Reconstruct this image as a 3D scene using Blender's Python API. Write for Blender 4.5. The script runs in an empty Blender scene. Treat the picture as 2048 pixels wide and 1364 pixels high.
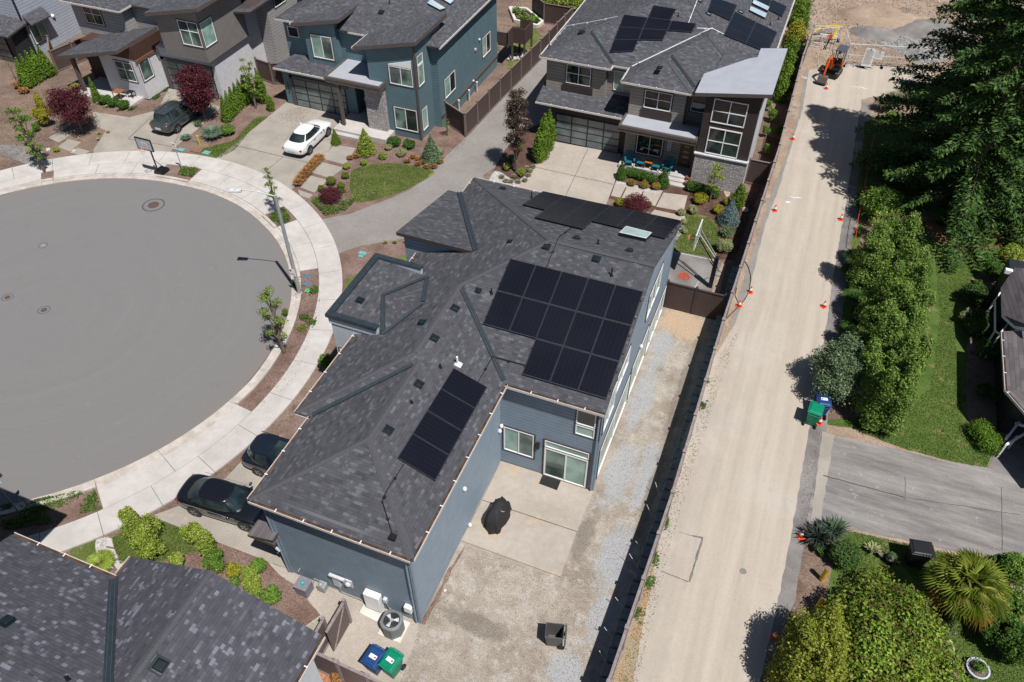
import bpy, math, random
import numpy as np
from mathutils import Matrix, Vector
from math import radians, sin, cos, pi
random.seed(7)
# ------------------------------------------------------------------ camera, sky, sun
W0, H0 = 2048.0, 1364.0
FPX, YAW, PITCH, ROLL, CAMH = 1569.0, -0.37484, 0.78879, 0.00176, 30.0
F_ = np.array([sin(YAW)*cos(PITCH), cos(YAW)*cos(PITCH), -sin(PITCH)])
r0 = np.array([cos(YAW), -sin(YAW), 0.0]); u0 = np.cross(r0, F_)
R_ = r0*cos(ROLL)+u0*sin(ROLL); U_ = -r0*sin(ROLL)+u0*cos(ROLL)
sc = bpy.context.scene
cam_d = bpy.data.cameras.new('camera'); cam = bpy.data.objects.new('camera', cam_d)
sc.collection.objects.link(cam); sc.camera = cam
cam_d.lens = FPX/W0*36.0; cam_d.sensor_width = 36.0; cam_d.clip_end = 2000; cam_d.clip_start = 0.5
cam.matrix_world = Matrix(((R_[0], U_[0], -F_[0], 0), (R_[1], U_[1], -F_[1], 0), (R_[2], U_[2], -F_[2], CAMH), (0, 0, 0, 1)))
SUN_AZ, SUN_EL = radians(124.3), radians(62.5)      # azimuth clockwise from +Y
world = bpy.data.worlds.new('World'); sc.world = world; world.use_nodes = True
wn = world.node_tree; bg = wn.nodes['Background']
sky = wn.nodes.new('ShaderNodeTexSky'); sky.sky_type = 'NISHITA'; sky.sun_disc = False
sky.sun_elevation = SUN_EL; sky.sun_rotation = SUN_AZ; sky.air_density = 1.0; sky.dust_density = 0.6
wn.links.new(sky.outputs[0], bg.inputs[0]); bg.inputs[1].default_value = 0.052
sun_d = bpy.data.lights.new('sun', 'SUN'); sun = bpy.data.objects.new('sun', sun_d); sc.collection.objects.link(sun)
sun_d.energy = 5.0; sun_d.angle = radians(0.53); sun_d.color = (1.0, 0.968, 0.925)
sd = Vector((sin(SUN_AZ)*cos(SUN_EL), cos(SUN_AZ)*cos(SUN_EL), sin(SUN_EL)))
sun.rotation_euler = sd.to_track_quat('Z', 'Y').to_euler()
sc.view_settings.view_transform = 'Standard'; sc.view_settings.look = 'None'
sc.cycles.diffuse_bounces = 1; sc.cycles.glossy_bounces = 2; sc.cycles.max_bounces = 5
sc.view_settings.exposure = 0.12; sc.view_settings.gamma = 1.0

def G(px, py, z=0.0):
    """ground point (world x, y) seen at photo pixel px,py on the level z"""
    d = F_+R_*((px-W0/2)/FPX)+U_*((H0/2-py)/FPX)
    t = (z-CAMH)/d[2]
    return (d[0]*t, d[1]*t)
def G3(px, py, z=0.0):
    g = G(px, py, z); return (g[0], g[1], z)

# ------------------------------------------------------------------ materials
def rgb(*c):
    return tuple(c)+(1.0,)
def srgb(r, g, b):
    f = lambda v: (v/255/12.92) if v/255 <= 0.04045 else ((v/255+0.055)/1.055)**2.4
    return (f(r), f(g), f(b), 1.0)
class NT:
    def __init__(s, name):
        s.m = bpy.data.materials.new(name); s.m.use_nodes = True; s.t = s.m.node_tree
        s.b = s.t.nodes['Principled BSDF']; s.out = s.t.nodes['Material Output']
    def n(s, typ, **kw):
        nd = s.t.nodes.new(typ)
        for k, v in kw.items():
            if k.startswith('i_'): nd.inputs[k[2:].replace('_', ' ')].default_value = v
            else: setattr(nd, k, v)
        return nd
    def l(s, a, b): s.t.links.new(a, b)
    def mix(s, fac, a, b, typ='MIX'):
        nd = s.t.nodes.new('ShaderNodeMix'); nd.data_type = 'RGBA'; nd.blend_type = typ
        for sock, v in ((nd.inputs[0], fac), (nd.inputs[6], a), (nd.inputs[7], b)):
            if hasattr(v, 'links'): s.l(v, sock)
            else: sock.default_value = v
        return nd.outputs[2]
    def math(s, op, a, b=None, clamp=False):
        nd = s.t.nodes.new('ShaderNodeMath'); nd.operation = op; nd.use_clamp = clamp
        for sock, v in ((nd.inputs[0], a), (nd.inputs[1], b)):
            if v is None: continue
            if hasattr(v, 'links'): s.l(v, sock)
            else: sock.default_value = v
        return nd.outputs[0]
    def ramp(s, fac, stops, interp='LINEAR'):
        nd = s.t.nodes.new('ShaderNodeValToRGB'); cr = nd.color_ramp; cr.interpolation = interp
        while len(cr.elements) < len(stops): cr.elements.new(0.5)
        for e, (p, c) in zip(cr.elements, stops):
            e.position = p; e.color = c if len(c) == 4 else tuple(c)+(1,)
        s.l(fac, nd.inputs[0]); return nd.outputs[0]
    def noise(s, scale, detail=4, rough=0.6, vec=None, dist=0.0):
        nd = s.n('ShaderNodeTexNoise'); nd.inputs['Scale'].default_value = scale
        nd.inputs['Detail'].default_value = detail; nd.inputs['Roughness'].default_value = rough
        nd.inputs['Distortion'].default_value = dist
        if vec is None: vec = s.obj()
        s.l(vec, nd.inputs['Vector']); return nd.outputs['Fac']
    def obj(s):
        if not hasattr(s, '_o'):
            s._g = s.n('ShaderNodeNewGeometry'); s._o = s._g.outputs['Position']
        return s._o
    def island(s):
        s.obj(); return s._g.outputs['Random Per Island']
    def uv(s):
        if not hasattr(s, '_u'):
            s._u = s.n('ShaderNodeUVMap').outputs[0]
        return s._u
    def col(s, c):
        if hasattr(c, 'links'): s.l(c, s.b.inputs['Base Color'])
        else: s.b.inputs['Base Color'].default_value = c
    def bump(s, h, strength=0.3, dist=0.02):
        nd = s.n('ShaderNodeBump'); nd.inputs['Strength'].default_value = strength
        nd.inputs['Distance'].default_value = dist
        s.l(h, nd.inputs['Height']); s.l(nd.outputs[0], s.b.inputs['Normal'])
    def fin(s, rough=0.8, spec=0.3, metal=0.0):
        if hasattr(rough, 'links'): s.l(rough, s.b.inputs['Roughness'])
        else: s.b.inputs['Roughness'].default_value = rough
        s.b.inputs['Specular IOR Level'].default_value = spec
        s.b.inputs['Metallic'].default_value = metal
        return s.m
def sc_(c, k): return (c[0]*k, c[1]*k, c[2]*k, 1)
R01 = lambda nt, x, a, b: nt.ramp(x, [(a, (0, 0, 0, 1)), (b, (1, 1, 1, 1))])

def plain(name, c, rough=0.5, var=0.12, scale=6, spec=0.4, metal=0.0, bump=0.0):
    nt = NT(name); f = nt.noise(scale, 4)
    nt.col(nt.mix(R01(nt, f, .35, .65), sc_(c, 1-var), sc_(c, 1+var)))
    if bump: nt.bump(nt.noise(scale*6, 3), bump, 0.01)
    return nt.fin(rough, spec, metal)
def grainy(name, c1, c2, grain=60, big=0.5, gvar=0.35, rough=0.95, bump=0.5, c3=None, mid=4.0, bdist=0.02):
    """mottled ground: two colours in large patches, fine speckle on top"""
    nt = NT(name)
    a = R01(nt, nt.noise(big, 5, .65), .38, .62)
    base = nt.mix(a, c1, c2)
    if c3 is not None:
        base = nt.mix(R01(nt, nt.noise(big*1.7+.11, 4, .6), .58, .68), base, c3)
    m = nt.noise(mid, 4, .7)
    base = nt.mix(nt.ramp(m, [(.3, (0, 0, 0, 1)), (.7, (.6, .6, .6, 1))]), base, nt.mix(1.0, base, sc_((1, 1, 1), .78), 'MULTIPLY'))
    g = nt.noise(grain, 2, .8)
    lo, hi = 1-gvar, 1+gvar
    base = nt.mix(1.0, base, nt.ramp(g, [(.3, (lo, lo, lo, 1)), (.7, (hi, hi, hi, 1))]), 'MULTIPLY')
    nt.col(base); nt.bump(g, bump, bdist)
    return nt.fin(rough, 0.2)
def siding(name, c, lap=0.15, vert=False, var=0.06, rough=0.6, dark=0.45, edge=0.26):
    nt = NT(name); sx = nt.n('ShaderNodeSeparateXYZ'); nt.l(nt.uv(), sx.inputs[0])
    v = sx.outputs[0 if vert else 1]
    ph = nt.math('FRACT', nt.math('DIVIDE', v, lap))
    ln = nt.ramp(ph, [(0.0, (dark, dark, dark, 1)), (edge, (1, 1, 1, 1)), (1, (1, 1, 1, 1))])
    n = nt.noise(2.0, 4); base = nt.mix(R01(nt, n, .35, .65), sc_(c, 1-var), sc_(c, 1+var))
    st = nt.noise(40, 2); base = nt.mix(nt.math('MULTIPLY', st, .18), base, sc_(c, .7))
    nt.col(nt.mix(1.0, base, ln, 'MULTIPLY')); nt.bump(ph, 0.5, 0.012 if not vert else .004)
    return nt.fin(rough, .25)
def shingle(name, c=(.062, .063, .071), light=(.115, .116, .130), dk=(.046, .047, .053), h=0.125, w=0.25, thr=.72):
    nt = NT(name)
    def br(w_, off, sq):
        b = nt.n('ShaderNodeTexBrick'); b.offset = off; b.squash = 1.0; b.offset_frequency = 2
        b.inputs['Color1'].default_value = (0, 0, 0, 1); b.inputs['Color2'].default_value = (1, 1, 1, 1)
        b.inputs['Mortar'].default_value = (0.4, 0.4, 0.4, 1)
        b.inputs['Scale'].default_value = 1.0; b.inputs['Mortar Size'].default_value = 0.0
        b.inputs['Brick Width'].default_value = w_; b.inputs['Row Height'].default_value = h
        mp = nt.n('ShaderNodeMapping'); mp.inputs['Location'].default_value = (sq, 0, 0)
        nt.l(nt.uv(), mp.inputs[0]); nt.l(mp.outputs[0], b.inputs['Vector'])
        return b.outputs['Color']
    a = br(w, .37, 0.0); b = br(w*.71, .61, 3.17)
    p = nt.math('ADD', nt.math('MULTIPLY', a, .6), nt.math('MULTIPLY', b, .4))
    base = nt.ramp(p, [(.0, rgb(*dk)), (.28, rgb(*c)), (.55, rgb(*[v*1.12 for v in c])), (thr, rgb(*[v*1.3 for v in c])), (.88, rgb(*light))])
    big = nt.noise(.7, 3); base = nt.mix(1.0, base, nt.ramp(big, [(.3, (.96, .96, .96, 1)), (.7, (1.04, 1.04, 1.05, 1))]), 'MULTIPLY')
    g = nt.noise(90, 2); base = nt.mix(1.0, base, nt.ramp(g, [(.3, (.78, .78, .78, 1)), (.7, (1.22, 1.22, 1.22, 1))]), 'MULTIPLY')
    sx = nt.n('ShaderNodeSeparateXYZ'); nt.l(nt.uv(), sx.inputs[0])
    ph = nt.math('FRACT', nt.math('DIVIDE', sx.outputs[1], h))
    edge = nt.ramp(ph, [(0, (.62, .62, .62, 1)), (.16, (1, 1, 1, 1))])
    nt.col(nt.mix(1.0, base, edge, 'MULTIPLY'))
    nt.bump(nt.math('ADD', nt.math('MULTIPLY', p, .6), nt.math('MULTIPLY', ph, -.5)), .5, .012)
    return nt.fin(.9, .2)
def stone(name, c1, c2, h=0.09, w=0.35):
    nt = NT(name); b = nt.n('ShaderNodeTexBrick'); b.offset = .43
    b.inputs['Color1'].default_value = c1; b.inputs['Color2'].default_value = c2; b.inputs['Mortar'].default_value = sc_(c1, .3)
    b.inputs['Scale'].default_value = 1; b.inputs['Mortar Size'].default_value = .012; b.inputs['Brick Width'].default_value = w
    b.inputs['Row Height'].default_value = h
    wp = nt.noise(3.0, 3, vec=nt.uv()); ad = nt.n('ShaderNodeVectorMath', operation='ADD'); nt.l(nt.uv(), ad.inputs[0])
    cm = nt.n('ShaderNodeCombineXYZ'); nt.l(nt.math('MULTIPLY', wp, .16), cm.inputs[1]); nt.l(nt.math('MULTIPLY', wp, .1), cm.inputs[0]); nt.l(cm.outputs[0], ad.inputs[1])
    nt.l(ad.outputs[0], b.inputs['Vector'])
    n = nt.noise(14, 3); nt.col(nt.mix(1.0, b.outputs['Color'], nt.ramp(n, [(.3, (.6, .6, .6, 1)), (.7, (1.25, 1.25, 1.25, 1))]), 'MULTIPLY'))
    nt.bump(nt.math('ADD', n, nt.math('MULTIPLY', b.outputs['Fac'], -.8)), .9, .05)
    return nt.fin(.9, .2)
def foliage(name, c1, c2, c3=None, tr=0.25, k3=.8, sc1=1.1):
    nt = NT(name)
    i = nt.island(); a = nt.mix(i, c1, c2)
    n = nt.noise(sc1, 3); a = nt.mix(1.0, a, nt.ramp(n, [(.3, (.72, .72, .72, 1)), (.7, (1.28, 1.28, 1.2, 1))]), 'MULTIPLY')
    if c3 is not None:
        a = nt.mix(nt.math('GREATER_THAN', nt.math('FRACT', nt.math('MULTIPLY', i, 37.7)), k3), a, c3)
    nt.col(a); nt.fin(.6, .22)
    t = nt.n('ShaderNodeBsdfTranslucent'); nt.l(a, t.inputs[0])
    ms = nt.n('ShaderNodeMixShader'); ms.inputs[0].default_value = tr
    nt.l(nt.b.outputs[0], ms.inputs[1]); nt.l(t.outputs[0], ms.inputs[2]); nt.l(ms.outputs[0], nt.out.inputs[0])
    return nt.m
def glassmat(name, tint=(.03, .045, .05), spot=(.12, .2, .17), rough=.06):
    """window: dark room behind reflective pane"""
    nt = NT(name); n = nt.noise(.9, 2); c = nt.mix(R01(nt, n, .42, .62), rgb(*tint), rgb(*spot)); nt.col(c)
    return nt.fin(rough, .8)
def carpaint(name, c, metal=.0, rough=.22):
    nt = NT(name); f = nt.noise(3, 3); nt.col(nt.mix(f, sc_(c, .93), sc_(c, 1.05))); nt.fin(rough, .6, metal)
    nt.b.inputs['Coat Weight'].default_value = .8; nt.b.inputs['Coat Roughness'].default_value = .05
    return nt.m
M = {}
M['roof'] = shingle('roof_shingle')
M['roof_far'] = shingle('roof_shingle_far', c=(.068, .069, .078), light=(.12, .121, .133))
M['roof_near'] = shingle('roof_shingle_near', c=(.062, .062, .074), light=(.16, .165, .195), dk=(.048, .050, .060), h=.12, w=.23, thr=.72)
M['roof_old'] = shingle('roof_shingle_old', c=(.13, .115, .12), light=(.16, .145, .15), dk=(.1, .09, .095), h=.2, w=.9)
M['cap'] = plain('ridge_cap_shingle', (.066, .067, .076), .9, .15, 20)
M['valley'] = plain('valley_flashing', (.028, .038, .048), .45, .2, 5, spec=.4)
M['valley_line'] = plain('valley_rib', (.055, .066, .078), .4)
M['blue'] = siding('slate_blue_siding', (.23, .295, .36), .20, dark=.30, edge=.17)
M['blue_sunlit'] = siding('slate_blue_siding_sunlit', (.275, .345, .42), .20, dark=.80)  # lighter copy of the siding: sun on the east faces put into colour
M['white_st'] = plain('pale_stucco', (.58, .575, .60), .9, .06, 3, bump=.2)
M['greyw'] = plain('pale_grey_panel', (.50, .53, .57), .7, .05, 2)
M['teal'] = siding('teal_siding', (.125, .20, .232), .15, dark=.42, edge=.26)
M['tealw'] = siding('teal_wide_siding', (.125, .20, .232), .2, dark=.5)
M['tan'] = siding('taupe_siding', (.30, .27, .235), .22, dark=.4, edge=.26)
M['greys'] = siding('warm_grey_siding', (.235, .215, .20), .11, dark=.45, edge=.26)
M['lgreys'] = siding('light_grey_siding', (.36, .35, .345), .24, dark=.4, edge=.26)
M['cblue'] = siding('pale_blue_grey_siding', (.40, .43, .50), .24, dark=.4, edge=.26)
M['plank'] = siding('dark_plank', (.055, .042, .040), .11, vert=True, dark=.35)
M['fencew'] = siding('fence_board', (.085, .058, .052), .14, vert=True, dark=.45, edge=.14)
M['fencel'] = siding('weathered_fence_board', (.155, .115, .105), .14, vert=True, dark=.45, edge=.12)
M['rail'] = plain('fence_rail', (.18, .14, .125), .8, .2, 8)
M['railg'] = plain('grey_weathered_rail', (.24, .20, .195), .8, .2, 8)
M['darktrim'] = plain('dark_brown_trim', (.055, .042, .040), .6)
M['browntrim'] = plain('taupe_trim', (.10, .082, .075), .6)
M['blacktrim'] = plain('charcoal_trim', (.02, .024, .03), .5)
M['white'] = plain('white_vinyl', (.80, .80, .80), .4, .03)
M['gutter'] = plain('pale_gutter_lip', (.52, .49, .47), .5, .1)
M['gutterin'] = grainy('gutter_debris', rgb(.16, .075, .03), rgb(.05, .03, .02), 30, 3)
M['glass'] = glassmat('window_glass', (.05, .075, .07), (.16, .25, .21))
M['glassd'] = glassmat('window_glass_dark', (.012, .018, .02), (.035, .05, .05))
M['glassg'] = glassmat('window_glass_curtain', (.18, .30, .25), (.32, .46, .40), .1)
M['frost'] = glassmat('frosted_door_glass', (.10, .13, .14), (.17, .20, .205), .35)
M['frostd'] = glassmat('frosted_door_glass_dim', (.05, .065, .07), (.10, .12, .125), .3)
M['sky_glass'] = glassmat('skylight_glass', (.30, .42, .40), (.42, .56, .54), .08)
M['skyb_glass'] = glassmat('skylight_glass_blue', (.35, .47, .55), (.45, .58, .66), .08)
M['membrane'] = plain('grey_membrane_roof', (.36, .375, .42), .6, .05, 1.2)
M['stone'] = stone('ledger_stone', rgb(.46, .42, .41), rgb(.66, .62, .61))
M['wood'] = siding('warm_wood_soffit', (.23, .10, .055), .1, dark=.4)
M['woodd'] = siding('brown_brick_wood', (.085, .045, .035), .09, dark=.55)
M['door_wood'] = siding('oak_door', (.16, .085, .03), .25, dark=.5)
M['black'] = plain('black_plastic', (.012, .012, .013), .45)
M['blackm'] = plain('black_metal', (.010, .010, .012), .4, spec=.5)
M['vent'] = plain('vent_black', (.010, .016, .02), .3, spec=.6)
M['grey'] = plain('grey_metal', (.30, .31, .32), .5)
M['greyl'] = plain('light_grey_metal', (.55, .56, .58), .5)
M['galv'] = plain('galvanised_metal', (.40, .41, .42), .45, metal=.4)
M['rubber'] = plain('tyre_rubber', (.018, .018, .018), .8)
M['alloy'] = plain('alloy_rim', (.35, .35, .36), .35, metal=.6)
M['conc'] = grainy('sidewalk_concrete', rgb(.46, .43, .405), rgb(.54, .51, .485), 45, .6, .10, .9, .15, mid=1.6)
M['curb'] = grainy('curb_concrete', rgb(.42, .37, .32), rgb(.55, .50, .46), 30, 1.2, .12, .9, .15)
M['aggr'] = grainy('aggregate_concrete', rgb(.30, .27, .235), rgb(.375, .34, .30), 28, .5, .22, .95, .35, c3=rgb(.40, .335, .26))
M['aggrw'] = grainy('patio_aggregate', rgb(.37, .325, .28), rgb(.44, .39, .34), 28, .45, .2, .95, .35, c3=rgb(.45, .365, .27))
M['asph_drive'] = grainy('lane_asphalt', rgb(.235, .215, .20), rgb(.275, .255, .24), 50, .4, .2)
M['asph_old'] = grainy('old_asphalt', rgb(.16, .145, .14), rgb(.27, .25, .24), 40, .5, .3)
def gravel_mat():
    nt = NT('mottled_gravel'); p = nt.obj(); sx = nt.n('ShaderNodeSeparateXYZ'); nt.l(p, sx.inputs[0])
    base = nt.mix(R01(nt, nt.noise(.45, 6, .7), .38, .62), rgb(.245, .205, .165), rgb(.37, .325, .275))
    base = nt.mix(R01(nt, nt.noise(1.7, 5, .7), .50, .66), base, rgb(.40, .37, .335))
    wn1 = nt.noise(1.1, 5, .7); wn2 = nt.noise(3.7, 3, .6); wob = nt.math('ADD', nt.math('MULTIPLY', wn1, 1.5), nt.math('MULTIPLY', wn2, .5))
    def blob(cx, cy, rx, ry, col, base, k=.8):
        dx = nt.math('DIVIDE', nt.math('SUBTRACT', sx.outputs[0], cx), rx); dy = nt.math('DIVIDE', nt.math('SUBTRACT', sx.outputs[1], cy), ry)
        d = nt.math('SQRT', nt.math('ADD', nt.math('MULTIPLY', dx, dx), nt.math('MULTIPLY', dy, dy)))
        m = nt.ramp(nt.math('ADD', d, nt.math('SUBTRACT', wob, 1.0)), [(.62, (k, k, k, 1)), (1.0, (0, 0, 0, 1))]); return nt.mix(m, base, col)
    bl = rgb(.325, .335, .35)
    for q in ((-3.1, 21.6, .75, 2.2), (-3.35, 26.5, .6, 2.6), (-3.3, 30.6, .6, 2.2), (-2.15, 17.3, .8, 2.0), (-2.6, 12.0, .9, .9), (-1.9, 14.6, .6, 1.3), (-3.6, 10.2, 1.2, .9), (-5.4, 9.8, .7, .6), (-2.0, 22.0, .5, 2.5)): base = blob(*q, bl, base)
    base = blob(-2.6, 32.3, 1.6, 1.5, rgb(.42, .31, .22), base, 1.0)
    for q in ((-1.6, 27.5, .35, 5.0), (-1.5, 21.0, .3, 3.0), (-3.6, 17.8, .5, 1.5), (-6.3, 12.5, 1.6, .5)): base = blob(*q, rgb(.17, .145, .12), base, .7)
    s1 = nt.noise(26, 3, .8); s2 = nt.noise(75, 2, .8)
    base = nt.mix(1.0, base, nt.ramp(s1, [(.30, (.58, .58, .58, 1)), (.50, (1, 1, 1, 1)), (.72, (1.42, 1.42, 1.42, 1))]), 'MULTIPLY')
    base = nt.mix(1.0, base, nt.ramp(s2, [(.3, (.72, .72, .72, 1)), (.7, (1.28, 1.28, 1.28, 1))]), 'MULTIPLY')
    nt.col(base); nt.bump(s1, .6, .015); return nt.fin(.95, .15)
def old_drive():
    nt = NT('streaked_old_asphalt'); p = nt.obj(); mp = nt.n('ShaderNodeMapping'); mp.inputs['Rotation'].default_value = (0, 0, radians(4)); mp.inputs['Scale'].default_value = (.22, 1.5, 1); nt.l(p, mp.inputs[0])
    st = nt.noise(1.0, 6, .72, vec=mp.outputs[0]); base = nt.mix(R01(nt, st, .36, .66), rgb(.15, .14, .135), rgb(.30, .28, .265))
    base = nt.mix(nt.math('MULTIPLY', R01(nt, nt.noise(.5, 5, .7), .5, .7), .5), base, rgb(.17, .16, .155)); base = nt.mix(nt.math('MULTIPLY', R01(nt, nt.noise(2.6, 4, .7), .62, .7), .5), base, rgb(.40, .37, .34))
    g = nt.noise(34, 3, .8); base = nt.mix(1.0, base, nt.ramp(g, [(.3, (.72, .72, .72, 1)), (.7, (1.28, 1.28, 1.28, 1))]), 'MULTIPLY'); nt.col(base); nt.bump(g, .5, .01); return nt.fin(.9, .2)
M['asph_streak'] = old_drive()
M['gravel'] = gravel_mat()
M['mulch'] = grainy('bark_mulch', rgb(.16, .10, .08), rgb(.24, .165, .14), 22, .8, .5, .95, .9, mid=5)
M['mulchd'] = grainy('dark_bark_mulch', rgb(.085, .045, .035), rgb(.13, .075, .058), 22, .8, .45, .95, .9)
M['dirt'] = grainy('bare_dirt', rgb(.28, .20, .145), rgb(.39, .30, .23), 14, .35, .3, .95, .9, c3=rgb(.20, .17, .15))
M['dirtd'] = grainy('brown_garden_dirt', rgb(.15, .105, .085), rgb(.24, .17, .13), 14, .35, .4, .95, .9, c3=rgb(.13, .085, .06))
M['earth'] = grainy('dark_damp_earth', rgb(.13, .105, .09), rgb(.17, .14, .12), 14, .8, .3)
M['lawn'] = grainy('mown_lawn', rgb(.080, .115, .026), rgb(.15, .165, .050), 26, .7, .45, .95, .8, c3=rgb(.22, .20, .075), mid=3.5)
M['lawnr'] = grainy('green_lawn', rgb(.060, .108, .020), rgb(.100, .150, .034), 26, .7, .5, .95, .9, c3=rgb(.19, .175, .07), mid=2.5)
M['pebble'] = grainy('river_pebbles', rgb(.50, .48, .46), rgb(.38, .35, .33), 18, 3, .6, .9, 1.0, mid=9)
M['needle'] = grainy('needle_litter', rgb(.30, .16, .08), rgb(.22, .13, .07), 25, 1, .4)
M['straw'] = grainy('dry_grass_verge', rgb(.36, .24, .14), rgb(.30, .25, .17), 20, .9, .5, .95, .8, c3=rgb(.13, .14, .05), mid=4)
M['ppad'] = grainy('pale_concrete_pad', rgb(.62, .58, .53), rgb(.7, .66, .61), 40, 1, .08)
M['block'] = plain('retaining_block_concrete', (.20, .22, .23), .9, .2, 4, bump=.4)
def road_mat():
    nt = NT('dusty_road'); p = nt.obj()
    sx = nt.n('ShaderNodeSeparateXYZ'); nt.l(p, sx.inputs[0])
    cm = nt.n('ShaderNodeCombineXYZ'); nt.l(nt.math('MULTIPLY', sx.outputs[0], 2.2), cm.inputs[0]); nt.l(nt.math('MULTIPLY', sx.outputs[1], .10), cm.inputs[1])
    st = nt.noise(1.0, 6, .7, vec=cm.outputs[0])
    base = nt.mix(R01(nt, st, .35, .66), rgb(.40, .345, .285), rgb(.46, .405, .34))
    pt = nt.noise(.25, 5, .6); base = nt.mix(R01(nt, pt, .52, .70), base, rgb(.45, .415, .37))
    lane = nt.ramp(nt.math('MULTIPLY', nt.math('ADD', sx.outputs[0], .8), .16), [(0, (1, 1, 1, 1)), (.50, (0, 0, 0, 1))])
    base = nt.mix(nt.math('MULTIPLY', lane, R01(nt, nt.noise(.6, 5, .7), .40, .60)), base, rgb(.36, .325, .29))
    def track(cx, w, col, k, base):
        wx = nt.math('ADD', sx.outputs[0], nt.math('MULTIPLY', nt.noise(.12, 2), .9)); dd = nt.math('ABSOLUTE', nt.math('SUBTRACT', wx, cx))
        mk = nt.math('MULTIPLY', nt.ramp(dd, [(0, (1, 1, 1, 1)), (w, (0, 0, 0, 1))]), R01(nt, nt.noise(.8, 5, .7), .35, .6)); return nt.mix(nt.math('MULTIPLY', mk, k), base, col)
    for q in ((.55, .22), (2.25, .24), (1.3, .14), (3.3, .22), (4.6, .2)): base = track(q[0], q[1], rgb(.34, .30, .255), .50, base)
    for q in ((1.75, .2), (2.9, .2)): base = track(q[0], q[1], rgb(.49, .44, .375), .5, base)
    base = nt.mix(nt.math('MULTIPLY', R01(nt, nt.noise(1.3, 6, .75), .58, .74), .5), base, rgb(.36, .29, .225))
    base = nt.mix(nt.math('MULTIPLY', R01(nt, nt.noise(4.0, 4, .7), .62, .72), .35), base, rgb(.33, .30, .27))
    g = nt.noise(32, 3, .8); base = nt.mix(1.0, base, nt.ramp(g, [(.3, (.80, .80, .80, 1)), (.7, (1.17, 1.17, 1.17, 1))]), 'MULTIPLY')
    nt.col(base); nt.bump(g, .3, .01); return nt.fin(.95, .15)
M['road'] = road_mat()
def culdesac_mat():
    nt = NT('swirled_asphalt'); p = nt.obj()
    sub = nt.n('ShaderNodeVectorMath', operation='SUBTRACT'); nt.l(p, sub.inputs[0]); sub.inputs[1].default_value = (-36.0, 20.2, 0)
    ln = nt.n('ShaderNodeVectorMath', operation='LENGTH'); nt.l(sub.outputs[0], ln.inputs[0])
    warp = nt.noise(.18, 3); rr = nt.math('ADD', ln.outputs['Value'], nt.math('MULTIPLY', warp, 2.2))
    cm = nt.n('ShaderNodeCombineXYZ'); nt.l(rr, cm.inputs[0])
    st = nt.noise(1.5, 4, .7, vec=cm.outputs[0])
    base = nt.mix(R01(nt, st, .3, .7), rgb(.168, .161, .161), rgb(.190, .182, .181))
    pt = nt.noise(.12, 4); base = nt.mix(R01(nt, pt, .4, .65), base, rgb(.178, .171, .171))
    st2 = nt.noise(.9, 6, .75); base = nt.mix(nt.math('MULTIPLY', R01(nt, st2, .56, .72), .45), base, rgb(.145, .138, .138))
    st3 = nt.noise(2.3, 5, .7); base = nt.mix(nt.math('MULTIPLY', R01(nt, st3, .62, .72), .5), base, rgb(.245, .235, .23))
    edge = nt.math('MULTIPLY', nt.math('GREATER_THAN', nt.math('ADD', ln.outputs['Value'], nt.math('MULTIPLY', nt.noise(2.2, 5, .75), 1.6)), 13.75), .35)
    base = nt.mix(edge, base, rgb(.20, .17, .145))
    g = nt.noise(38, 3, .8); base = nt.mix(1.0, base, nt.ramp(g, [(.3, (.80, .80, .80, 1)), (.7, (1.2, 1.2, 1.2, 1))]), 'MULTIPLY')
    nt.col(base); nt.bump(g, .4, .008); return nt.fin(.9, .25)
M['cul'] = culdesac_mat()
def panel_mat(name, c):
    nt = NT(name); sx = nt.n('ShaderNodeSeparateXYZ'); nt.l(nt.uv(), sx.inputs[0])
    a = nt.math('LESS_THAN', nt.math('FRACT', nt.math('DIVIDE', sx.outputs[0], .19)), .05)
    b = nt.math('LESS_THAN', nt.math('FRACT', nt.math('DIVIDE', sx.outputs[1], .095)), .07)
    m = nt.math('MAXIMUM', a, b)
    nt.col(nt.mix(nt.math('MULTIPLY', m, .35), nt.mix(R01(nt, nt.noise(.35, 2), .4, .6), rgb(*c), rgb(c[0]*.75, c[1]*.8, c[2]*.85)), rgb(.03, .03, .04)))
    return nt.fin(.22, .35)
M['panel'] = panel_mat('solar_cell', (.008, .0088, .014))
M['panelf'] = plain('panel_frame', (.05, .055, .062), .4, metal=.3)
M['pgap'] = plain('panel_rail', (.14, .15, .16), .5)
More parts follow.
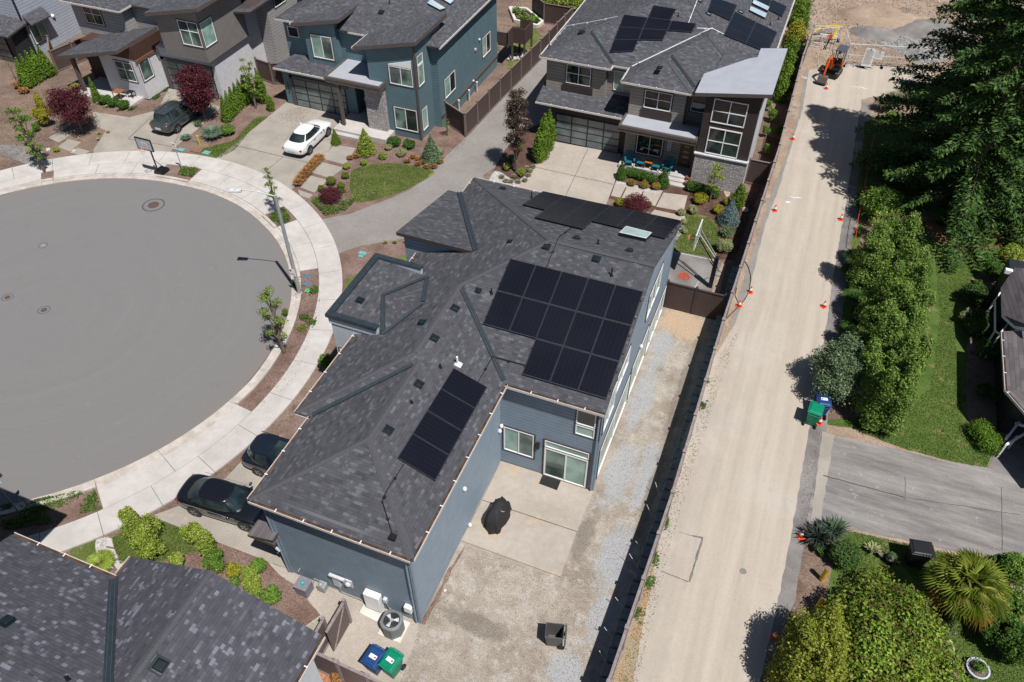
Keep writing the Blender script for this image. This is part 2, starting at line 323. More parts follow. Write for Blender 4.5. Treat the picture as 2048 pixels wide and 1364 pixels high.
# ------------------------------------------------------------------ mesh helpers
COL = sc.collection
ROOT = {}
class MB:
    def __init__(s): s.v = []; s.f = []; s.mi = []
    def add(s, vs, fs, mi=0):
        o = len(s.v); s.v += [tuple(map(float, v)) for v in vs]
        for f in fs: s.f.append(tuple(i+o for i in f)); s.mi.append(mi)
        return s
    def box(s, x0, x1, y0, y1, z0, z1, mi=0, top=None):
        if x0 > x1: x0, x1 = x1, x0
        if y0 > y1: y0, y1 = y1, y0
        t = top or 0.0
        return s.add([(x0, y0, z0), (x1, y0, z0), (x1, y1, z0), (x0, y1, z0), (x0+t, y0+t, z1), (x1-t, y0+t, z1), (x1-t, y1-t, z1), (x0+t, y1-t, z1)],
                     [(3, 2, 1, 0), (4, 5, 6, 7), (0, 1, 5, 4), (1, 2, 6, 5), (2, 3, 7, 6), (3, 0, 4, 7)], mi)
    def poly(s, pts, mi=0): return s.add(pts, [tuple(range(len(pts)))], mi)
    def prism(s, poly, z0, z1, mi=0, z1f=None):
        """poly counter-clockwise"""
        a = sum(poly[i][0]*poly[(i+1) % len(poly)][1]-poly[(i+1) % len(poly)][0]*poly[i][1] for i in range(len(poly)))
        if a < 0: poly = poly[::-1]
        n = len(poly); vs = [(p[0], p[1], z0) for p in poly]+[(p[0], p[1], z1 if z1f is None else z1f(p[0], p[1])) for p in poly]
        fs = [tuple(range(n-1, -1, -1)), tuple(range(n, 2*n))]+[(i, (i+1) % n, n+(i+1) % n, n+i) for i in range(n)]
        return s.add(vs, fs, mi)
    def slab(s, pts, t, mi=0, mis=None):
        """sheet through 3-D pts (counter-clockwise from above) with thickness t below it; own verts for the rim"""
        if mis is None: mis = mi
        a = sum(pts[i][0]*pts[(i+1) % len(pts)][1]-pts[(i+1) % len(pts)][0]*pts[i][1] for i in range(len(pts)))
        if a < 0: pts = pts[::-1]
        n = len(pts); s.poly(pts, mi)
        s.poly([(p[0], p[1], p[2]-t) for p in pts[::-1]], mis)
        for i in range(n):
            a, b = pts[i], pts[(i+1) % n]
            s.poly([(a[0], a[1], a[2]-t), (b[0], b[1], b[2]-t), b, a], mis)
        return s
    def cyl(s, p0, p1, r0, r1=None, n=8, mi=0, cap=True):
        r1 = r0 if r1 is None else r1
        p0 = Vector(p0); p1 = Vector(p1); d = (p1-p0)
        if d.length < 1e-6: return s
        d.normalize(); a = d.orthogonal().normalized(); b = d.cross(a)
        vs = [p0+(a*cos(2*pi*i/n)+b*sin(2*pi*i/n))*r0 for i in range(n)]+[p1+(a*cos(2*pi*i/n)+b*sin(2*pi*i/n))*r1 for i in range(n)]
        fs = [(i, (i+1) % n, n+(i+1) % n, n+i) for i in range(n)]
        if cap: fs += [tuple(range(n-1, -1, -1)), tuple(range(n, 2*n))]
        return s.add(vs, fs, mi)
    def tube(s, pts, r, n=6, mi=0):
        for a, b in zip(pts[:-1], pts[1:]): s.cyl(a, b, r if not isinstance(r, tuple) else r[0], r if not isinstance(r, tuple) else r[1], n, mi)
        return s
    def ball(s, c, rx, ry=None, rz=None, nu=10, nv=6, mi=0):
        ry = rx if ry is None else ry; rz = rx if rz is None else rz
        vs = [(c[0], c[1], c[2]-rz)]
        for j in range(1, nv):
            t = -pi/2+pi*j/nv
            vs += [(c[0]+rx*cos(t)*cos(2*pi*i/nu), c[1]+ry*cos(t)*sin(2*pi*i/nu), c[2]+rz*sin(t)) for i in range(nu)]
        vs.append((c[0], c[1], c[2]+rz)); fs = []
        for i in range(nu): fs.append((0, 1+(i+1) % nu, 1+i))
        for j in range(nv-2):
            for i in range(nu):
                a = 1+j*nu+i; b = 1+j*nu+(i+1) % nu; fs.append((a, b, b+nu, a+nu))
        l = len(vs)-1
        for i in range(nu): fs.append((l, 1+(nv-2)*nu+i, 1+(nv-2)*nu+(i+1) % nu))
        return s.add(vs, fs, mi)
    def lathe(s, c, prof, n=14, mi=0):
        vs = []
        for r, z in prof: vs += [(c[0]+r*cos(2*pi*i/n), c[1]+r*sin(2*pi*i/n), c[2]+z) for i in range(n)]
        fs = []
        for j in range(len(prof)-1):
            for i in range(n): fs.append((j*n+i, j*n+(i+1) % n, (j+1)*n+(i+1) % n, (j+1)*n+i))
        fs.append(tuple(range(n-1, -1, -1))); fs.append(tuple(range((len(prof)-1)*n, len(prof)*n)))
        return s.add(vs, fs, mi)
    def build(s, name, mats, parent=None, world=True, smooth=False, bevel=0, uv=True):
        me = bpy.data.meshes.new(name); off = (0, 0, 0)
        if parent is not None and world: off = ROOT.get(parent.name, (0, 0, 0))
        V_ = [(v[0]-off[0], v[1]-off[1], v[2]-off[2]) for v in s.v]
        me.from_pydata(V_, [], s.f)
        if not isinstance(mats, (list, tuple)): mats = [mats]
        for m in mats: me.materials.append(m if not isinstance(m, str) else M[m])
        if len(mats) > 1: me.polygons.foreach_set('material_index', s.mi)
        if uv:
            ul = me.uv_layers.new(name='UVMap'); buf = np.zeros(len(me.loops)*2, dtype=np.float32)
            co = np.array(s.v, dtype=np.float64)
            for p in me.polygons:
                n = p.normal
                if abs(n.z) > .999: u = Vector((1, 0, 0)); w = Vector((0, 1, 0))
                else: u = Vector((-n.y, n.x, 0)).normalized(); w = n.cross(u)
                for li, vi in zip(p.loop_indices, p.vertices):
                    c = co[vi]; buf[2*li] = c[0]*u.x+c[1]*u.y+c[2]*u.z; buf[2*li+1] = c[0]*w.x+c[1]*w.y+c[2]*w.z
            ul.data.foreach_set('uv', buf)
        if smooth: me.polygons.foreach_set('use_smooth', [True]*len(me.polygons))
        me.update()
        o = bpy.data.objects.new(name, me); COL.objects.link(o)
        if parent is not None:
            o.parent = parent; ROOT[o.name] = off
        else: ROOT[o.name] = (0, 0, 0)
        if bevel:
            b = o.modifiers.new('bevel', 'BEVEL'); b.width = bevel; b.segments = 2; b.limit_method = 'ANGLE'
        return o
LABELS = set()
def tag(o, label, cat, group=None, kind=None):
    o['label'] = label; o['category'] = cat
    if group: o['group'] = group
    if kind: o['kind'] = kind
    return o
def thing(name, label, cat, loc=(0, 0, 0), rz=0, group=None):
    o = bpy.data.objects.new(name, None); COL.objects.link(o); o.location = loc; o.rotation_euler = (0, 0, rz)
    o.empty_display_size = .2
    ROOT[o.name] = tuple(loc) if rz == 0 else (0, 0, 0)
    return tag(o, label, cat, group)
def copy_thing(root, loc, rz=None, label=None, scale=None):
    def cp(o, par):
        c = o.copy(); COL.objects.link(c)
        if par is not None: c.parent = par
        for ch in o.children: cp(ch, c)
        return c
    r = cp(root, None); r.location = loc
    if rz is not None: r.rotation_euler = (0, 0, rz)
    if scale is not None: r.scale = (scale,)*3 if not isinstance(scale, tuple) else scale
    if label: r['label'] = label
    return r
def struct(name, mb, mats, **kw):
    o = mb.build(name, mats, **kw); o['kind'] = 'structure'; return o
# ------------------------------------------------------------------ ground
ZE = 0.45          # level of the eastern lane and gardens, above the retaining wall
def pts2(lst, z=0.0):
    return [(p[0], p[1]) if len(p) == 3 else G(p[0], p[1], z) for p in lst]
def smooth_loop(p, k=4):
    n = len(p); out = []
    for i in range(n):
        a, b, c, d = (np.array(p[(i+j-1) % n]) for j in range(4))
        for t in range(k):
            u = t/k; out.append(tuple(.5*((2*b)+(-a+c)*u+(2*a-5*b+4*c-d)*u*u+(-a+3*b-3*c+d)*u**3)))
    return out
def patch(name, lst, z, mat, zg=0.0, smooth=False, rough=0.0, th=0, seed=1, mb=None):
    p = pts2(lst, zg)
    if smooth: p = smooth_loop(p)
    if rough:
        rn = random.Random(seed); q = []
        for i in range(len(p)):
            a = np.array(p[i]); b = np.array(p[(i+1) % len(p)]); L = np.linalg.norm(b-a); k = max(1, int(L/.35))
            for t in range(k): q.append(tuple(a+(b-a)*t/k+np.array([rn.uniform(-1, 1), rn.uniform(-1, 1)])*rough))
        p = q
    m = mb or MB()
    if th: m.prism(p, z-th, z)
    else:
        a = sum(p[i][0]*p[(i+1) % len(p)][1]-p[(i+1) % len(p)][0]*p[i][1] for i in range(len(p)))
        if a < 0: p = p[::-1]
        m.poly([(x, y, z) for x, y in p])
    if mb is None: return struct(name, m, [mat])
m = MB(); m.poly([(-400, -200, -.02), (400, -200, -.02), (400, 600, -.02), (-400, 600, -.02)]); struct('ground', m, ['dirtd'])
CX, CY = -36.0, 20.2
def ring_pt(r, a): return (CX+r*cos(radians(a)), CY+r*sin(radians(a)))
def RA(a): return float(np.interp(a, [-120, -48, -36, 0, 26, 60, 95, 146, 200], [13.1, 13.08, 13.2, 13.7, 13.6, 13.15, 13.05, 13.65, 13.8]))
def sector(mb, f0, f1, a0, a1, z, th=0.0, step=1.5):
    n = max(2, int(abs(a1-a0)/step)); As = [a0+(a1-a0)*i/n for i in range(n+1)]
    p = [ring_pt(f1(a), a) for a in As]+[ring_pt(f0(a), a) for a in As[::-1]]
    p = p[::-1] if sum(p[i][0]*p[(i+1) % len(p)][1]-p[(i+1) % len(p)][0]*p[i][1] for i in range(len(p))) < 0 else p
    if th:
        nn = n+1
        # quads to stay planar and clean
        o = [ring_pt(f1(a), a) for a in As]; q = [ring_pt(f0(a), a) for a in As]
        for i in range(n): mb.add([(q[i][0], q[i][1], z), (o[i][0], o[i][1], z), (o[i+1][0], o[i+1][1], z), (q[i+1][0], q[i+1][1], z)], [(0, 1, 2, 3)])
        loop = p
        for i in range(len(loop)):
            a, b = loop[i], loop[(i+1) % len(loop)]
            mb.add([(a[0], a[1], z-th), (b[0], b[1], z-th), (b[0], b[1], z), (a[0], a[1], z)], [(0, 1, 2, 3)])
    else: mb.poly([(x, y, z) for x, y in p])
m = MB(); n = 120
m.poly([(ring_pt(RA((360*i/n+180) % 360-180)+.02, 360*i/n)[0], ring_pt(RA((360*i/n+180) % 360-180)+.02, 360*i/n)[1], .004) for i in range(n)])
struct('road', m, ['cul'])
m = MB(); cuts = [-95, -75, -58, -48, -36.5, -24, -7, 3, 12, 24, 36, 46, 56, 63, 70, 82, 93, 103, 118, 132, 135, 150, 165]
for a0, a1 in zip(cuts[:-1], cuts[1:]):
    sector(m, lambda a: RA(a), lambda a: RA(a)+.36, a0+.03, a1-.03, .045, .05)
    lo = .07 if (a0, a1) in ((-24, -7), (-36.5, -24), (46, 56), (36, 46), (63, 70), (70, 82), (82, 93), (103, 118), (118, 132), (135, 150), (150, 165)) else .15
    sector(m, lambda a: RA(a)+.36, lambda a: RA(a)+.56, a0+.03, a1-.03, lo, .16)
struct('curb', m, ['curb'])
m = MB()
for a0, a1 in ((-36.5, -24), (-24, -7), (36, 46), (46, 56), (63, 74), (74, 84), (84, 93), (103, 111), (111, 121), (121, 132), (135, 150), (150, 165)):
    sector(m, lambda a: RA(a)+.575, lambda a: 15.09, a0+.05, a1-.05, .085, .1)
a = -100.0
while a < 170:
    sector(m, lambda q: 15.11, lambda q: 16.45+.25*max(0, sin(radians(q-60))), a+.04, a+8.9, .085, .1); a += 8.94
struct('sidewalk', m, ['conc'])
m = MB(); sector(m, lambda a: 13.6, lambda a: 16.4, -100, 170, .012); struct('sidewalk_joint_bed', m, ['earth'])
def strip_soil(a0, a1, nm='planting_strip'):
    m = MB(); sector(m, lambda a: RA(a)+.57, lambda a: 15.1, a0, a1, .05); struct(nm, m, ['mulch'])
for a0, a1 in ((-100, -36.5), (-7, 36), (56, 63), (93, 103), (132, 135)): strip_soil(a0, a1)

# ---- western lots
patch('garden_soil', [(0, 300), (0, 200), (110, 190), (300, 180), (420, 180), (560, 180), (560, 340), (330, 345), (200, 345), (100, 350)], .004, 'dirtd')
patch('garden_soil', [(500, 190), (600, 200), (860, 200), (960, 250), (900, 310), (780, 420), (640, 445), (560, 400), (430, 330), (400, 240)], .006, 'mulch')
patch('driveway', [(0, 290), (0, 310), (100, 345), (85, 302), (40, 290)], .010, 'asph_old')
patch('lane', [(636, 440), (700, 428), (760, 405), (820, 380), (850, 355), (905, 300), (940, 268), (1000, 202), (1080, 121), (1110, 90), (1240, 90), (1160, 200), (1085, 250), (1050, 262), (1012, 298), (990, 335), (965, 352), (1000, 400), (960, 500), (820, 484), (760, 488), (700, 505), (660, 510)], .010, 'asph_drive')
patch('garden_soil', [(680, 506), (720, 492), (800, 478), (880, 478), (880, 620), (690, 640)], .014, 'mulch', smooth=False)
patch('lawn', [(690, 560), (720, 545), (800, 512), (900, 505), (900, 640), (690, 650)], .018, 'lawn', rough=.03)
patch('driveway_bed', [(340, 172), (414, 204), (442, 215), (392, 262), (344, 300), (335, 320), (190, 322), (187, 300), (212, 262), (186, 250), (187, 224), (258, 235), (316, 221)], .022, 'aggr')
patch('driveway_bed', [(572, 205), (697, 235), (679, 262), (641, 332), (590, 375), (560, 393), (508, 362), (411, 335), (469, 289)], .022, 'aggr')
patch('driveway_bed', [(1104, 283), (1244, 308), (1228, 369), (1200, 441), (1029, 387)], .0235, 'aggrw')
# grey SUV drive with its concrete sections
m = MB()
for q in ([(345, 175), (412, 205), (372, 245), (316, 222)], [(314, 223), (370, 246), (344, 292), (258, 278)], [(255, 279), (343, 293), (336, 318), (195, 322), (188, 306)], [(372, 246), (412, 206), (440, 215), (390, 262), (346, 292)],
          [(258, 236), (315, 222), (257, 277), (214, 262)], [(188, 226), (240, 240), (214, 262), (187, 250)]):
    p = pts2(q); cx = sum(a[0] for a in p)/4; cy = sum(a[1] for a in p)/4
    p = [(cx+(a[0]-cx)*.995, cy+(a[1]-cy)*.995) for a in p]; m.prism(p, 0, .03)
struct('driveway', m, ['aggr'])
m = MB()
for q in ([(112, 258), (146, 243), (150, 243), (126, 262)], [(97, 276), (120, 263), (145, 268), (118, 286)], [(116, 294), (136, 279), (163, 285), (140, 304)], [(140, 306), (155, 296), (180, 303), (165, 312)]): m.prism(pts2(q), 0, .035)
struct('stepping_slab_path', m, ['aggr'])
# blue house drive and pavers
m = MB()
for q in ([(572, 206), (696, 236), (678, 262), (640, 330), (470, 290)], [(466, 291), (563, 315), (508, 360), (412, 334)], [(566, 314), (640, 331), (590, 374), (560, 392), (511, 361)]):
    m.prism(pts2(q), 0, .03)
struct('driveway', m, ['aggr'])
m = MB()
for q in ([(668, 290), (712, 297), (690, 330), (645, 318)], [(640, 324), (688, 336), (660, 357), (624, 346)], [(622, 352), (656, 361), (628, 386), (598, 374)], [(596, 380), (626, 390), (618, 398), (600, 392)]): m.prism(pts2(q), 0, .035)
struct('stepping_slab_path', m, ['aggr'])
patch('lawn', [(702, 345), (718, 335), (760, 327), (820, 330), (868, 343), (850, 360), (800, 385), (740, 402), (712, 405), (700, 380)], .020, 'lawn', smooth=True)
patch('lawn', [(395, 300), (440, 288), (470, 280), (508, 238), (530, 232), (540, 238), (500, 262), (470, 300), (440, 316), (420, 318)], .020, 'lawn', smooth=True)
patch('lawn', [(1000, 205), (1035, 40), (1060, 30), (1100, 60), (1090, 85), (1010, 160)], .016, 'lawn')
patch('garden_soil', [(1040, 10), (1100, 20), (1150, 20), (1110, 85), (1090, 80), (1060, 45)], .020, 'mulch')
# brown house front
patch('garden_soil', [(985, 345), (1010, 300), (1050, 262), (1085, 245), (1110, 285), (1062, 365), (1050, 400), (980, 380)], .016, 'mulchd')
patch('pebble_border', [(985, 347), (1000, 344), (1030, 362), (1050, 352), (1075, 330), (1085, 318), (1092, 322), (1062, 368), (1050, 395), (980, 380)], .022, 'pebble', smooth=True)
patch('garden_soil', [(1215, 395), (1240, 310), (1390, 360), (1500, 385), (1530, 270), (1560, 280), (1500, 430), (1470, 520), (1340, 510), (1330, 430)], .010, 'mulchd')
m = MB()
for q in ([(1104, 284), (1176, 297), (1143, 350), (1072, 332)], [(1179, 298), (1243, 309), (1228, 367), (1147, 351)], [(1070, 335), (1142, 353), (1120, 410), (1030, 386)], [(1146, 354), (1227, 370), (1200, 440), (1124, 411)]): m.prism(pts2(q), 0, .03)
struct('driveway', m, ['aggrw'])
m = MB()
for q in ([(1230, 368), (1252, 373), (1240, 396), (1222, 392)], [(1254, 374), (1286, 382), (1278, 400), (1243, 397)], [(1288, 383), (1323, 387), (1310, 413), (1280, 402)], [(1327, 386), (1375, 392), (1367, 424), (1312, 414)], [(1309, 420), (1364, 432), (1355, 442), (1300, 430)], [(1446, 380), (1462, 383), (1458, 392), (1452, 395)]): m.prism(pts2(q), 0, .035)
struct('stepping_slab_path', m, ['aggrw'])
patch('lawn', [(1370, 432), (1420, 436), (1440, 470), (1425, 515), (1345, 503), (1345, 480)], .018, 'lawn', smooth=True)
patch('pebble_border', [(1345, 500), (1346, 490), (1362, 470), (1372, 440), (1366, 432), (1352, 440), (1335, 490)], .024, 'pebble', smooth=True)
patch('pebble_border', [(1233, 362), (1260, 368), (1290, 376), (1326, 382), (1322, 388), (1285, 384), (1250, 376), (1230, 368)], .024, 'pebble')
patch('half_court', [(1335, 500), (1428, 518), (1444, 524), (1440, 570), (1420, 590), (1330, 572)], .020, 'asph_old')
patch('court_edge_concrete', [(1445, 522), (1452, 530), (1440, 585), (1420, 592), (1432, 560)], .024, 'dirt')
m = MB(); g = G(1368, 553); m.lathe((g[0], g[1], 0), [(.01, .0), (.36, .024), (.36, .027), (.01, .027)], 28); struct('red_court_circle', m, [plain('worn_red_paint', (.30, .07, .04), .9, .4, 8)])
m = MB()
for a, b in (((1345, 503), (1440, 523)), ((1352, 568), (1412, 588)), ((1384, 585), (1398, 562))):
    g1 = Vector(G3(*a, .026)); g2 = Vector(G3(*b, .026)); d = (g2-g1).normalized(); s = Vector((-d.y, d.x, 0))*.02
    m.poly([g1-s, g2-s, g2+s, g1+s])
struct('court_line', m, [plain('worn_white_line', (.5, .5, .5), .9, .3, 5)])

# ---- our lot
patch('yard_gravel', [(-14.6, 4.0, 'w'), (-1.2, 4.0, 'w'), (-.9, 20, 'w'), (-.8, 33.5, 'w'), (-4.2, 33.5, 'w'), (-4.2, 20.3, 'w'), (-8.6, 20.3, 'w'), (-8.6, 11.6, 'w'), (-14.6, 11.9, 'w')], .006, 'gravel')
patch('side_path', [(532, 1122), (587, 1142), (-14.3, 11.75, 'w'), (-8.7, 11.75, 'w'), (839, 1252), (800, 1364), (600, 1364), (640, 1230), (590, 1170), (560, 1150)], .010, 'aggrw', rough=.05)
patch('soil_strip', [(897, 1140), (934, 1086), (926, 1100), (880, 1190), (850, 1250), (842, 1246)], .014, 'mulch', rough=.05)
m = MB(); pc = [(1001.6, 923), (1187.8, 982), (1154, 1064), (965, 1001)]; m.prism(pts2(pc), 0, .07)
m.prism(pts2([(964, 1003), (1153, 1066), (1121, 1155), (922, 1082)]), 0, .07); struct('patio', m, ['aggrw'])
m = MB()
for q in ([(303, 1033), (438, 1086), (532, 1122), (586, 1142), (-14.4, 11.85, 'w'), (-14.4, 14.1, 'w'), (420, 990)], [(422, 988), (-14.4, 14.14, 'w'), (-14.4, 16.8, 'w'), (560, 872), (520, 885)]): m.prism(pts2(q), 0, .04)
struct('driveway', m, ['aggr'])
patch('garden_soil', [(556, 870), (590, 840), (625, 800), (650, 780), (-14.5, 21, 'w'), (-14.4, 16.7, 'w')], .012, 'mulch')
patch('lawn', [(610, 815), (600, 830), (680, 690), (700, 640), (720, 640), (-15.3, 21, 'w'), (-15.4, 17, 'w')], .020, 'lawn')
patch('lawn', [(222, 1078), (300, 1034), (438, 1087), (430, 1098), (380, 1106), (330, 1122), (300, 1128), (240, 1128)], .018, 'lawn', rough=.03)
patch('garden_soil', [(300, 1110), (380, 1100), (438, 1086), (536, 1124), (560, 1150), (590, 1170), (640, 1230), (600, 1260), (380, 1190), (260, 1150)], .014, 'mulch', rough=.03)
patch('lawn', [(139, 1100), (192, 1080), (196, 1110), (200, 1140), (140, 1130)], .018, 'lawn')
patch('pebble_border', [(192, 1082), (205, 1076), (218, 1075), (214, 1090), (212, 1115), (228, 1135), (215, 1135), (194, 1108)], .022, 'pebble', smooth=True)
m = MB()
for q in ([(218, 1076), (225, 1078), (228, 1095), (212, 1092)], [(211, 1096), (229, 1099), (238, 1116), (220, 1120)], [(222, 1124), (240, 1120), (254, 1128), (236, 1140)]): m.prism(pts2(q), 0, .03)
struct('stepping_slab_path', m, ['conc'])

# ---- eastern plateau
FT = [(1180, 1490), (1217, 1364), (1345, 985), (1447, 640), (1560, 290), (1607, 110)]       # fence rail, seen pixels
FL = [G(a, b, ZE+1.85) for a, b in FT]
fl0 = [(FL[0][0]-.1, -30)]+[(a, b) for a, b in FL]+[(FL[-1][0]+.2, 68)]
m = MB(); pl = [(x-.02, y) for x, y in fl0]+[(-6, 72), (-6, 200), (200, 200), (200, -30)]; m.prism(pl, -.3, ZE-.004); struct('ground', m, ['dirt'])
EP = lambda l: [G(a, b, ZE)+('w',) for a, b in l]
rr_ = [(1520, 1364), (1570, 1136), (1617.7, 862), (1647, 688), (1664, 573), (1679, 480), (1693, 400), (1710, 279), (1723, 205)]
rl_ = [(1606, 215), (1583, 290), (1560, 370), (1530, 450), (1503, 560), (1468, 650), (1425, 720), (1400, 800), (1365, 880), (1345, 960), (1322, 1060), (1300, 1180), (1265, 1364), (1240, 1480)]
patch('street', EP(rr_+[(1722, 200), (1740, 195), (1800, 190), (1880, 190), (1900, 165), (1850, 140), (1700, 128), (1618, 140)]+rl_)+[(6, -6, 'w')], ZE+.012, 'road', rough=.03)
patch('verge', EP([(1613, 135), (1595, 235), (1575, 300), (1545, 380), (1500, 520), (1460, 650)]+[(1447, 690), (1490, 620), (1510, 560), (1540, 455), (1568, 370), (1592, 290), (1612, 210), (1624, 150)]), ZE+.008, 'asph_drive', rough=.04)
patch('dry_verge', EP([(1460, 640), (1430, 720), (1375, 890), (1350, 980), (1290, 1180), (1225, 1364), (1190, 1500), (1270, 1500), (1290, 1364), (1330, 1180), (1350, 1060), (1372, 960), (1395, 880), (1430, 790), (1450, 720), (1478, 650)]), ZE+.006, 'straw', rough=.06)
st = [(1520, 1364), (1570, 1136), (1617.7, 862), (1647, 688), (1664, 573), (1679, 480), (1693, 400), (1710, 279), (1723, 205)]
off = [G(a, b, ZE) for a, b in st]
patch('street_shoulder', [(x, y, 'w') for x, y in off]+[(x+.75, y, 'w') for x, y in off[::-1]], ZE+.008, 'asph_old', rough=.03)
patch('driveway', EP([(1645, 866), (1700, 878), (1800, 900), (1900, 925), (1975, 935), (2060, 960), (2060, 1130), (1990, 1110), (1900, 1100), (1800, 1078), (1700, 1058), (1660, 1050), (1612, 1050)]), ZE+.014, 'asph_streak', rough=.015)
patch('concrete_apron', EP([(1645, 864), (1668, 870), (1640, 1050), (1618, 1058)]), ZE+.018, 'aggr', rough=.03)
patch('lawn', EP([(1655, 850), (1700, 855), (1800, 895), (1900, 922), (1972, 936), (1985, 905), (1960, 880), (1940, 840), (2000, 800), (2100, 800), (2120, 400), (2050, 380), (1900, 440), (1720, 450), (1705, 470), (1695, 560), (1680, 660), (1668, 740)]), ZE+.010, 'lawnr', rough=.04)
patch('lawn', EP([(1730, 245), (1790, 220), (1850, 260), (1900, 330), (1860, 420), (1720, 450), (1712, 400), (1722, 320)]), ZE+.010, 'lawnr', rough=.04)
patch('needle_litter_patch', EP([(1860, 440), (1900, 462), (1950, 470), (1990, 462), (2010, 480), (1985, 500), (1920, 502), (1870, 480), (1850, 455)]), ZE+.016, 'needle', smooth=True, rough=.04)
patch('driveway', EP([(1975, 935), (1990, 905), (2010, 880), (2060, 900), (2060, 965)]), ZE+.022, 'asph_old')
patch('lawn', EP([(1690, 1062), (1780, 1080), (1900, 1110), (2000, 1120), (2100, 1400), (1700, 1400), (1650, 1250), (1640, 1100)]), ZE+.008, 'lawnr', rough=.03)
patch('garden_soil', EP([(1612, 1052), (1660, 1052), (1690, 1062), (1660, 1150), (1640, 1300), (1560, 1400), (1500, 1400), (1590, 1200)]), ZE+.010, 'dirtd', rough=.03)
patch('flower_bed_soil', EP([(1700, 560), (1690, 660), (1670, 760), (1655, 840), (1720, 835), (1830, 770), (1845, 640), (1840, 490), (1800, 420), (1730, 440)]), ZE+.014, 'dirtd', rough=.06)
patch('flower_bed_soil', EP([(1935, 660), (1932, 760), (1935, 850), (1985, 900), (2100, 930), (2100, 520), (2000, 520), (1940, 560)]), ZE+.014, 'dirtd', rough=.06)
m = MB(); rn = random.Random(3)
def line(mb, a, b, w, z):
    g1 = Vector(G3(*a, ZE)); g2 = Vector(G3(*b, ZE)); n = 10; d = (g2-g1); s = Vector((-d.y, d.x, 0)).normalized()
    o = [rn.uniform(-.015, .015) for i in range(n+1)]
    for i in range(n):
        p = g1+d*(i/n)+s*o[i]; q = g1+d*((i+1)/n)+s*o[i+1]; w1 = w*rn.uniform(.6, 1.1)
        mb.poly([(p.x-s.x*w1, p.y-s.y*w1, z), (q.x-s.x*w1, q.y-s.y*w1, z), (q.x+s.x*w1, q.y+s.y*w1, z), (p.x+s.x*w1, p.y+s.y*w1, z)])
line(m, (1385, 1072), (1406, 1076), .045, ZE+.017); line(m, (1405, 1077), (1378, 1164), .05, ZE+.018); line(m, (1376, 1164), (1322, 1142), .025, ZE+.017); line(m, (1358, 1064), (1384, 1072), .015, ZE+.017)
struct('tar_seal_line', m, [plain('tar_seal', (.16, .15, .145), .8, .3, 4)])
m = MB()
line(m, (1560+195*.4428, 951), (1560+560*.4428, 995), .03, ZE+.020); line(m, (1560+560*.4428, 995), (2040, 1030), .015, ZE+.020)
line(m, (1560+565*.4428, 955), (1560+565*.4428, 1000), .012, ZE+.021); line(m, (1560+1000*.4428, 975), (1560+1003*.4428, 1100), .012, ZE+.021)
struct('pavement_crack', m, [plain('crack_fill', (.07, .065, .06), .9)])
m = MB()
for x, y, w in ((1712, 175, .5), (1724, 176, .4), (1610, 156, .35), (1590, 395, .4), (1578, 405, .3)):
    for k in range(4):
        g = G(x+rn.uniform(-6, 6), y+rn.uniform(-2, 2), ZE); a = rn.uniform(-.4, .4); L = w*.5
        m.poly([(g[0]-L*cos(a), g[1]-L*sin(a), ZE+.02+k*.001), (g[0]+L*cos(a), g[1]+L*sin(a), ZE+.02+k*.001), (g[0]+L*cos(a), g[1]+L*sin(a)+.07, ZE+.02+k*.001), (g[0]-L*cos(a), g[1]-L*sin(a)+.07, ZE+.02+k*.001)])
struct('utility_paint_mark', m, [plain('white_paint_mark', (.60, .59, .57), .8, .2, 6)])
# far building lot with spoil heaps
def heap(name, cpx, cpy, rx, ry, h, mat, seed, mesh_n=26):
    rn = np.random.RandomState(seed); g = G(cpx, cpy, ZE); m = MB(); n = mesh_n
    ph = rn.rand(8)*6; vs = []
    for j in range(n+1):
        for i in range(n+1):
            x = (i/n*2-1); y = (j/n*2-1); r = math.hypot(x, y)
            q = max(0, 1-r*r)
            z = h*q*(.75+.25*sin(5*x+ph[0])*cos(4*y+ph[1]))+(.10*rn.rand()*min(1, q*3))
            vs.append((g[0]+x*rx, g[1]+y*ry, ZE-.03+z))
    m.add(vs, [(j*(n+1)+i, j*(n+1)+i+1, (j+1)*(n+1)+i+1, (j+1)*(n+1)+i) for j in range(n) for i in range(n)])
    return m
patch('building_lot', EP([(1628, 140), (1700, 128), (1850, 135), (1960, 170), (2060, 150), (2060, -60), (1600, -60), (1620, 60)]), ZE+.008, 'dirt')
patch('gravel_patch', EP([(1716, 80), (1740, 50), (1820, 42), (1880, 60), (1915, 95), (1850, 128), (1760, 85)]), ZE+.016, plain('crushed_grey_rock', (.24, .235, .23), .95, .3, 3, bump=.5), smooth=True, rough=.2)
for q in (('spoil heap of brown earth and rubble behind the mesh fence', 1770, 38, 4.2, 2.6, 1.1, 'dirt', 1), ('low heap of dark grey gravel beyond the mesh fence', 1748, 68, 2.2, 1.4, .6, 'asph_old', 2), ('grey crushed rock heap on the far building lot beneath the conifer', 1855, 60, 4.0, 2.4, .7, 'asph_old', 4)):
    o = heap('spoil_heap', *q[1:6], q[6], q[7]).build('spoil_heap', q[6], smooth=True); tag(o, q[0], 'spoil heap', 'heaps on the building lot')

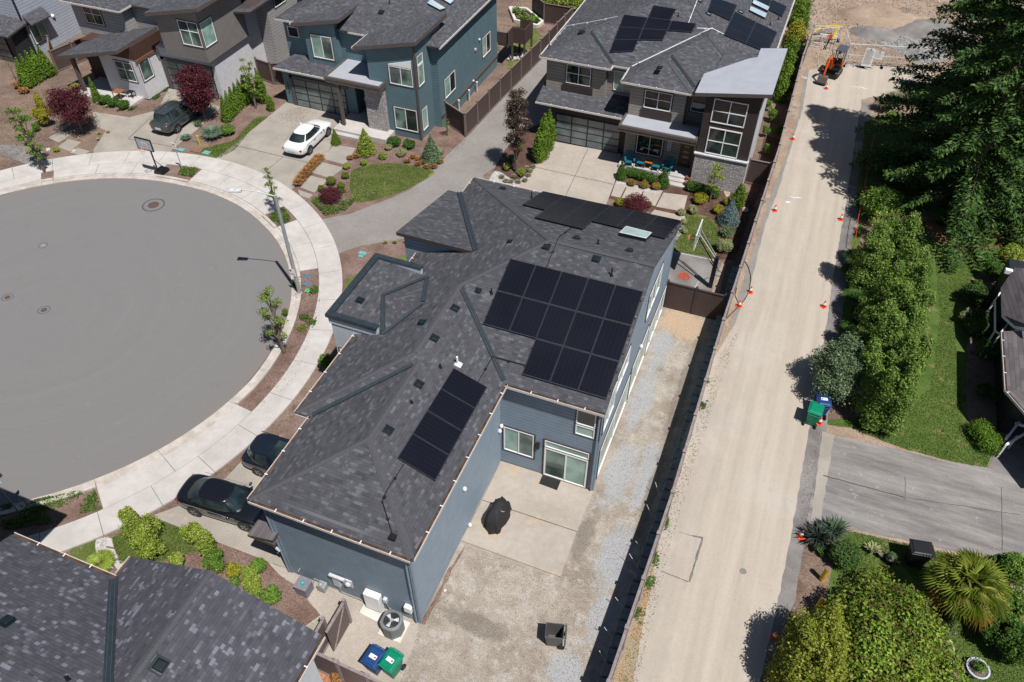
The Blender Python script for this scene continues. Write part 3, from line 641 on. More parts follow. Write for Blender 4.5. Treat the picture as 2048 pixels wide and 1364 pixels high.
def joint(lst, w=.016, z=.036):
    m = MB()
    for p, q in lst:
        g1 = Vector(G3(*p, z)) if len(p) == 2 else Vector((p[0], p[1], z)); g2 = Vector(G3(*q, z)) if len(q) == 2 else Vector((q[0], q[1], z)); s = (g2-g1); s = Vector((-s.y, s.x, 0)).normalized()*w; m.poly([g1-s, g2-s, g2+s, g1+s])
    struct('joint_line', m, [plain('dark_joint', (.075, .062, .05), .95)])  # thin dark strips along the slab joints
joint([((1176, 297), (1122, 411)), ((1070, 334), (1228, 369)), ((468, 290), (640, 331)), ((566, 314), (508, 361)), ((315, 222), (371, 246)), ((256, 278), (344, 293)), ((314, 223), (257, 277)), ((371, 246), (345, 292)), ((1253, 373), (1242, 397)), ((1287, 382), (1279, 401))])
# ------------------------------------------------------------------ house building helpers
class Plane:
    def __init__(s, x0, y0, z0, kx, ky): s.x0, s.y0, s.z0, s.kx, s.ky = x0, y0, z0, kx, ky
    def __call__(s, x, y): return s.z0+s.kx*(x-s.x0)+s.ky*(y-s.y0)
    def up(s, d): return Plane(s.x0, s.y0, s.z0+d, s.kx, s.ky)
    def at(s, px, py):
        a = np.array(G3(px, py, 0)); b = np.array(G3(px, py, 10)); g = lambda q: q[2]-s(q[0], q[1])
        t = g(a)/(g(a)-g(b)); return Vector(a+t*(b-a))
    def pts(s, xy): return [(x, y, s(x, y)) for x, y in xy]
def on_y(px, py, y):
    a = np.array(G3(px, py, 0)); b = np.array(G3(px, py, 10)); t = (y-a[1])/(b[1]-a[1]); return Vector(a+t*(b-a))
def on_x(px, py, x):
    a = np.array(G3(px, py, 0)); b = np.array(G3(px, py, 10)); t = (x-a[0])/(b[0]-a[0]); return Vector(a+t*(b-a))
def strip(mb, p, q, w, zc, zs, mi=0):
    p, q = Vector(p), Vector(q); d = q-p; s = Vector((-d.y, d.x, 0)).normalized()*w/2
    up = lambda v, k: (v.x, v.y, v.z+k)
    mb.poly([up(p-s, zs), up(q-s, zs), up(q, zc), up(p, zc)], mi); mb.poly([up(p, zc), up(q, zc), up(q+s, zs), up(p+s, zs)], mi)
def caps(lines, parent, w=.26, name='ridge_cap'):
    m = MB()
    for p, q in lines: strip(m, p, q, w, .042, -.002)
    return m.build(name, 'cap', parent)
def valleys(lines, parent, w=.22):
    m = MB()
    for p, q in lines:
        p, q = Vector(p), Vector(q); d = q-p; s = Vector((-d.y, d.x, 0)).normalized()*w/2
        m.poly([p-s+Vector((0, 0, .035+w*.13)), q-s+Vector((0, 0, .035+w*.13)), q+Vector((0, 0, .03)), p+Vector((0, 0, .03))])
        m.poly([p+Vector((0, 0, .03)), q+Vector((0, 0, .03)), q+s+Vector((0, 0, .035+w*.13)), p+s+Vector((0, 0, .035+w*.13))])
        for k in (-.35, .35):
            a = p+s*k*1.2+Vector((0, 0, .075)); b = q+s*k*1.2+Vector((0, 0, .075)); e = s.normalized()*.012
            m.poly([a-e, b-e, b+e, a+e], 1)
    return m.build('valley_flashing', ['valley', 'valley_line'], parent)
def gutters(lines, parent, debris=True, w=.11):
    """lines: (p, q, outward dir xy)"""
    m = MB()
    for p, q, o in lines:
        p, q = Vector(p), Vector(q); o = Vector((o[0], o[1], 0)); d = (q-p).normalized()
        def bar(a0, a1, z0, z1, mi):
            c = [p+o*a0, q+o*a0, q+o*a1, p+o*a1]
            if d.cross(o).z < 0: c = c[::-1]
            m.slab([(v.x, v.y, v.z+z1) for v in c], z1-z0, mi)
        bar(-.02, w-.025, -.13, -.045 if debris else -.03, 1 if debris else 0); bar(w-.025, w, -.13, -.005, 0)
        L = (q-p).length; k = 1
        while k*1.15 < L:
            c = p+d*(k*1.15); e = d*.018
            m.slab([tuple(c-e+o*-.01+Vector((0, 0, .012))), tuple(c+e+o*-.01+Vector((0, 0, .012))), tuple(c+e+o*(w+.01)+Vector((0, 0, .012))), tuple(c-e+o*(w+.01)+Vector((0, 0, .012)))], .012, 2); k += 1
    return m.build('gutter', ['gutter', 'gutterin' if debris else 'gutter', 'white'], parent)
def win(parent, face, pl, a0, a1, z0, z1, mull=(.5,), hm=(), glass='glass', trim='darktrim', z1b=None, tw=.075, fw=.045, name='window', glass2=None):
    """window on the wall plane `pl` of side S/E/W; a0..a1 along the wall; z1b = top at a1 when slanted"""
    zt = lambda a: z1 if z1b is None else z1+(z1b-z1)*(a-a0)/(a1-a0)
    def P(a, d, z): return {'S': (a, pl-d, z), 'N': (a, pl+d, z), 'E': (pl+d, a, z), 'W': (pl-d, a, z)}[face]
    flip = face in ('N', 'W')
    if face == 'E' or face == 'N': pass
    def blk(m, b0, b1, c0, c1, d0, d1, mi=0, c1b=None):
        c1b = c1 if c1b is None else c1b
        vs = [P(b0, d0, c0), P(b1, d0, c0), P(b1, d0, c1b), P(b0, d0, c1), P(b0, d1, c0), P(b1, d1, c0), P(b1, d1, c1b), P(b0, d1, c1)]
        fs = [(4, 5, 6, 7), (0, 1, 5, 4), (1, 2, 6, 5), (2, 3, 7, 6), (3, 0, 4, 7)]
        if face in ('N', 'W'): fs = [f[::-1] for f in fs]
        m.add(vs, fs, mi)
    g = MB(); xs = [a0]+[a0+(a1-a0)*t for t in mull]+[a1]
    for i in range(len(xs)-1): blk(g, xs[i], xs[i+1], z0, zt(xs[i])-.01, .004, .012+.002*(i % 2), (i % 2) if glass2 else 0, zt(xs[i+1])-.01)
    w = g.build(name, [glass] if not glass2 else [glass, glass2], parent)
    f = MB(); q = fw
    blk(f, a0, a1, z0, z0+q, 0, .05); blk(f, a0, a1, zt(a0)-q, zt(a0), 0, .051, 0, zt(a1))
    f.f and None
    blk(f, a0, a0+q, z0+q, zt(a0)-q, 0, .05); blk(f, a1-q, a1, z0+q, zt(a1)-q, 0, .05)
    for t in mull:
        c = a0+(a1-a0)*t; blk(f, c-q*.5, c+q*.5, z0+q, zt(c)-q, 0, .045)
    for h in hm:
        c = z0+(z1-z0)*h; blk(f, a0+q, a1-q, c-q*.45, c+q*.45, 0, .042)
    f.build('frame', 'white', w)
    if trim:
        t = MB()
        blk(t, a0-tw, a1+tw, z0-tw, z0-.002, 0, .035); blk(t, a0-tw, a1+tw, zt(a0)+.002, zt(a0)+tw, 0, .035, 0, zt(a1)+tw)
        blk(t, a0-tw, a0-.002, z0-.002, zt(a0)+.002, 0, .034); blk(t, a1+.002, a1+tw, z0-.002, zt(a1)+.002, 0, .034)
        t.build('trim', trim, w)
    return w
def garage_door(parent, y, x0, x1, z0, z1, glass='frost', cols=4, rows=4):
    m = MB(); m.box(x0, x1, y-.05, y, z0, z1); d = m.build('garage_door', 'blackm', parent)
    g = MB(); dx = (x1-x0)/cols; dz = (z1-z0)/rows
    for i in range(cols):
        for j in range(rows): g.box(x0+i*dx+.05, x0+(i+1)*dx-.05, y-.058, y-.04, z0+j*dz+.045, z0+(j+1)*dz-.045)
    g.build('glass_panel', glass, d); return d
def panels(parent, f, c, nu, nv, only=None, lift=.13, gap=.02, mat='panel'):
    """c: TL, TR, BR, BL pixels on the plane; nu across, nv down"""
    fl = f.up(lift); TL, TR, BR, BL = [fl.at(*q) if len(q) == 2 else Vector((q[0], q[1], fl(q[0], q[1]))) for q in c]
    P = lambda u, v: (TL*(1-u)+TR*u)*(1-v)+(BL*(1-u)+BR*u)*v
    rails = MB()
    for j in range(nv):
        us = [i for i in range(nu) if only is None or (i, j) in only]
        if not us: continue
        for i in us:
            g1 = gap/((TR-TL).length); g2 = gap/((BL-TL).length)
            q = [P((i)/nu+g1*.5, (j)/nv+g2*.5), P((i+1)/nu-g1*.5, j/nv+g2*.5), P((i+1)/nu-g1*.5, (j+1)/nv-g2*.5), P(i/nu+g1*.5, (j+1)/nv-g2*.5)]
            m = MB(); cc = (q[0]+q[1]+q[2]+q[3])/4
            m.slab([tuple(v) for v in q], .04, 0)
            k = .018; inn = [v+(cc-v).normalized()*.03+Vector((0, 0, .004)) for v in q]
            pts = [tuple(v) for v in inn]
            a = sum(pts[t][0]*pts[(t+1) % 4][1]-pts[(t+1) % 4][0]*pts[t][1] for t in range(4))
            m.poly(pts if a > 0 else pts[::-1], 1)
            m.build('solar_panel', ['panelf', mat], parent)
        for t in (.25, .75):
            a = P(us[0]/nu-.008, (j+t)/nv); b = P((us[-1]+1)/nu+.008, (j+t)/nv)
            rails.cyl(a-Vector((0, 0, .07)), b-Vector((0, 0, .07)), .025, n=4)
            for i in range(us[0], us[-1]+1):
                h = P((i+.5)/nu, (j+t)/nv); rails.box(h.x-.03, h.x+.03, h.y-.03, h.y+.03, h.z-lift-.01, h.z-.06)
    rails.build('panel_rail', 'blackm', parent)
def roof_vent(parent, f, px, py, s=.3, mat='vent'):
    c = f.at(px, py); m = MB(); n = Vector((-f.kx, -f.ky, 1)).normalized(); dn = Vector((-f.kx, -f.ky, 0)); dn = dn.normalized() if dn.length > 0 else Vector((0, -1, 0)); ac = Vector((-dn.y, dn.x, 0))
    dn = (dn-n*dn.dot(n)).normalized()
    def q(a, b, h): return tuple(c+ac*a*s+dn*b*s+n*h*s)
    vs = [q(-.5, -.5, .0), q(.5, -.5, .0), q(.5, .5, 0), q(-.5, .5, 0), q(-.5, -.5, .22), q(.5, -.5, .22), q(.5, .5, .30), q(-.5, .5, .30), q(-.34, -.36, .36), q(.34, -.36, .36), q(.34, .34, .46), q(-.34, .34, .46)]
    m.add(vs, [(0, 1, 5, 4), (1, 2, 6, 5), (2, 3, 7, 6), (3, 0, 4, 7), (4, 5, 9, 8), (5, 6, 10, 9), (6, 7, 11, 10), (7, 4, 8, 11), (8, 9, 10, 11)])
    m.add([q(-.75, -.8, .03), q(.75, -.8, .03), q(.75, .6, .03), q(-.75, .6, .03)], [(0, 1, 2, 3)])
    return m.build('roof_vent', mat, parent, bevel=.01)
def pipe(parent, f, px, py, h=.3, r=.035, mat='black', base=True, name='vent_pipe'):
    c = f.at(px, py); m = MB(); m.cyl(c, c+Vector((0, 0, h)), r, n=8)
    if base: m.cyl(c-Vector((0, 0, .02)), c+Vector((0, 0, .07)), r*2.4, r*1.2, n=8)
    return m.build(name, mat, parent)
def conduit(parent, f, lst, r=.018, mat='black', lift=.07):
    p = [f(x) if False else x for x in lst]; m = MB(); pts = [(q if not isinstance(q, tuple) else f.up(lift).at(*q)) for q in lst]
    m.tube(pts, r, 6)
    for a in pts: m.ball(a, r*1.6, nu=6, nv=4)
    for a, b in zip(pts[:-1], pts[1:]):
        n = max(1, int((b-a).length/.9))
        for i in range(n): c = a+(b-a)*(i+.5)/n; m.box(c.x-.045, c.x+.045, c.y-.045, c.y+.045, c.z-lift, c.z-.005)
    return m.build('conduit', mat, parent)
def skylight(parent, f, c, mat='sky_glass', lift=.16, curb='vent'):
    p = [f.up(.0).at(*q) for q in c]; ctr = sum(p, Vector())/4; L = [v+Vector((0, 0, lift)) for v in p]
    m = MB(); m.slab([tuple(v) for v in L], lift+.02, 0); inn = [tuple(v+(ctr-v).normalized()*.07+Vector((0, 0, lift+.012))) for v in p]
    o = m.build('skylight', [curb], parent); g = MB(); g.slab(inn, .008)
    g.build('glass_pane', mat, o); fr = MB()
    for a, b in zip(L, L[1:]+L[:1]):
        d = (b-a).normalized(); i = (ctr+Vector((0, 0, lift))-a); s = Vector((-d.y, d.x, 0)); s = s if s.dot(i) > 0 else -s
        q = [a+Vector((0, 0, .02)), b+Vector((0, 0, .02)), b+s*.05+Vector((0, 0, .02)), a+s*.05+Vector((0, 0, .02))]; fr.slab([tuple(v) for v in q], .02)
    fr.build('frame', 'greyl', o); return o

# ------------------------------------------------------------------ the slate blue house in the middle
K = .37; ZEV = 5.85
H = thing('house', 'slate blue house with three black solar arrays on its shingle roof, middle of the lot', 'house', (-9.5, 20, 0))
hw = MB(); WZ = 5.67
hw.prism([(-14.41, 11.7), (-8.48, 11.7), (-8.48, 20.15), (-8.9, 20.6), (-14.41, 20.6)], 0.12, WZ)
hw.prism([(-15.0, 16.1), (-14.2, 16.1), (-14.2, 20.6), (-15.0, 20.6)], .12, WZ)
hw.prism([(-15.0, 20.602), (-4.0, 20.602), (-4.0, 32.95), (-15.0, 32.95)], .12, WZ)
hw.prism([(-8.9, 20.15), (-4.0, 20.15), (-4.0, 20.6), (-8.9, 20.6)], .12, WZ)
hw.prism([(-6.5, 20.15), (-4.0, 20.15), (-4.0, 26.575), (-6.5, 26.575)], WZ-.01, 5, z1f=lambda x, y: ZEV+K*(y-19.9)-.16)
hw.prism([(-6.5, 26.576), (-4.0, 26.576), (-4.0, 32.95), (-6.5, 32.95)], WZ-.01, 5, z1f=lambda x, y: ZEV+K*(33.25-y)-.16)
for o_ in range(len(hw.f)):   # east faces take the lighter sunlit copy of the siding, with flatter boards
    pass
wall = hw.build('wall', ['blue', 'blue_sunlit'], H)
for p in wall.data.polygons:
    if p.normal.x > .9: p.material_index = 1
fm = MB(); fm.prism([(-14.38, 11.73), (-8.51, 11.73), (-8.51, 20.18), (-4.03, 20.18), (-4.03, 32.9), (-14.95, 32.9), (-14.95, 16.2), (-14.38, 16.2)], -.02, .118); fm.build('foundation', 'conc', H)
# corner boards
for q in ((-8.54, -8.44, 11.66, 11.76), (-4.06, -3.965, 20.115, 20.21), (-14.45, -14.35, 11.66, 11.76), (-4.06, -3.965, 32.89, 32.99)):
    cb = MB(); cb.box(*q, .12, 5.65); cb.build('corner_board', 'blue', H)
xw1, xw2, xe, xr, ys, yp, yn, yj = -14.65, -15.3, -8.12, -3.84, 11.33, 19.9, 33.25, 15.45
pW1 = Plane(xw1, 0, ZEV, K, 0); pW2 = Plane(xw2, 0, ZEV, K, 0); pE = Plane(xe, 0, ZEV, -K, 0)
pS = Plane(0, ys, ZEV, 0, K); pJ = Plane(0, yj, ZEV, 0, K); pP = Plane(0, yp, ZEV, 0, K); pN = Plane(0, yn, ZEV, 0, -K)
z = lambda f, x, y: (x, y, f(x, y))
S_ = z(pS, -11.385, 14.595); A1 = z(pW1, -11.385, 18.715); T_ = z(pW2, -11.71, 19.04); J_ = z(pW2, -11.71, 23.49); R1 = z(pW2, -8.625, 26.575); R2 = (xr, 26.575, pP(0, 26.575))
E1 = z(pS, xw1, ys); E2 = z(pS, xe, ys); E3 = z(pP, xe, yp); E4 = z(pP, xr, yp); NE = z(pN, xr, yn); NW = z(pN, xw2, yn); W1 = z(pJ, xw1, yj); W2 = z(pJ, xw2, yj)
rm = MB(); T0 = .13
for f in ([E1, E2, S_], [E2, E3, J_, T_, A1, S_], [E1, S_, A1, W1], [W1, A1, T_, W2], [W2, T_, J_, R1, NW], [NW, R1, R2, NE], [E3, E4, R2, R1, J_]): rm.slab([tuple(v) for v in f], T0, 0, 1)
roof = rm.build('roof', ['roof', 'darktrim'], H)
caps([(E1, S_), (E2, S_), (S_, A1), (W2, T_), (T_, J_), (J_, R1), (NW, R1), (R1, R2)], roof)
lerp = lambda a, b, t: tuple(a[i]+(b[i]-a[i])*t for i in range(3))
valleys([(lerp(E3, J_, .03), lerp(E3, J_, .97)), (lerp(W1, A1, .02), lerp(W1, A1, .95))], roof)
gutters([(E1, E2, (0, -1)), (E2, E3, (1, 0)), (E3, E4, (0, -1)), (E1, W1, (-1, 0)), (W2, NW, (-1, 0)), (W1, W2, (0, -1)), (NW, NE, (0, 1))], roof)
# upper front shed dormer
DW = MB(); pD = Plane(-16.2, 26.0, 7.05, 0, -.219)
dv = [(-16.2, 26.0), (-16.2, 31.75), (-15.48, 31.75), (-12.06, 26.0)]
DW.slab(pD.pts(dv), .2, 0, 1); DW.build('dormer_roof', ['roof', 'darktrim'], H)
dw = MB(); dw.prism([(-15.95, 26.25), (-12.3, 26.25), (-15.1, 31.45), (-15.95, 31.45)], 0.1, 5, z1f=lambda x, y: pD(x, y)-.2); dw.build('dormer_wall', 'blue', H)
valleys([((-15.5, 31.7, 5.83), (-12.1, 26.1, 7.04))], H, .26)
# porch box with parapet
bx0, bx1, by0, by1, bz = -16.6, -14.15, 20.1, 24.6, 6.69
pb = MB(); pb.box(bx0+.12, bx1, by0+.1, by1-.1, 0.1, 6.15); pb.box(bx0+.05, bx1+.02, by0+.05, by0+.22, 6.15, bz-.04); pb.box(bx0+.05, bx1+.02, by1-.22, by1-.05, 6.15, bz-.04); pb.box(bx0+.05, bx0+.25, by0+.22, by1-.22, 6.15, bz-.04)
pb.build('porch_wall', 'greyw', H)
pc_ = MB(); pc_.box(bx0, bx1+.05, by0, by0+.26, bz-.04, bz+.02); pc_.box(bx0, bx1+.05, by1-.26, by1, bz-.04, bz+.02); pc_.box(bx0, bx0+.3, by0+.26, by1-.26, bz-.04, bz+.02)
pc_.box(bx0-.02, bx1+.03, by0-.03, by0-.002, bz-.16, bz+.0); pc_.box(bx0-.02, bx1+.03, by1+.002, by1+.03, bz-.16, bz); pc_.box(bx0-.03, bx0-.002, by0, by1, bz-.16, bz); pc_.build('parapet_cap', 'valley', H)
pI = Plane(bx0, 22.5, 6.66, -.12, 0); pim = MB()
pim.slab([(-16.3, 20.35, pI(-16.3, 0)), (-13.75, 20.35, pI(-13.75, 0)), (-13.75, 24.35, pI(-13.75, 0)), (-16.3, 24.35, pI(-16.3, 0))], .1)
c0 = (-14.95, 22.25, 6.51); c1 = (-12.95, 22.25, 6.74); cS = (-13.86, 20.15, 6.38); cN = (-13.72, 24.2, 6.43)
pim.slab([cS, c1, c0], .05); pim.slab([c0, c1, cN], .05); pim.build('porch_roof', 'roof', H)
valleys([(c0, cS), (cN, c0), (cS, lerp(cS, c1, .97)), (cN, lerp(cN, c1, .97))], H, .2)
win(H, 'S', by0+.1, -16.3, -15.45, 2.2, 4.6, mull=(), glass='glassg', trim='browntrim')
# pent roof over the garage doors
pt = MB(); pp = Plane(-14.4, 0, 3.25, .30, 0); pt.slab(pp.pts([(-15.55, 11.3), (-14.3, 11.3), (-14.3, 16.0), (-15.55, 16.0)]), .14, 0, 1)
pt.box(-15.5, -14.35, 11.32, 11.5, 2.72, 2.9, 1); pt.build('pent_roof', ['roof_old', 'browntrim'], H)
br_ = MB(); br_.cyl((-15.2, 11.55, 2.85), (-14.5, 11.6, 1.9), .06, n=6); br_.build('pent_brace', 'greyl', H)
# downpipes
for q in ([(-14.6, 11.4, 5.7), (-14.5, 11.64, 5.35), (-14.48, 11.64, .2)], [(-8.3, 11.4, 5.7), (-8.6, 11.62, 5.3), (-8.6, 11.62, .15)], [(-3.95, 19.9, 5.7), (-4.08, 20.08, 5.3), (-4.08, 20.08, .15)]):
    dp = MB(); dp.tube(q, .045, 6); dp.build('downpipe', 'blue', H)
# windows, doors
win(H, 'S', 20.15, -8.3, -6.88, 1.1, 2.74, glass='glassg', glass2='glass')
sl = win(H, 'S', 20.15, -6.36, -4.34, .13, 2.16, glass='glass', glass2='glassg', fw=.07, name='sliding_door'); win(H, 'S', 20.15, -6.36, -4.34, 2.24, 2.68, mull=(), glass='glassg', name='transom_window')
win(H, 'S', 20.15, -5.05, -4.22, 4.45, 5.36, mull=(), glass='glassd', tw=.06); win(H, 'S', 20.15, -5.05, -4.22, 3.78, 4.38, mull=(), glass='glassg', tw=.06)
cn = MB(); cn.box(-4.16, -3.985, 20.10, 20.3, 3.7, 5.42); cn.build('corner_post', 'darktrim', H)
for a0, a1, z0, z1, ml in ((20.55, 22.2, 3.75, 5.35, (.5,)), (22.3, 24.3, 4.4, 5.5, (.5,)), (27.5, 30.1, 4.15, 5.7, (.33, .66)), (20.6, 25.4, .5, 2.5, (.5,)), (29.2, 32.9, .2, 2.0, (.25, .5, .75)), (25.8, 28.9, .35, 2.55, (.5,))):
    win(H, 'E', -4.0, a0, a1, z0, z1, mull=ml, glass='glassg')
for a0, a1 in ((12.9, 14.75), (17.75, 19.35)): win(H, 'E', -8.48, a0, a1, 4.5, 5.2, mull=(), glass='glassg', tw=.05)
for q in ((-8.42, 16.2, 3.2), (-8.42, 19.95, 2.55), (-3.93, 27.2, 2.7), (-8.4, 16.4, .2), (-8.38, 20.05, 2.8)):
    lt = MB(); lt.ball(q, .09, .09, .13); lt.build('wall_vent_hood', 'white', H)
sc2 = MB(); sc2.box(-6.74, -6.6, 20.0, 20.14, 2.0, 2.35); sc2.build('wall_lamp', 'black', H)
# solar arrays
panels(H, pP, [(1020.5, 516.4), (1287.4, 582.4), (-3.96, pP.up(.13).at(1215.7, 798.7).y, 'w'), (pP.up(.13).at(1020.5, 516.4).x, pP.up(.13).at(1130, 773).y, 'w')], 5, 3, only=[(i, j) for j in range(2) for i in range(5)]+[(2, 2), (3, 2), (4, 2)])
panels(H, pE, [(907, 735), (975, 774), (871, 962), (794, 915)], 1, 4)
panels(H, pN, [(1086, 382), (1364, 441), (1331, 476), (1045, 408)], 6, 2)
_tl = pN.up(.13).at(1086, 382); _bl = pN.up(.13).at(1045, 408); _tr = pN.up(.13).at(1364, 441); _br = pN.up(.13).at(1331, 476)
_q = [_bl+(_br-_bl)/6, _bl+(_br-_bl)/2]; _d = (_bl-_tl)/2; panels(H, pN, [tuple(_q[0]), tuple(_q[1]), tuple(_q[1]+_d), tuple(_q[0]+_d)], 2, 1)
for f, px, py in ((pW2, 843, 645), (pE, 870, 677), (pE, 911, 617), (pE, 839, 769), (pE, 778, 861), (pP, 1092, 494), (pP, 1192, 519), (pN, 1153, 476), (pN, 1259, 501), (pI, 721, 601), (pN, 1005, 377)): roof_vent(H, f, px, py, .26)
for f, px, py in ((pW2, 1019, 483), (pP, 956, 582)): roof_vent(H, f, px, py, .2)
for f, px, py, h in ((pP, 983, 587, .28), (pP, 1223, 551, .4), (pN, 1196, 488, .25), (pN, 1063, 396, .35), (pE, 881, 735, .2), (pE, 823, 805, .15)): pipe(H, f, px, py, h)
pipe(H, pE, 915, 728, .42, .045, 'white'); fl = MB(); q = pE.at(917, 729); fl.slab([(q.x-.14, q.y-.14, pE(q.x-.14, 0)+.025), (q.x+.14, q.y-.14, pE(q.x+.14, 0)+.025), (q.x+.14, q.y+.14, pE(q.x+.14, 0)+.025), (q.x-.14, q.y+.14, pE(q.x-.14, 0)+.025)], .01); fl.build('pipe_flashing', 'greyl', H)
conduit(H, pE, [(806, 930), (773, 982), (765, 1003)]); conduit(H, pS, [(765, 1003), (786, 1072)]); bx = MB(); q = pS.at(786, 1076); bx.box(q.x-.12, q.x+.12, q.y-.12, q.y+.1, q.z, q.z+.14); bx.build('junction_box', 'black', H)
conduit(H, pE, [(957, 762), (985, 713)]); conduit(H, pP, [(985, 713), (1050, 730)]); conduit(H, pP, [(1094, 532), (1118, 473)]); conduit(H, pN, [(1118, 473), (1142, 456)])
skylight(H, pN, [(1251, 459), (1303, 472), (1291, 484), (1238, 472)], lift=.2)
# service equipment on the south wall
sv = MB(); sv.box(-12.2, -11.9, 11.56, 11.69, .75, 1.4); sv.box(-12.28, -11.6, 11.5, 11.62, 1.5, 1.62); sv.build('electric_meter_panel', 'greyl', H)
sv = MB(); sv.box(-11.75, -11.35, 11.64, 11.69, .95, 1.45); sv.ball((-11.52, 11.6, 1.22), .13, .1, .13); sv.build('meter_dial', 'greyl', H)
sv = MB(); sv.box(-10.75, -10.05, 11.42, 11.69, .22, 1.35); sv.build('battery_cabinet', 'white', H, bevel=.03)
tx = MB()
sv = MB(); sv.box(-9.95, -9.8, 11.55, 11.69, .95, 1.2); sv.build('disconnect_box', 'greyl', H)
sv = MB(); sv.box(-9.0, -8.68, 11.5, 11.69, 1.0, 1.38); sv.build('utility_cabinet', 'white', H, bevel=.02)
for q in ([(-12.05, 11.62, .75), (-12.0, 11.6, .3), (-11.8, 11.62, .22), (-10.8, 11.6, .25), (-10.7, 11.6, .35)], [(-9.85, 11.6, .95), (-9.8, 11.62, .5), (-9.5, 11.6, .35), (-9.3, 11.4, .4)], [(-13.8, 11.64, .9), (-13.8, 11.5, .9), (-13.8, 11.5, .8)], [(-13.25, 11.5, .2), (-13.2, 11.62, .5), (-12.8, 11.6, .45), (-12.75, 11.55, .25)]):
    sv = MB(); sv.tube(q, .02); sv.build('service_conduit', 'grey', H)
sv = MB(); sv.box(-12.95, -12.6, 11.35, 11.65, .15, .55); sv.ball((-12.78, 11.45, .6), .12); sv.build('gas_meter', 'grey', H, bevel=.03)
dm = MB(); dm.prism([(-6.38, 19.6), (-5.5, 19.56), (-5.5, 20.1), (-6.38, 20.1)], .072, .09); tag(dm.build('doormat', plain('black_mat', (.02, .02, .02), .95)), 'black doormat at the sliding door of the patio', 'doormat')
# ------------------------------------------------------------------ teal house
def hiproof(x0, x1, y0, y1, z, k, mb, th=.14):
    """hipped sheet; ridge along the longer side; returns corner and ridge points"""
    w = min(x1-x0, y1-y0)/2
    if x1-x0 <= y1-y0: a = ((x0+x1)/2, y0+w, z+k*w); b = ((x0+x1)/2, y1-w, z+k*w)
    else: a = (x0+w, (y0+y1)/2, z+k*w); b = (x1-w, (y0+y1)/2, z+k*w)
    c = [(x0, y0, z), (x1, y0, z), (x1, y1, z), (x0, y1, z)]
    if x1-x0 <= y1-y0: fs = [[c[0], c[1], a], [c[1], c[2], b, a], [c[2], c[3], b], [c[3], c[0], a, b]]
    else: fs = [[c[0], c[1], b, a], [c[1], c[2], b], [c[2], c[3], a, b], [c[3], c[0], a]]
    for f in fs: mb.slab(f, th, 0, 1)
    return c, a, b
B = thing('house', 'teal clapboard house with stone entry column and flat grey entry canopy', 'house', (-30, 47, 0))
w = MB(); w.box(-36.2, -23.85, 46.5, 57.2, -1.4, 6.2); w.prism([(-36.4, 45.4), (-30.2, 45.4), (-30.2, 46.5), (-36.4, 46.5)], 0, 2.9); w.build('wall', 'tealw', B)
w = MB(); zt = Plane(-28.95, 0, 6.36, .235, 0)
w.prism([(-28.15, 44.3), (-24.45, 44.3), (-24.45, 48.3), (-28.15, 48.3)], 0, 1, z1f=lambda x, y: zt(x, y)-.2); w.build('tower_wall', 'teal', B)
zb = Plane(-34.95, 0, 6.35, .22, 0)
w = MB(); w.prism([(-34.15, 46.0), (-31.55, 46.0), (-31.55, 49), (-34.15, 49)], 3.2, 1, z1f=lambda x, y: zb(x, y)-.2); w.build('bay_wall', 'teal', B)
r = MB(); C_, a_, b_ = hiproof(-36.55, -23.5, 46.1, 57.6, 6.3, .37, r); rf = r.build('roof', ['roof_far', 'darktrim'], B)
caps([(C_[0], a_), (C_[1], b_), (a_, b_)], rf)
r = MB(); r.slab(zt.pts([(-28.95, 43.95), (-24.1, 43.95), (-24.1, 48.8), (-28.95, 48.8)]), .26, 0, 1); r.build('tower_roof', ['roof_far', 'browntrim'], B)
r = MB(); r.slab(zb.pts([(-34.95, 45.65), (-30.9, 45.65), (-30.9, 52), (-34.95, 52)]), .26, 0, 1); r.build('bay_roof', ['roof_far', 'browntrim'], B)
gp = Plane(0, 45.0, 3.05, 0, .42); r = MB(); r.slab([(-36.75, 45.0, 3.05), (-30.9, 45.0, 3.05), (-30.9, 46.5, gp(0, 46.5)), (-35.6, 46.5, gp(0, 46.5))], .14, 0, 1); r.slab([(-36.75, 45.0, 3.05), (-35.6, 46.5, gp(0, 46.5)), (-36.5, 47.4, 3.05)], .14, 0, 1); r.build('garage_roof', ['roof_far', 'darktrim'], B)
gutters([((-36.75, 45.0, 3.05), (-31.4, 45.0, 3.05), (0, -1))], B, False)
gutters([(C_[1], (C_[2][0], 57.5, 6.3), (1, 0)), (C_[0], (-34.9, 46.1, 6.3), (0, -1)), ((-30.5, 46.1, 6.3), (-28.9, 46.1, 6.3), (0, -1)), ((-28.95, 43.95, 6.34), (-28.95, 47.8, 6.34), (-1, 0)), ((-34.95, 45.65, 6.33), (-34.95, 47.2, 6.33), (-1, 0))], rf, False, .09)
cz = 4.05
can = MB(); a0, a1, f0, f1 = -31.3, -26.9, 43.45, 46.5
can.prism([(a0, f0), (a1, f0), (a1, 44.29), (-28.17, 44.29), (-28.17, f1), (a0, f1)], cz-.42, cz-.08, 1); can.prism([(a0+.15, f0+.15), (a1-.15, f0+.15), (a1-.15, 44.28), (-28.2, 44.28), (-28.2, f1), (a0+.15, f1)], cz-.08, cz-.05, 0)
can.box(a0, a1, f0, f0+.15, cz-.08, cz, 1); can.box(a0, a0+.15, f0+.15, f1, cz-.08, cz, 1); can.box(a1-.15, a1, f0+.15, 44.29, cz-.08, cz, 1); can.box(a0-.03, a1+.03, f0-.03, f0, cz-.2, cz-.02, 1); can.build('entry_canopy', ['membrane', 'browntrim'], B)
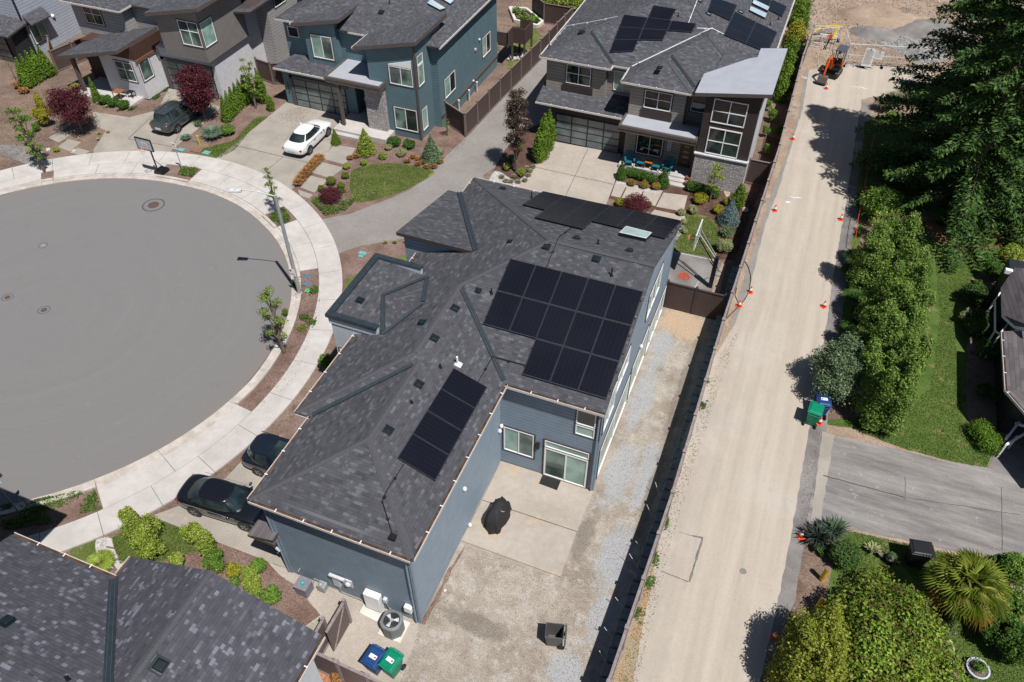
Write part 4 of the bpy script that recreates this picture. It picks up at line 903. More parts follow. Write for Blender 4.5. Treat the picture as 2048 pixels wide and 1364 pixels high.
p = MB(); p.box(-30.5, -30.3, 43.55, 43.75, .35, cz-.42); p.box(-30.55, -30.25, 43.5, 43.8, cz-.6, cz-.42); p.build('canopy_post', 'browntrim', B)
s = MB(); s.box(-28.5, -27.0, 43.95, 45.9, .0, cz-.42); s.build('stone_column', 'stone', B)
s = MB(); s.box(-30.9, -26.6, 42.9, 46.4, 0, .35); s.box(-30.9, -28.7, 42.55, 42.9, 0, .18); s.build('porch_step', 'conc', B)
garage_door(B, 45.38, -35.5, -31.05, .02, 2.25)
dd = MB(); dd.box(-29.9, -28.7, 45.9, 46.45, .35, 2.6); dd.build('front_door', 'glassd', B)
tr = MB(); tr.box(-35.75, -35.52, 45.3, 45.42, 0, 2.45); tr.box(-35.75, -30.8, 45.3, 45.42, 2.27, 2.45); tr.build('garage_trim', 'browntrim', B)
win(B, 'S', 46.0, -33.65, -31.95, 3.95, 5.65, glass='glassg', glass2='glass', trim='browntrim')
win(B, 'S', 44.3, -26.5, -24.72, 4.05, 5.35, glass='glass', trim='browntrim'); win(B, 'S', 44.3, -26.5, -24.72, 5.4, 5.45, mull=(), glass='glass', z1b=5.95, trim=None, name='clerestory_window')
win(B, 'S', 44.3, -26.45, -24.65, .62, 2.32, glass='glass', glass2='glassd', trim='browntrim')
win(B, 'E', -24.45, 44.55, 45.4, 4.0, 5.45, mull=(), glass='glassg', trim='browntrim'); win(B, 'E', -24.45, 44.55, 45.4, 5.5, 6.15, mull=(), glass='glassg', trim='browntrim', name='clerestory_window')
win(B, 'E', -24.45, 44.62, 45.42, .6, 2.2, mull=(), glass='glassg', trim='browntrim')
win(B, 'S', 46.5, -35.9, -35.0, 4.92, 5.68, mull=(), glass='glassd', trim=None)
for a0, a1, z0, z1 in ((47.25, 49.05, 1.9, 3.35), (54.2, 55.75, 1.95, 3.5), (52.7, 53.5, 5.75, 6.15)): win(B, 'E', -23.85, a0, a1, z0, z1, glass='glassg', glass2='glassd', trim='browntrim')
bb = MB(); bb.box(-23.86, -23.8, 46.5, 57.2, .75, .95); bb.build('belt_board', 'browntrim', B)
cb = MB(); cb.box(-24.52, -24.4, 44.24, 44.36, 0, 6.9); cb.build('corner_board', 'browntrim', B)
for q in (((960, 15), (1130, 120), (1070, 140), (920, 60)), ((1090, -20), (1230, 35), (1190, 68), (1070, -5))):
    f = Plane(C_[1][0], 0, 6.3, -.37, 0); pts = [(700+x*.16863, y*.16863) for x, y in q]; skylight(B, f, pts, mat='skyb_glass', lift=.15)
fS = Plane(0, 46.1, 6.3, 0, .37)
roof_vent(B, fS, 762, 25, .3); pipe(B, fS, 779, 8, .3); roof_vent(B, Plane(C_[0][0], 0, 6.3, .37, 0), 600, 2, .3)
v = MB(); v.ball((-23.8, 53.6, 3.7), .1); v.box(-23.86, -23.72, 52.7, 52.85, 3.2, 3.35); v.ball((-23.8, 52.2, 1.0), .09); v.build('wall_vent_hood', 'greyl', B)
for y_, z_ in ((49.0, .9), (50.9, .8), (52.4, .75)):
    v = MB(); v.cyl((-23.6, y_, -.2), (-23.6, y_, z_), .05); v.cyl((-23.6, y_, z_), (-23.6, y_, z_+.12), .09); v.build('flue_pipe', 'greyl', B)
dk = MB()
dk.box(-23.8, -23.0, 57.2, 60.6, 1.75, 1.95); dk.box(-23.0, -21.9, 58.4, 60.2, 1.75, 1.95); DK = dk.build('deck_floor', 'darktrim', B)
dk = MB(); dk.box(-23.85, -22.95, 57.2, 57.26, 1.95, 2.85); dk.box(-23.02, -22.95, 57.2, 58.4, 1.6, 2.85); dk.box(-23.0, -21.9, 58.36, 58.42, 1.6, 2.85); dk.box(-21.94, -21.88, 58.4, 60.2, 1.6, 2.85); dk.box(-23.0, -21.88, 60.16, 60.22, 1.95, 2.85); dk.build('deck_railing', 'fencew', B)
for x, y in ((-23.0, 58.4), (-21.95, 58.45), (-21.95, 60.1), (-23.0, 60.1)):
    p = MB(); p.box(x-.07, x+.07, y-.07, y+.07, -1, 1.75); p.build('deck_post', 'browntrim', B)
# house number
def text(name, s, loc, size, rot, mat, parent=None, label=None, ext=.01):
    cu = bpy.data.curves.new(name, 'FONT'); cu.body = s; cu.size = size; cu.extrude = ext; cu.align_x = 'CENTER'; cu.align_y = 'CENTER'
    t = bpy.data.objects.new('tmp', cu); COL.objects.link(t); me = bpy.data.meshes.new_from_object(t.evaluated_get(bpy.context.evaluated_depsgraph_get())); bpy.data.objects.remove(t)
    me.materials.clear(); me.materials.append(M[mat] if isinstance(mat, str) else mat); o = bpy.data.objects.new(name, me); COL.objects.link(o)
    off = ROOT.get(parent.name, (0, 0, 0)) if parent is not None else (0, 0, 0)
    o.location = tuple(loc[i]-off[i] for i in range(3)); o.rotation_euler = rot
    if parent is not None: o.parent = parent
    return o
for i, ch in enumerate('1213'): text('house_number', ch, (-36.05, 45.36, 1.75-i*.24), .26, (pi/2, 0, 0), 'blackm', B)

# ------------------------------------------------------------------ brown house
N = thing('house', 'taupe house with solar panels and a tilted flat grey roof over its glazed stair tower', 'house', (-9, 50, 0))
w = MB(); w.box(-16.7, -2.4, 49.4, 66, 0, 5.65); w.prism([(-16.7, 48.9), (-12.45, 48.9), (-12.45, 49.4), (-16.7, 49.4)], 2.6, 5.65); w.prism([(-10.35, 47.45), (-6.65, 47.45), (-6.65, 49.4), (-10.35, 49.4)], 3.2, 5.65)
w.box(-10.35, -5.2, 47.5, 49.4, 0, 3.2); w.box(-6.65, -5.2, 48.3, 49.4, 3.2, 5.65); w.build('wall', 'tan', N)
w = MB(); w.box(-15.95, -10.4, 47.87, 49.4, 0, 2.75); w.build('garage_wall', 'plank', N)
w = MB(); pF = Plane(-5.95, 0, 6.62, .165, 0); w.prism([(-5.25, 46.1), (-1.95, 46.1), (-1.95, 52.0), (-5.25, 52.0)], 2.42, 6.3, z1f=lambda x, y: pF(x, y)-.25); w.build('tower_wall', 'plank', N)
w = MB(); w.box(-5.28, -1.92, 45.98, 52, 0, 2.36); w.build('stone_base', 'stone', N); w = MB(); w.box(-5.36, -1.86, 45.9, 46.2, 2.36, 2.44); w.build('ledge', 'greyl', N)
w = MB(); w.box(-1.949, -1.9, 46.2, 52.0, .0, 6.6); w.build('pale_side_wall', 'white_st', N)
r = MB(); z0 = 5.8; k = .37; pl = lambda kx, ky, x0, y0: Plane(x0, y0, z0, kx, ky)
nW = pl(k, 0, -17.05, 0); nS = pl(0, k, 0, 49.1); nE = pl(-k, 0, -2.25, 0); nC = pl(k, 0, -10.9, 0)
Z = lambda f, x, y: (x, y, f(x, y)); RZ = nW(-9.65, 0)
c0 = Z(nW, -17.05, 48.5); cw = Z(pl(0, k, 0, 48.5), -12.1, 48.5); cwp = (-14.575, 50.975, z0+k*2.475); jn = (-14.575, 51.575, z0+k*2.475); ci = (-12.1, 49.1, z0)
top0 = (-9.65, 56.5, RZ); top1 = (-9.65, 66.4, RZ); e2 = (-10.9, 49.1, z0); ap = (-6.575, 53.425, z0+k*4.325)
for f in ([c0, cw, cwp], [cw, ci, jn, cwp], [c0, cwp, jn, top0, top1, (-17.05, 66.4, z0)], [ci, e2, ap, top0, jn]): r.slab(f, .14, 0, 1)
# right block with its small front hip
g0 = (-10.9, 47.1, z0); g1 = (-6.3, 47.1, z0); gp_ = (-8.6, 49.4, z0+k*2.3); g2 = (-6.3, 47.9, z0); gv = (-8.6, 50.2, z0+k*2.3); rs = (-6.575, 52.225, z0+k*4.325)
for f in ([g0, g1, gp_], [g1, g2, gv, gp_], [g0, gp_, gv, rs, ap, e2], [g2, (-2.25, 47.9, z0), rs, gv], [(-2.25, 47.9, z0), (-2.25, 66.4, z0), top1, top0, ap, rs]): r.slab(f, .14, 0, 1)
# small cross gable running into the tower roof
r.slab([(-5.6, 48.0, 5.9), (-3.1, 48.0, 5.95), (-3.1, 51.1, 7.16), (-5.2, 51.1, 7.16)], .1, 0, 1); r.slab([(-5.2, 51.1, 7.16), (-3.1, 51.1, 7.16), (-3.1, 52.6, 6.4), (-5.2, 52.6, 6.7)], .1, 0, 1)
nr = r.build('roof', ['roof_far', 'darktrim'], N)
caps([(c0, cwp), (cwp, jn), (g1, gp_), (g0, gp_), (gp_, gv), (rs, ap), (ap, top0), (jn, top0), (top0, top1), ((-2.25, 47.9, z0), rs)], nr)
valleys([(lerp(ci, jn, .02), lerp(ci, jn, .96)), (lerp(g2, gv, .02), lerp(g2, gv, .96))], nr, .24)
r = MB(); strip(r, lerp(e2, ap, .02), ap, .12, .05, .05); r.build('pale_valley_strip', 'greyl', nr)
gutters([(c0, cw, (0, -1)), (g0, g1, (0, -1)), (e2, g0, (-1, 0)), (ci, e2, (0, -1)), (cw, ci, (1, 0)), (g1, g2, (1, 0)), (g2, (-5.9, 47.9, z0), (0, -1)), (c0, (-17.05, 66.4, z0), (-1, 0)), ((-2.25, 52.3, z0), (-2.25, 66.4, z0), (1, 0))], nr, False, .1)
fr = MB(); fr.slab(pF.pts([(-5.95, 45.7), (-1.45, 45.7), (-1.45, 52.3), (-3.1, 52.3), (-3.1, 51.2), (-5.95, 48.4)]), .24, 0, 1); fr.build('flat_roof', ['membrane', 'browntrim'], N)
lr = Plane(0, 47.5, 3.0, 0, .30); r = MB(); r.slab(lr.pts([(-16.95, 47.5), (-10.45, 47.5), (-10.45, 49.4), (-16.95, 49.4)]), .14, 0, 1); lr_ = r.build('garage_roof', ['roof_far', 'darktrim'], N)
gutters([((-16.95, 47.5, 3.0), (-10.5, 47.5, 3.0), (0, -1))], lr_, False)
can = MB(); a0, a1, f0, f1 = -10.5, -5.3, 45.75, 47.44; cz = 3.45
can.box(a0, a1, f0, f1, cz-.45, cz-.1, 1); can.box(a0+.14, a1-.14, f0+.14, f1, cz-.1, cz-.07, 0); can.box(a0, a1, f0, f0+.14, cz-.1, cz, 1); can.box(a0, a0+.14, f0+.14, f1, cz-.1, cz, 1); can.box(a1-.14, a1, f0+.14, f1, cz-.1, cz, 1)
can.box(a0-.03, a1+.03, f0-.04, f0-.001, cz-.22, cz-.02, 1); can.build('entry_canopy', ['membrane', 'browntrim'], N)
p = MB(); p.box(-5.45, -5.33, 46.1, 46.22, .1, 3.0); p.build('downpipe', 'darktrim', N)
s = MB(); s.box(-10.3, -5.3, 46.1, 47.5, 0, .3); s.box(-7.1, -5.4, 45.7, 46.1, 0, .2); s.box(-7.1, -5.4, 45.3, 45.7, 0, .1); s.build('porch_step', 'conc', N)
garage_door(N, 47.86, -15.5, -10.8, .03, 2.2)
dr = MB(); dr.box(-6.5, -5.6, 47.42, 47.5, .3, 2.2); dr.build('front_door', 'door_wood', N); dr = MB()
for i in range(4): dr.box(-6.25, -5.85, 47.4, 47.425, .6+i*.4, .73+i*.4)
dr.build('door_light', 'frost', N)
win(N, 'S', 47.5, -9.5, -7.7, .62, 2.05, trim='blacktrim', glass='glassd'); win(N, 'S', 48.9, -15.25, -13.5, 4.05, 5.4, hm=(.55,), trim='darktrim', glass='glassd')
win(N, 'S', 49.4, -12.0, -10.6, 3.9, 5.3, glass='glassg', glass2='glass', trim=None); win(N, 'S', 47.45, -9.35, -7.55, 4.1, 5.35, hm=(.55,), trim='darktrim', glass='glassd')
win(N, 'S', 48.3, -6.4, -5.4, 4.0, 5.4, mull=(), glass='glassd', trim='blacktrim')
win(N, 'S', 46.1, -4.72, -2.65, 2.5, 4.35, hm=(.5,), glass='glassd', trim=None, fw=.06); win(N, 'S', 46.1, -4.75, -2.65, 4.7, 6.3, hm=(.5,), glass='glassd', trim=None, fw=.06)
for q in ((-15.5, -13.3, 48.83, 48.9, 3.25, 3.96), (-9.5, -7.4, 47.38, 47.45, 3.3, 4.0)):
    pk = MB(); pk.box(*q); pk.build('plank_apron', 'plank', N)
for i, ch in enumerate('1219'): text('house_number', ch, (-7.25, 47.46, 2.0-i*.2), .2, (pi/2, 0, 0), 'blackm', N)
nm = MB(); nm.box(-7.38, -7.12, 47.465, 47.5, 1.25, 2.15); nm.build('number_plaque', 'greyl', N)
c3 = lambda x, y: (1000+x*.2933, y*.2933); c4 = lambda x, y: (1380+x*.13194, y*.13194)
panels(N, nS, [c3(845, 98), c3(1340, 160), c3(1250, 330), c3(745, 355)], 3, 3, only=[(0, 0), (1, 0), (2, 0), (0, 1), (1, 1), (0, 2)], lift=.12)
panels(N, nS, [c3(1045, 35), c3(1203, 60), c3(1160, 138), c3(1010, 118)], 1, 1, lift=.12)
panels(N, nE, [c4(340, -50), c4(715, 75), c4(610, 305), c4(275, 145)], 1, 2, lift=.12); panels(N, nE, [c4(680, 175), c4(1325, 485), c4(1180, 790), c4(515, 520)], 2, 3, lift=.12); panels(N, nE, [c4(1240, -10), c4(1470, 95), c4(1400, 245), c4(1200, 140)], 1, 1, lift=.12)
panels(N, nE, [c4(980, -120), c4(1230, -5), c4(1195, 110), c4(950, 5)], 1, 1, lift=.12)
for q in (((960, 25), (1195, 140), (1170, 190), (940, 80)), ((915, 130), (1155, 240), (1130, 300), (895, 185))): skylight(N, nE, [c4(*v) for v in q], mat='skyb_glass')
for f, q in ((nS, c3(1215, 112)), (nE, c4(1335, 300)), (nE, c4(1215, 385)), (nS, c3(940, 455)), (nS, c3(335, 315))): pipe(N, f, q[0], q[1], .25)
for f, q in ((nS, c3(555, 222)), (nE, c4(285, 215)), (nE, c4(770, 185)), (nC, c3(1085, 465)), (nE, c4(150, 15))): roof_vent(N, f, q[0], q[1], .3)
conduit(N, nW, [c3(330, 320), c3(455, 175)], mat='greyl', r=.014); conduit(N, nS, [c3(455, 175), c3(640, 145), c3(800, 112)], mat='greyl', r=.014); conduit(N, nE, [c4(110, 425), c4(350, 435), c4(510, 515)], mat='white', r=.02)
conduit(N, nS, [c3(1345, 0), c3(1285, 155)], mat='white', r=.02)

# ------------------------------------------------------------------ grey and white house (upper left)
Y_ = thing('house', 'grey sided house with white stucco ground floor behind the two maroon trees', 'house', (-46, 45, 0))
w = MB(); w.box(-50.2, -46.6, 41.8, 45, .1, 3.45); w.box(-46.6, -41.3, 44.0, 45.4, 0, 3.4); w.box(-46.6, -41.3, 45.4, 52, 0, 5.5); w.build('stucco_wall', 'white_st', Y_)
pG = Plane(-45.25, 0, 6.62, .215, 0)
w = MB(); w.prism([(-44.8, 43.2), (-41.0, 43.2), (-41.0, 48.2), (-44.8, 48.2)], 3.4, 6, z1f=lambda x, y: pG(x, y)-.2); w.build('bay_wall', 'greys', Y_)
r = MB(); r.slab(pG.pts([(-45.25, 42.75), (-40.3, 42.75), (-40.3, 50), (-45.25, 50)]), .26, 0, 1); r.build('bay_roof', ['roof_far', 'browntrim'], Y_)
w = MB(); w.box(-54.3, -49.3, 44.5, 54, 2.8, 5.5); w.box(-54.0, -41.4, 45.6, 54, 0, 5.55); w.box(-41.4, -40.2, 50, 56, 0, 5.9); w.build('wall', 'lgreys', Y_)
r = MB(); z1 = 5.7
r.slab([(-54.7, 44.0, z1), (-49.0, 44.0, z1), (-49.0, 45.2, z1), (-46, 45.2, z1), (-46, 52, z1+2.4), (-54.7, 52, z1+2.6)], .14, 0, 1); gr_ = r.build('roof', ['roof_far', 'darktrim'], Y_)
r = MB(); r.slab([(-46, 45.2, z1), (-39.8, 47.5, z1), (-39.8, 56, z1), (-46, 56, z1+2.4)], .14, 0, 1); r.build('rear_roof', ['roof_far', 'darktrim'], Y_)
gutters([((-54.7, 44.0, z1), (-49.0, 44.0, z1), (0, -1)), ((-49.0, 44.0, z1), (-49.0, 45.2, z1), (1, 0))], gr_, False)
pH = Plane(-53.1, 0, 3.0, .238, 0); r = MB(); r.slab(pH.pts([(-53.1, 40.5), (-46.75, 40.5), (-46.75, 44.95), (-52.6, 44.95)]), .26, 0, 1); r.build('porch_roof', ['roof_far', 'browntrim'], Y_)
w = MB(); w.prism([(-50.22, 41.75), (-46.57, 41.75), (-46.57, 44.9), (-50.22, 44.9)], 3.25, 4, z1f=lambda x, y: pH(x, y)-.27); w.build('shaded_wood_band', 'woodd', Y_); w = MB(); w.box(-46.62, -46.5, 41.7, 44.9, 3.05, 3.25); w.build('wood_strip', 'wood', Y_); w = MB(); w.box(-53.2, -50.25, 43.2, 45.5, 0, 3.2); w.build('entry_wall', 'woodd', Y_)  # band in darker wood carries the porch roof's shade in its colour
p = MB(); p.box(-52.15, -51.9, 40.8, 41.05, 0, 3.0); p.build('porch_post', 'browntrim', Y_)
s = MB(); s.box(-52.6, -47.1, 40.3, 43.2, 0, .2); s.build('porch_slab', 'conc', Y_)
garage_door(Y_, 43.98, -46.0, -41.7, .05, 2.45, 'frost')
tr = MB(); tr.box(-46.35, -46.02, 43.9, 44.0, 0, 2.65); tr.box(-46.35, -41.6, 43.9, 44.0, 2.47, 2.65); tr.build('garage_trim', 'browntrim', Y_)
win(Y_, 'S', 43.2, -42.85, -41.12, 4.55, 6.35, hm=(.6,), trim='browntrim'); win(Y_, 'E', -41.0, 43.3, 44.6, 4.5, 6.3, mull=(), glass='glassg', trim='browntrim')
win(Y_, 'S', 41.8, -48.8, -47.15, 1.4, 2.9, hm=(.6,), trim='browntrim'); win(Y_, 'E', -46.6, 41.9, 43.0, 1.5, 3.0, mull=(), trim='browntrim')
win(Y_, 'S', 45.4, -46.9, -46.0, 3.5, 4.9, mull=(), glass='glassd', trim='blacktrim'); win(Y_, 'S', 44.5, -53.2, -51.5, 4.0, 5.3, hm=(.6,), glass='glassd', trim='blacktrim')
win(Y_, 'E', -40.2, 51, 52.5, 4.6, 5.7, mull=(), glass='glassd')
lampm = MB(); lampm.box(-46.75, -46.62, 43.8, 43.95, 1.7, 2.1); lampm.build('wall_lamp', 'black', Y_)
dpp = MB(); dpp.tube([(-46.5, 44.9, 3.6), (-46.45, 43.9, 3.2), (-46.45, 43.9, 2.6)], .05); dpp.build('downpipe', 'greyl', Y_)
# pale blue grey house at the far left
Q = thing('house', 'pale blue grey clapboard house at the upper left corner with a small window awning', 'house', (-62, 47, 0))
w = MB(); w.box(-70, -60.4, 44.4, 56, -.5, 7.2); w.build('wall', 'cblue', Q); w = MB(); w.box(-72, -60.45, 42.9, 44.4, -.5, 2.4); w.build('garage_wall', 'blacktrim', Q)
r = MB(); r.slab([(-66, 42.3, 2.6), (-60.0, 42.3, 2.6), (-60.0, 44.4, 2.9), (-61.3, 45.4, 3.5), (-66, 45.4, 3.5)], .14, 0, 1); r.slab([(-60.42, 44.6, 3.35), (-59.5, 44.4, 2.8), (-59.5, 46.5, 2.8), (-60.42, 46.7, 3.35)], .1, 0, 1); r.build('garage_roof', ['roof_far', 'darktrim'], Q)
r = MB(); r.slab([(-71, 44, 7.3), (-60, 44, 7.3), (-62, 56, 9), (-71, 56, 9)], .14, 0, 1); r.build('roof', ['roof_far', 'darktrim'], Q)
win(Q, 'E', -60.4, 44.75, 46.3, .9, 2.5, glass='glass', glass2='glassg', trim='blacktrim'); garage_door(Q, 42.88, -66, -61.2, -.2, 2.1, 'frostd')
cbm = MB(); cbm.box(-60.46, -60.34, 44.34, 44.46, 0, 7.1); cbm.build('corner_board', 'blacktrim', Q); v = MB(); v.ball((-60.35, 47.3, 2.3), .16); v.build('wall_vent_hood', 'white', Q)

# ------------------------------------------------------------------ neighbour roof, lower left
D = thing('house', 'neighbour house in the lower left corner, mostly its mottled grey shingle roof', 'house', (-16, 4, 0))
k = .42; pL = Plane(0, 7.15, 5.6, 0, -k); pgW = Plane(-17.2, 0, 5.6, k, 0); pgE = Plane(-9.64, 0, 5.6, -k, 0); xm = -13.42; zr = pgW(xm, 0); ye = -8
jy = 7.15-(zr-5.6)/k
r = MB(); r.slab([(-17.2, 8.0, 5.6), (xm, 8.0, zr), (xm, jy, zr), (-17.2, 7.15, 5.6)], .14, 0, 1); r.slab([(-9.64, 8.0, 5.6), (-9.64, ye, 5.6), (xm, ye, zr), (xm, 8.0, zr)], .14, 0, 1)
r.slab([(-21.7, 7.15, 5.6), (-17.2, 7.15, 5.6), (xm, jy, zr), (-21.7, jy, zr)], .14, 0, 1); dr_ = r.build('roof', ['roof_near', 'darktrim'], D)
v1, v2 = (-17.2, 7.15, 5.6), (xm, jy, zr); valleys([(lerp(v1, v2, .01), lerp(v1, v2, .98))], dr_, .3); caps([((xm, 8, zr), (xm, ye, zr))], dr_, .26)
gutters([((-21.7, 7.15, 5.6), (-17.2, 7.15, 5.6), (0, -1) if False else (0, 1)), ((-17.2, 7.3, 5.6), (-17.2, 8.0, 5.6), (-1, 0)), ((-9.64, ye, 5.6), (-9.64, 8.0, 5.6), (1, 0))], dr_)
w = MB(); w.prism([(-16.9, 7.6), (-9.98, 7.6), (-9.98, ye), (-16.9, ye)], 0, 5.45); w.box(-21.5, -16.9, ye, 6.8, 0, 5.45); w.build('wall', 'greyw', D)
r = MB(); r.slab([(-21.7, jy, zr), (xm, jy, zr), (xm, ye, zr), (-21.7, ye, zr)], .14, 0, 1); r.build('rear_roof', ['roof_near', 'darktrim'], D)
w = MB(); w.box(-30, -23.2, ye, 6.9, 0, 7.9); w.build('added_upper_wall', 'blacktrim', D); r = MB(); r.slab([(-31, 8.1, 8.0), (-21.75, 8.1, 8.0), (-21.75, ye, 9.5), (-31, ye, 9.5)], .14, 0, 1); r.build('shade_caster_roof', ['roof_near', 'darktrim'], D)  # upper wing added at the frame edge to cast shade over the sidewalk
roof_vent(D, pgE, 320, 1332, .34); roof_vent(D, pL, 14, 1242, .3); pipe(D, pL, 136, 1360, .25)

# ------------------------------------------------------------------ house at the right edge
E_ = thing('house', 'old brown shingled house with white gutter and white deck rails at the right edge', 'house', (15, 32, ZE))
pe = Plane(12.4, 0, 3.0, .38, 0); r = MB()
r.slab([(12.4, 30.35, 3.0), (12.4, 34.5, 3.0), (18.5, 34.5, pe(18.5, 0)), (18.5, 30.35, pe(18.5, 0))], .14, 0, 1)
r.slab([(12.4, 30.35, 3.0), (18.5, 30.349, pe(18.5, 0)), (18.5, 25.0, 3.1), (15.0, 26.4, 3.0), (13.1, 29.3, 3.0)], .14, 0, 1); er = r.build('roof', ['roof_old', 'white'], E_)
gutters([((12.4, 30.35, 3.0), (12.4, 34.5, 3.0), (-1, 0)), ((13.1, 29.3, 3.0), (12.4, 30.35, 3.0), (-.83, -.55)), ((15.0, 26.4, 3.0), (13.1, 29.3, 3.0), (-.83, -.55))], er)
n1 = [G3(2004, 572, 3.4), G3(2006, 630, 3.2), G3(2030, 652, 3.3), G3(2080, 660, 4.2), G3(2080, 540, 4.6), G3(2030, 535, 4.0)]
r = MB(); r.slab(n1, .16, 0, 1); r.build('rear_roof', ['roof_old', 'white'], E_)
r = MB(); a, b = G3(2012, 540, 3.9), G3(2075, 556, 3.9); r.slab([(a[0], a[1], 3.9), (b[0], b[1], 3.9), (b[0], b[1]+.22, 3.9), (a[0], a[1]+.22, 3.9)], .22); r.build('fascia', 'white', E_)
w = MB(); w.box(13.0, 19, 30.2, 41, ZE, 2.85); w.build('wall', 'blacktrim', E_)  # charcoal colour stands in for the shade on the west wall
w = MB()
def rail_(a, b, z): w.cyl(G3(*a, z), G3(*b, z), .05, n=4)
for a, b in (((1990, 600), (2006, 578)), ((1990, 600), (1990, 662)), ((2000, 668), (2022, 640)), ((2006, 680), (2030, 648)), ((1990, 662), (2000, 668)), ((2010, 665), (2022, 672))): rail_(a, b, 2.2)
for a in ((1990, 600), (1990, 662), (2000, 668)): g = G(*a, 2.2); w.cyl((g[0], g[1], ZE), (g[0], g[1], 2.2), .05, n=4)
w.build('deck_rail', 'white', E_)
w = MB(); 
for a, b in (((2012, 878), (2040, 842)), ((2012, 890), (2048, 868)), ((2030, 846), (2050, 852))): w.cyl(G3(*a, 1.4), G3(*b, 1.4), .07, n=4)
for a in ((2012, 890), (2016, 870), (2034, 872)): g = G(*a, 1.4); w.cyl((g[0], g[1], ZE), (g[0], g[1], 1.4), .05, n=4)
w.build('stair_rail', 'white', E_)
ORD = ('first', 'second', 'third', 'fourth', 'fifth', 'sixth', 'seventh', 'eighth')
# ------------------------------------------------------------------ vegetation
def rs_(seed): return np.random.RandomState(seed)
def raw_mesh(name, v, f, mats, mi=None):
    me = bpy.data.meshes.new(name); n = len(v); k = f.shape[1]
    me.vertices.add(n); me.vertices.foreach_set('co', v.astype(np.float32).ravel())
    me.loops.add(f.size); me.loops.foreach_set('vertex_index', f.astype(np.int32).ravel())
    me.polygons.add(len(f)); me.polygons.foreach_set('loop_start', np.arange(0, f.size, k, dtype=np.int32)); me.polygons.foreach_set('loop_total', np.full(len(f), k, dtype=np.int32))
    for m in mats: me.materials.append(M[m] if isinstance(m, str) else m)
    if mi is not None: me.polygons.foreach_set('material_index', mi.astype(np.int32))
    me.update(calc_edges=True); return me
def unit(a): return a/np.maximum(np.linalg.norm(a, axis=1, keepdims=True), 1e-9)
def leaves(P, Nn, size, aspect, r, axis=None, jitter=.35):
    n = len(P); size = size*(1+r.uniform(-jitter, jitter, n))[:, None]
    t = np.cross(Nn, r.normal(size=(n, 3))) if axis is None else axis-Nn*np.sum(axis*Nn, 1, keepdims=True)
    t = unit(t); b = np.cross(Nn, t)
    v = np.stack([P-t*size*.5, P+b*size*aspect*.5+Nn*size*.06, P+t*size*.5, P-b*size*aspect*.5+Nn*size*.06], 1).reshape(-1, 3)
    return v, np.arange(n*4).reshape(-1, 4)
def lobe_pts(lobes, n, r, shell=(.78, 1.06), up=.25, nr=.75):
    L = np.array(lobes, float); w = (L[:, 3]*L[:, 4]+L[:, 3]*L[:, 5]+L[:, 4]*L[:, 5]); idx = r.choice(len(L), n, p=w/w.sum())
    d = unit(r.normal(size=(n, 3))); d[:, 2] = np.where(d[:, 2] < -.35, -d[:, 2], d[:, 2]); rr = r.uniform(shell[0], shell[1], n)
    inner = r.rand(n) < .15; rr[inner] *= r.uniform(.5, .9, inner.sum())
    bump = 1+.10*np.sin(d[:, 0]*7+idx)*np.cos(d[:, 1]*6+idx*2.1)+.07*np.sin(d[:, 2]*9+idx)
    P = L[idx, :3]+d*L[idx, 3:6]*(rr*bump)[:, None]
    Nn = unit(d*1.0+r.normal(size=(n, 3))*nr+np.array([0, 0, up])); return P, Nn
def core_faces(lobes, k=.72, seed=0):
    m = MB()
    for q in lobes: m.ball(q[:3], q[3]*k, q[4]*k, q[5]*k, 9, 6)
    vs = np.array(m.v); fs = []
    for f in m.f: fs.append(f if len(f) == 4 else (f[0], f[1], f[2], f[2]))
    return vs, m.f
def crown_mesh(name, lobes, n, size, mat, seed=1, aspect=.55, shell=(.78, 1.06), up=.25, nr=.75, core=.7):
    r = rs_(seed); P, Nn = lobe_pts(lobes, n, r, shell, up, nr); v, f = leaves(P, Nn, size, aspect, r)
    if core:
        cv, cf = core_faces(lobes, core); q = [c for c in cf if len(c) == 4]; q = np.array(q)+len(v); v = np.concatenate([v, cv]); f = np.concatenate([f, q])
    v[:, 2] = np.maximum(v[:, 2], .01); return raw_mesh(name, v, f, [mat])
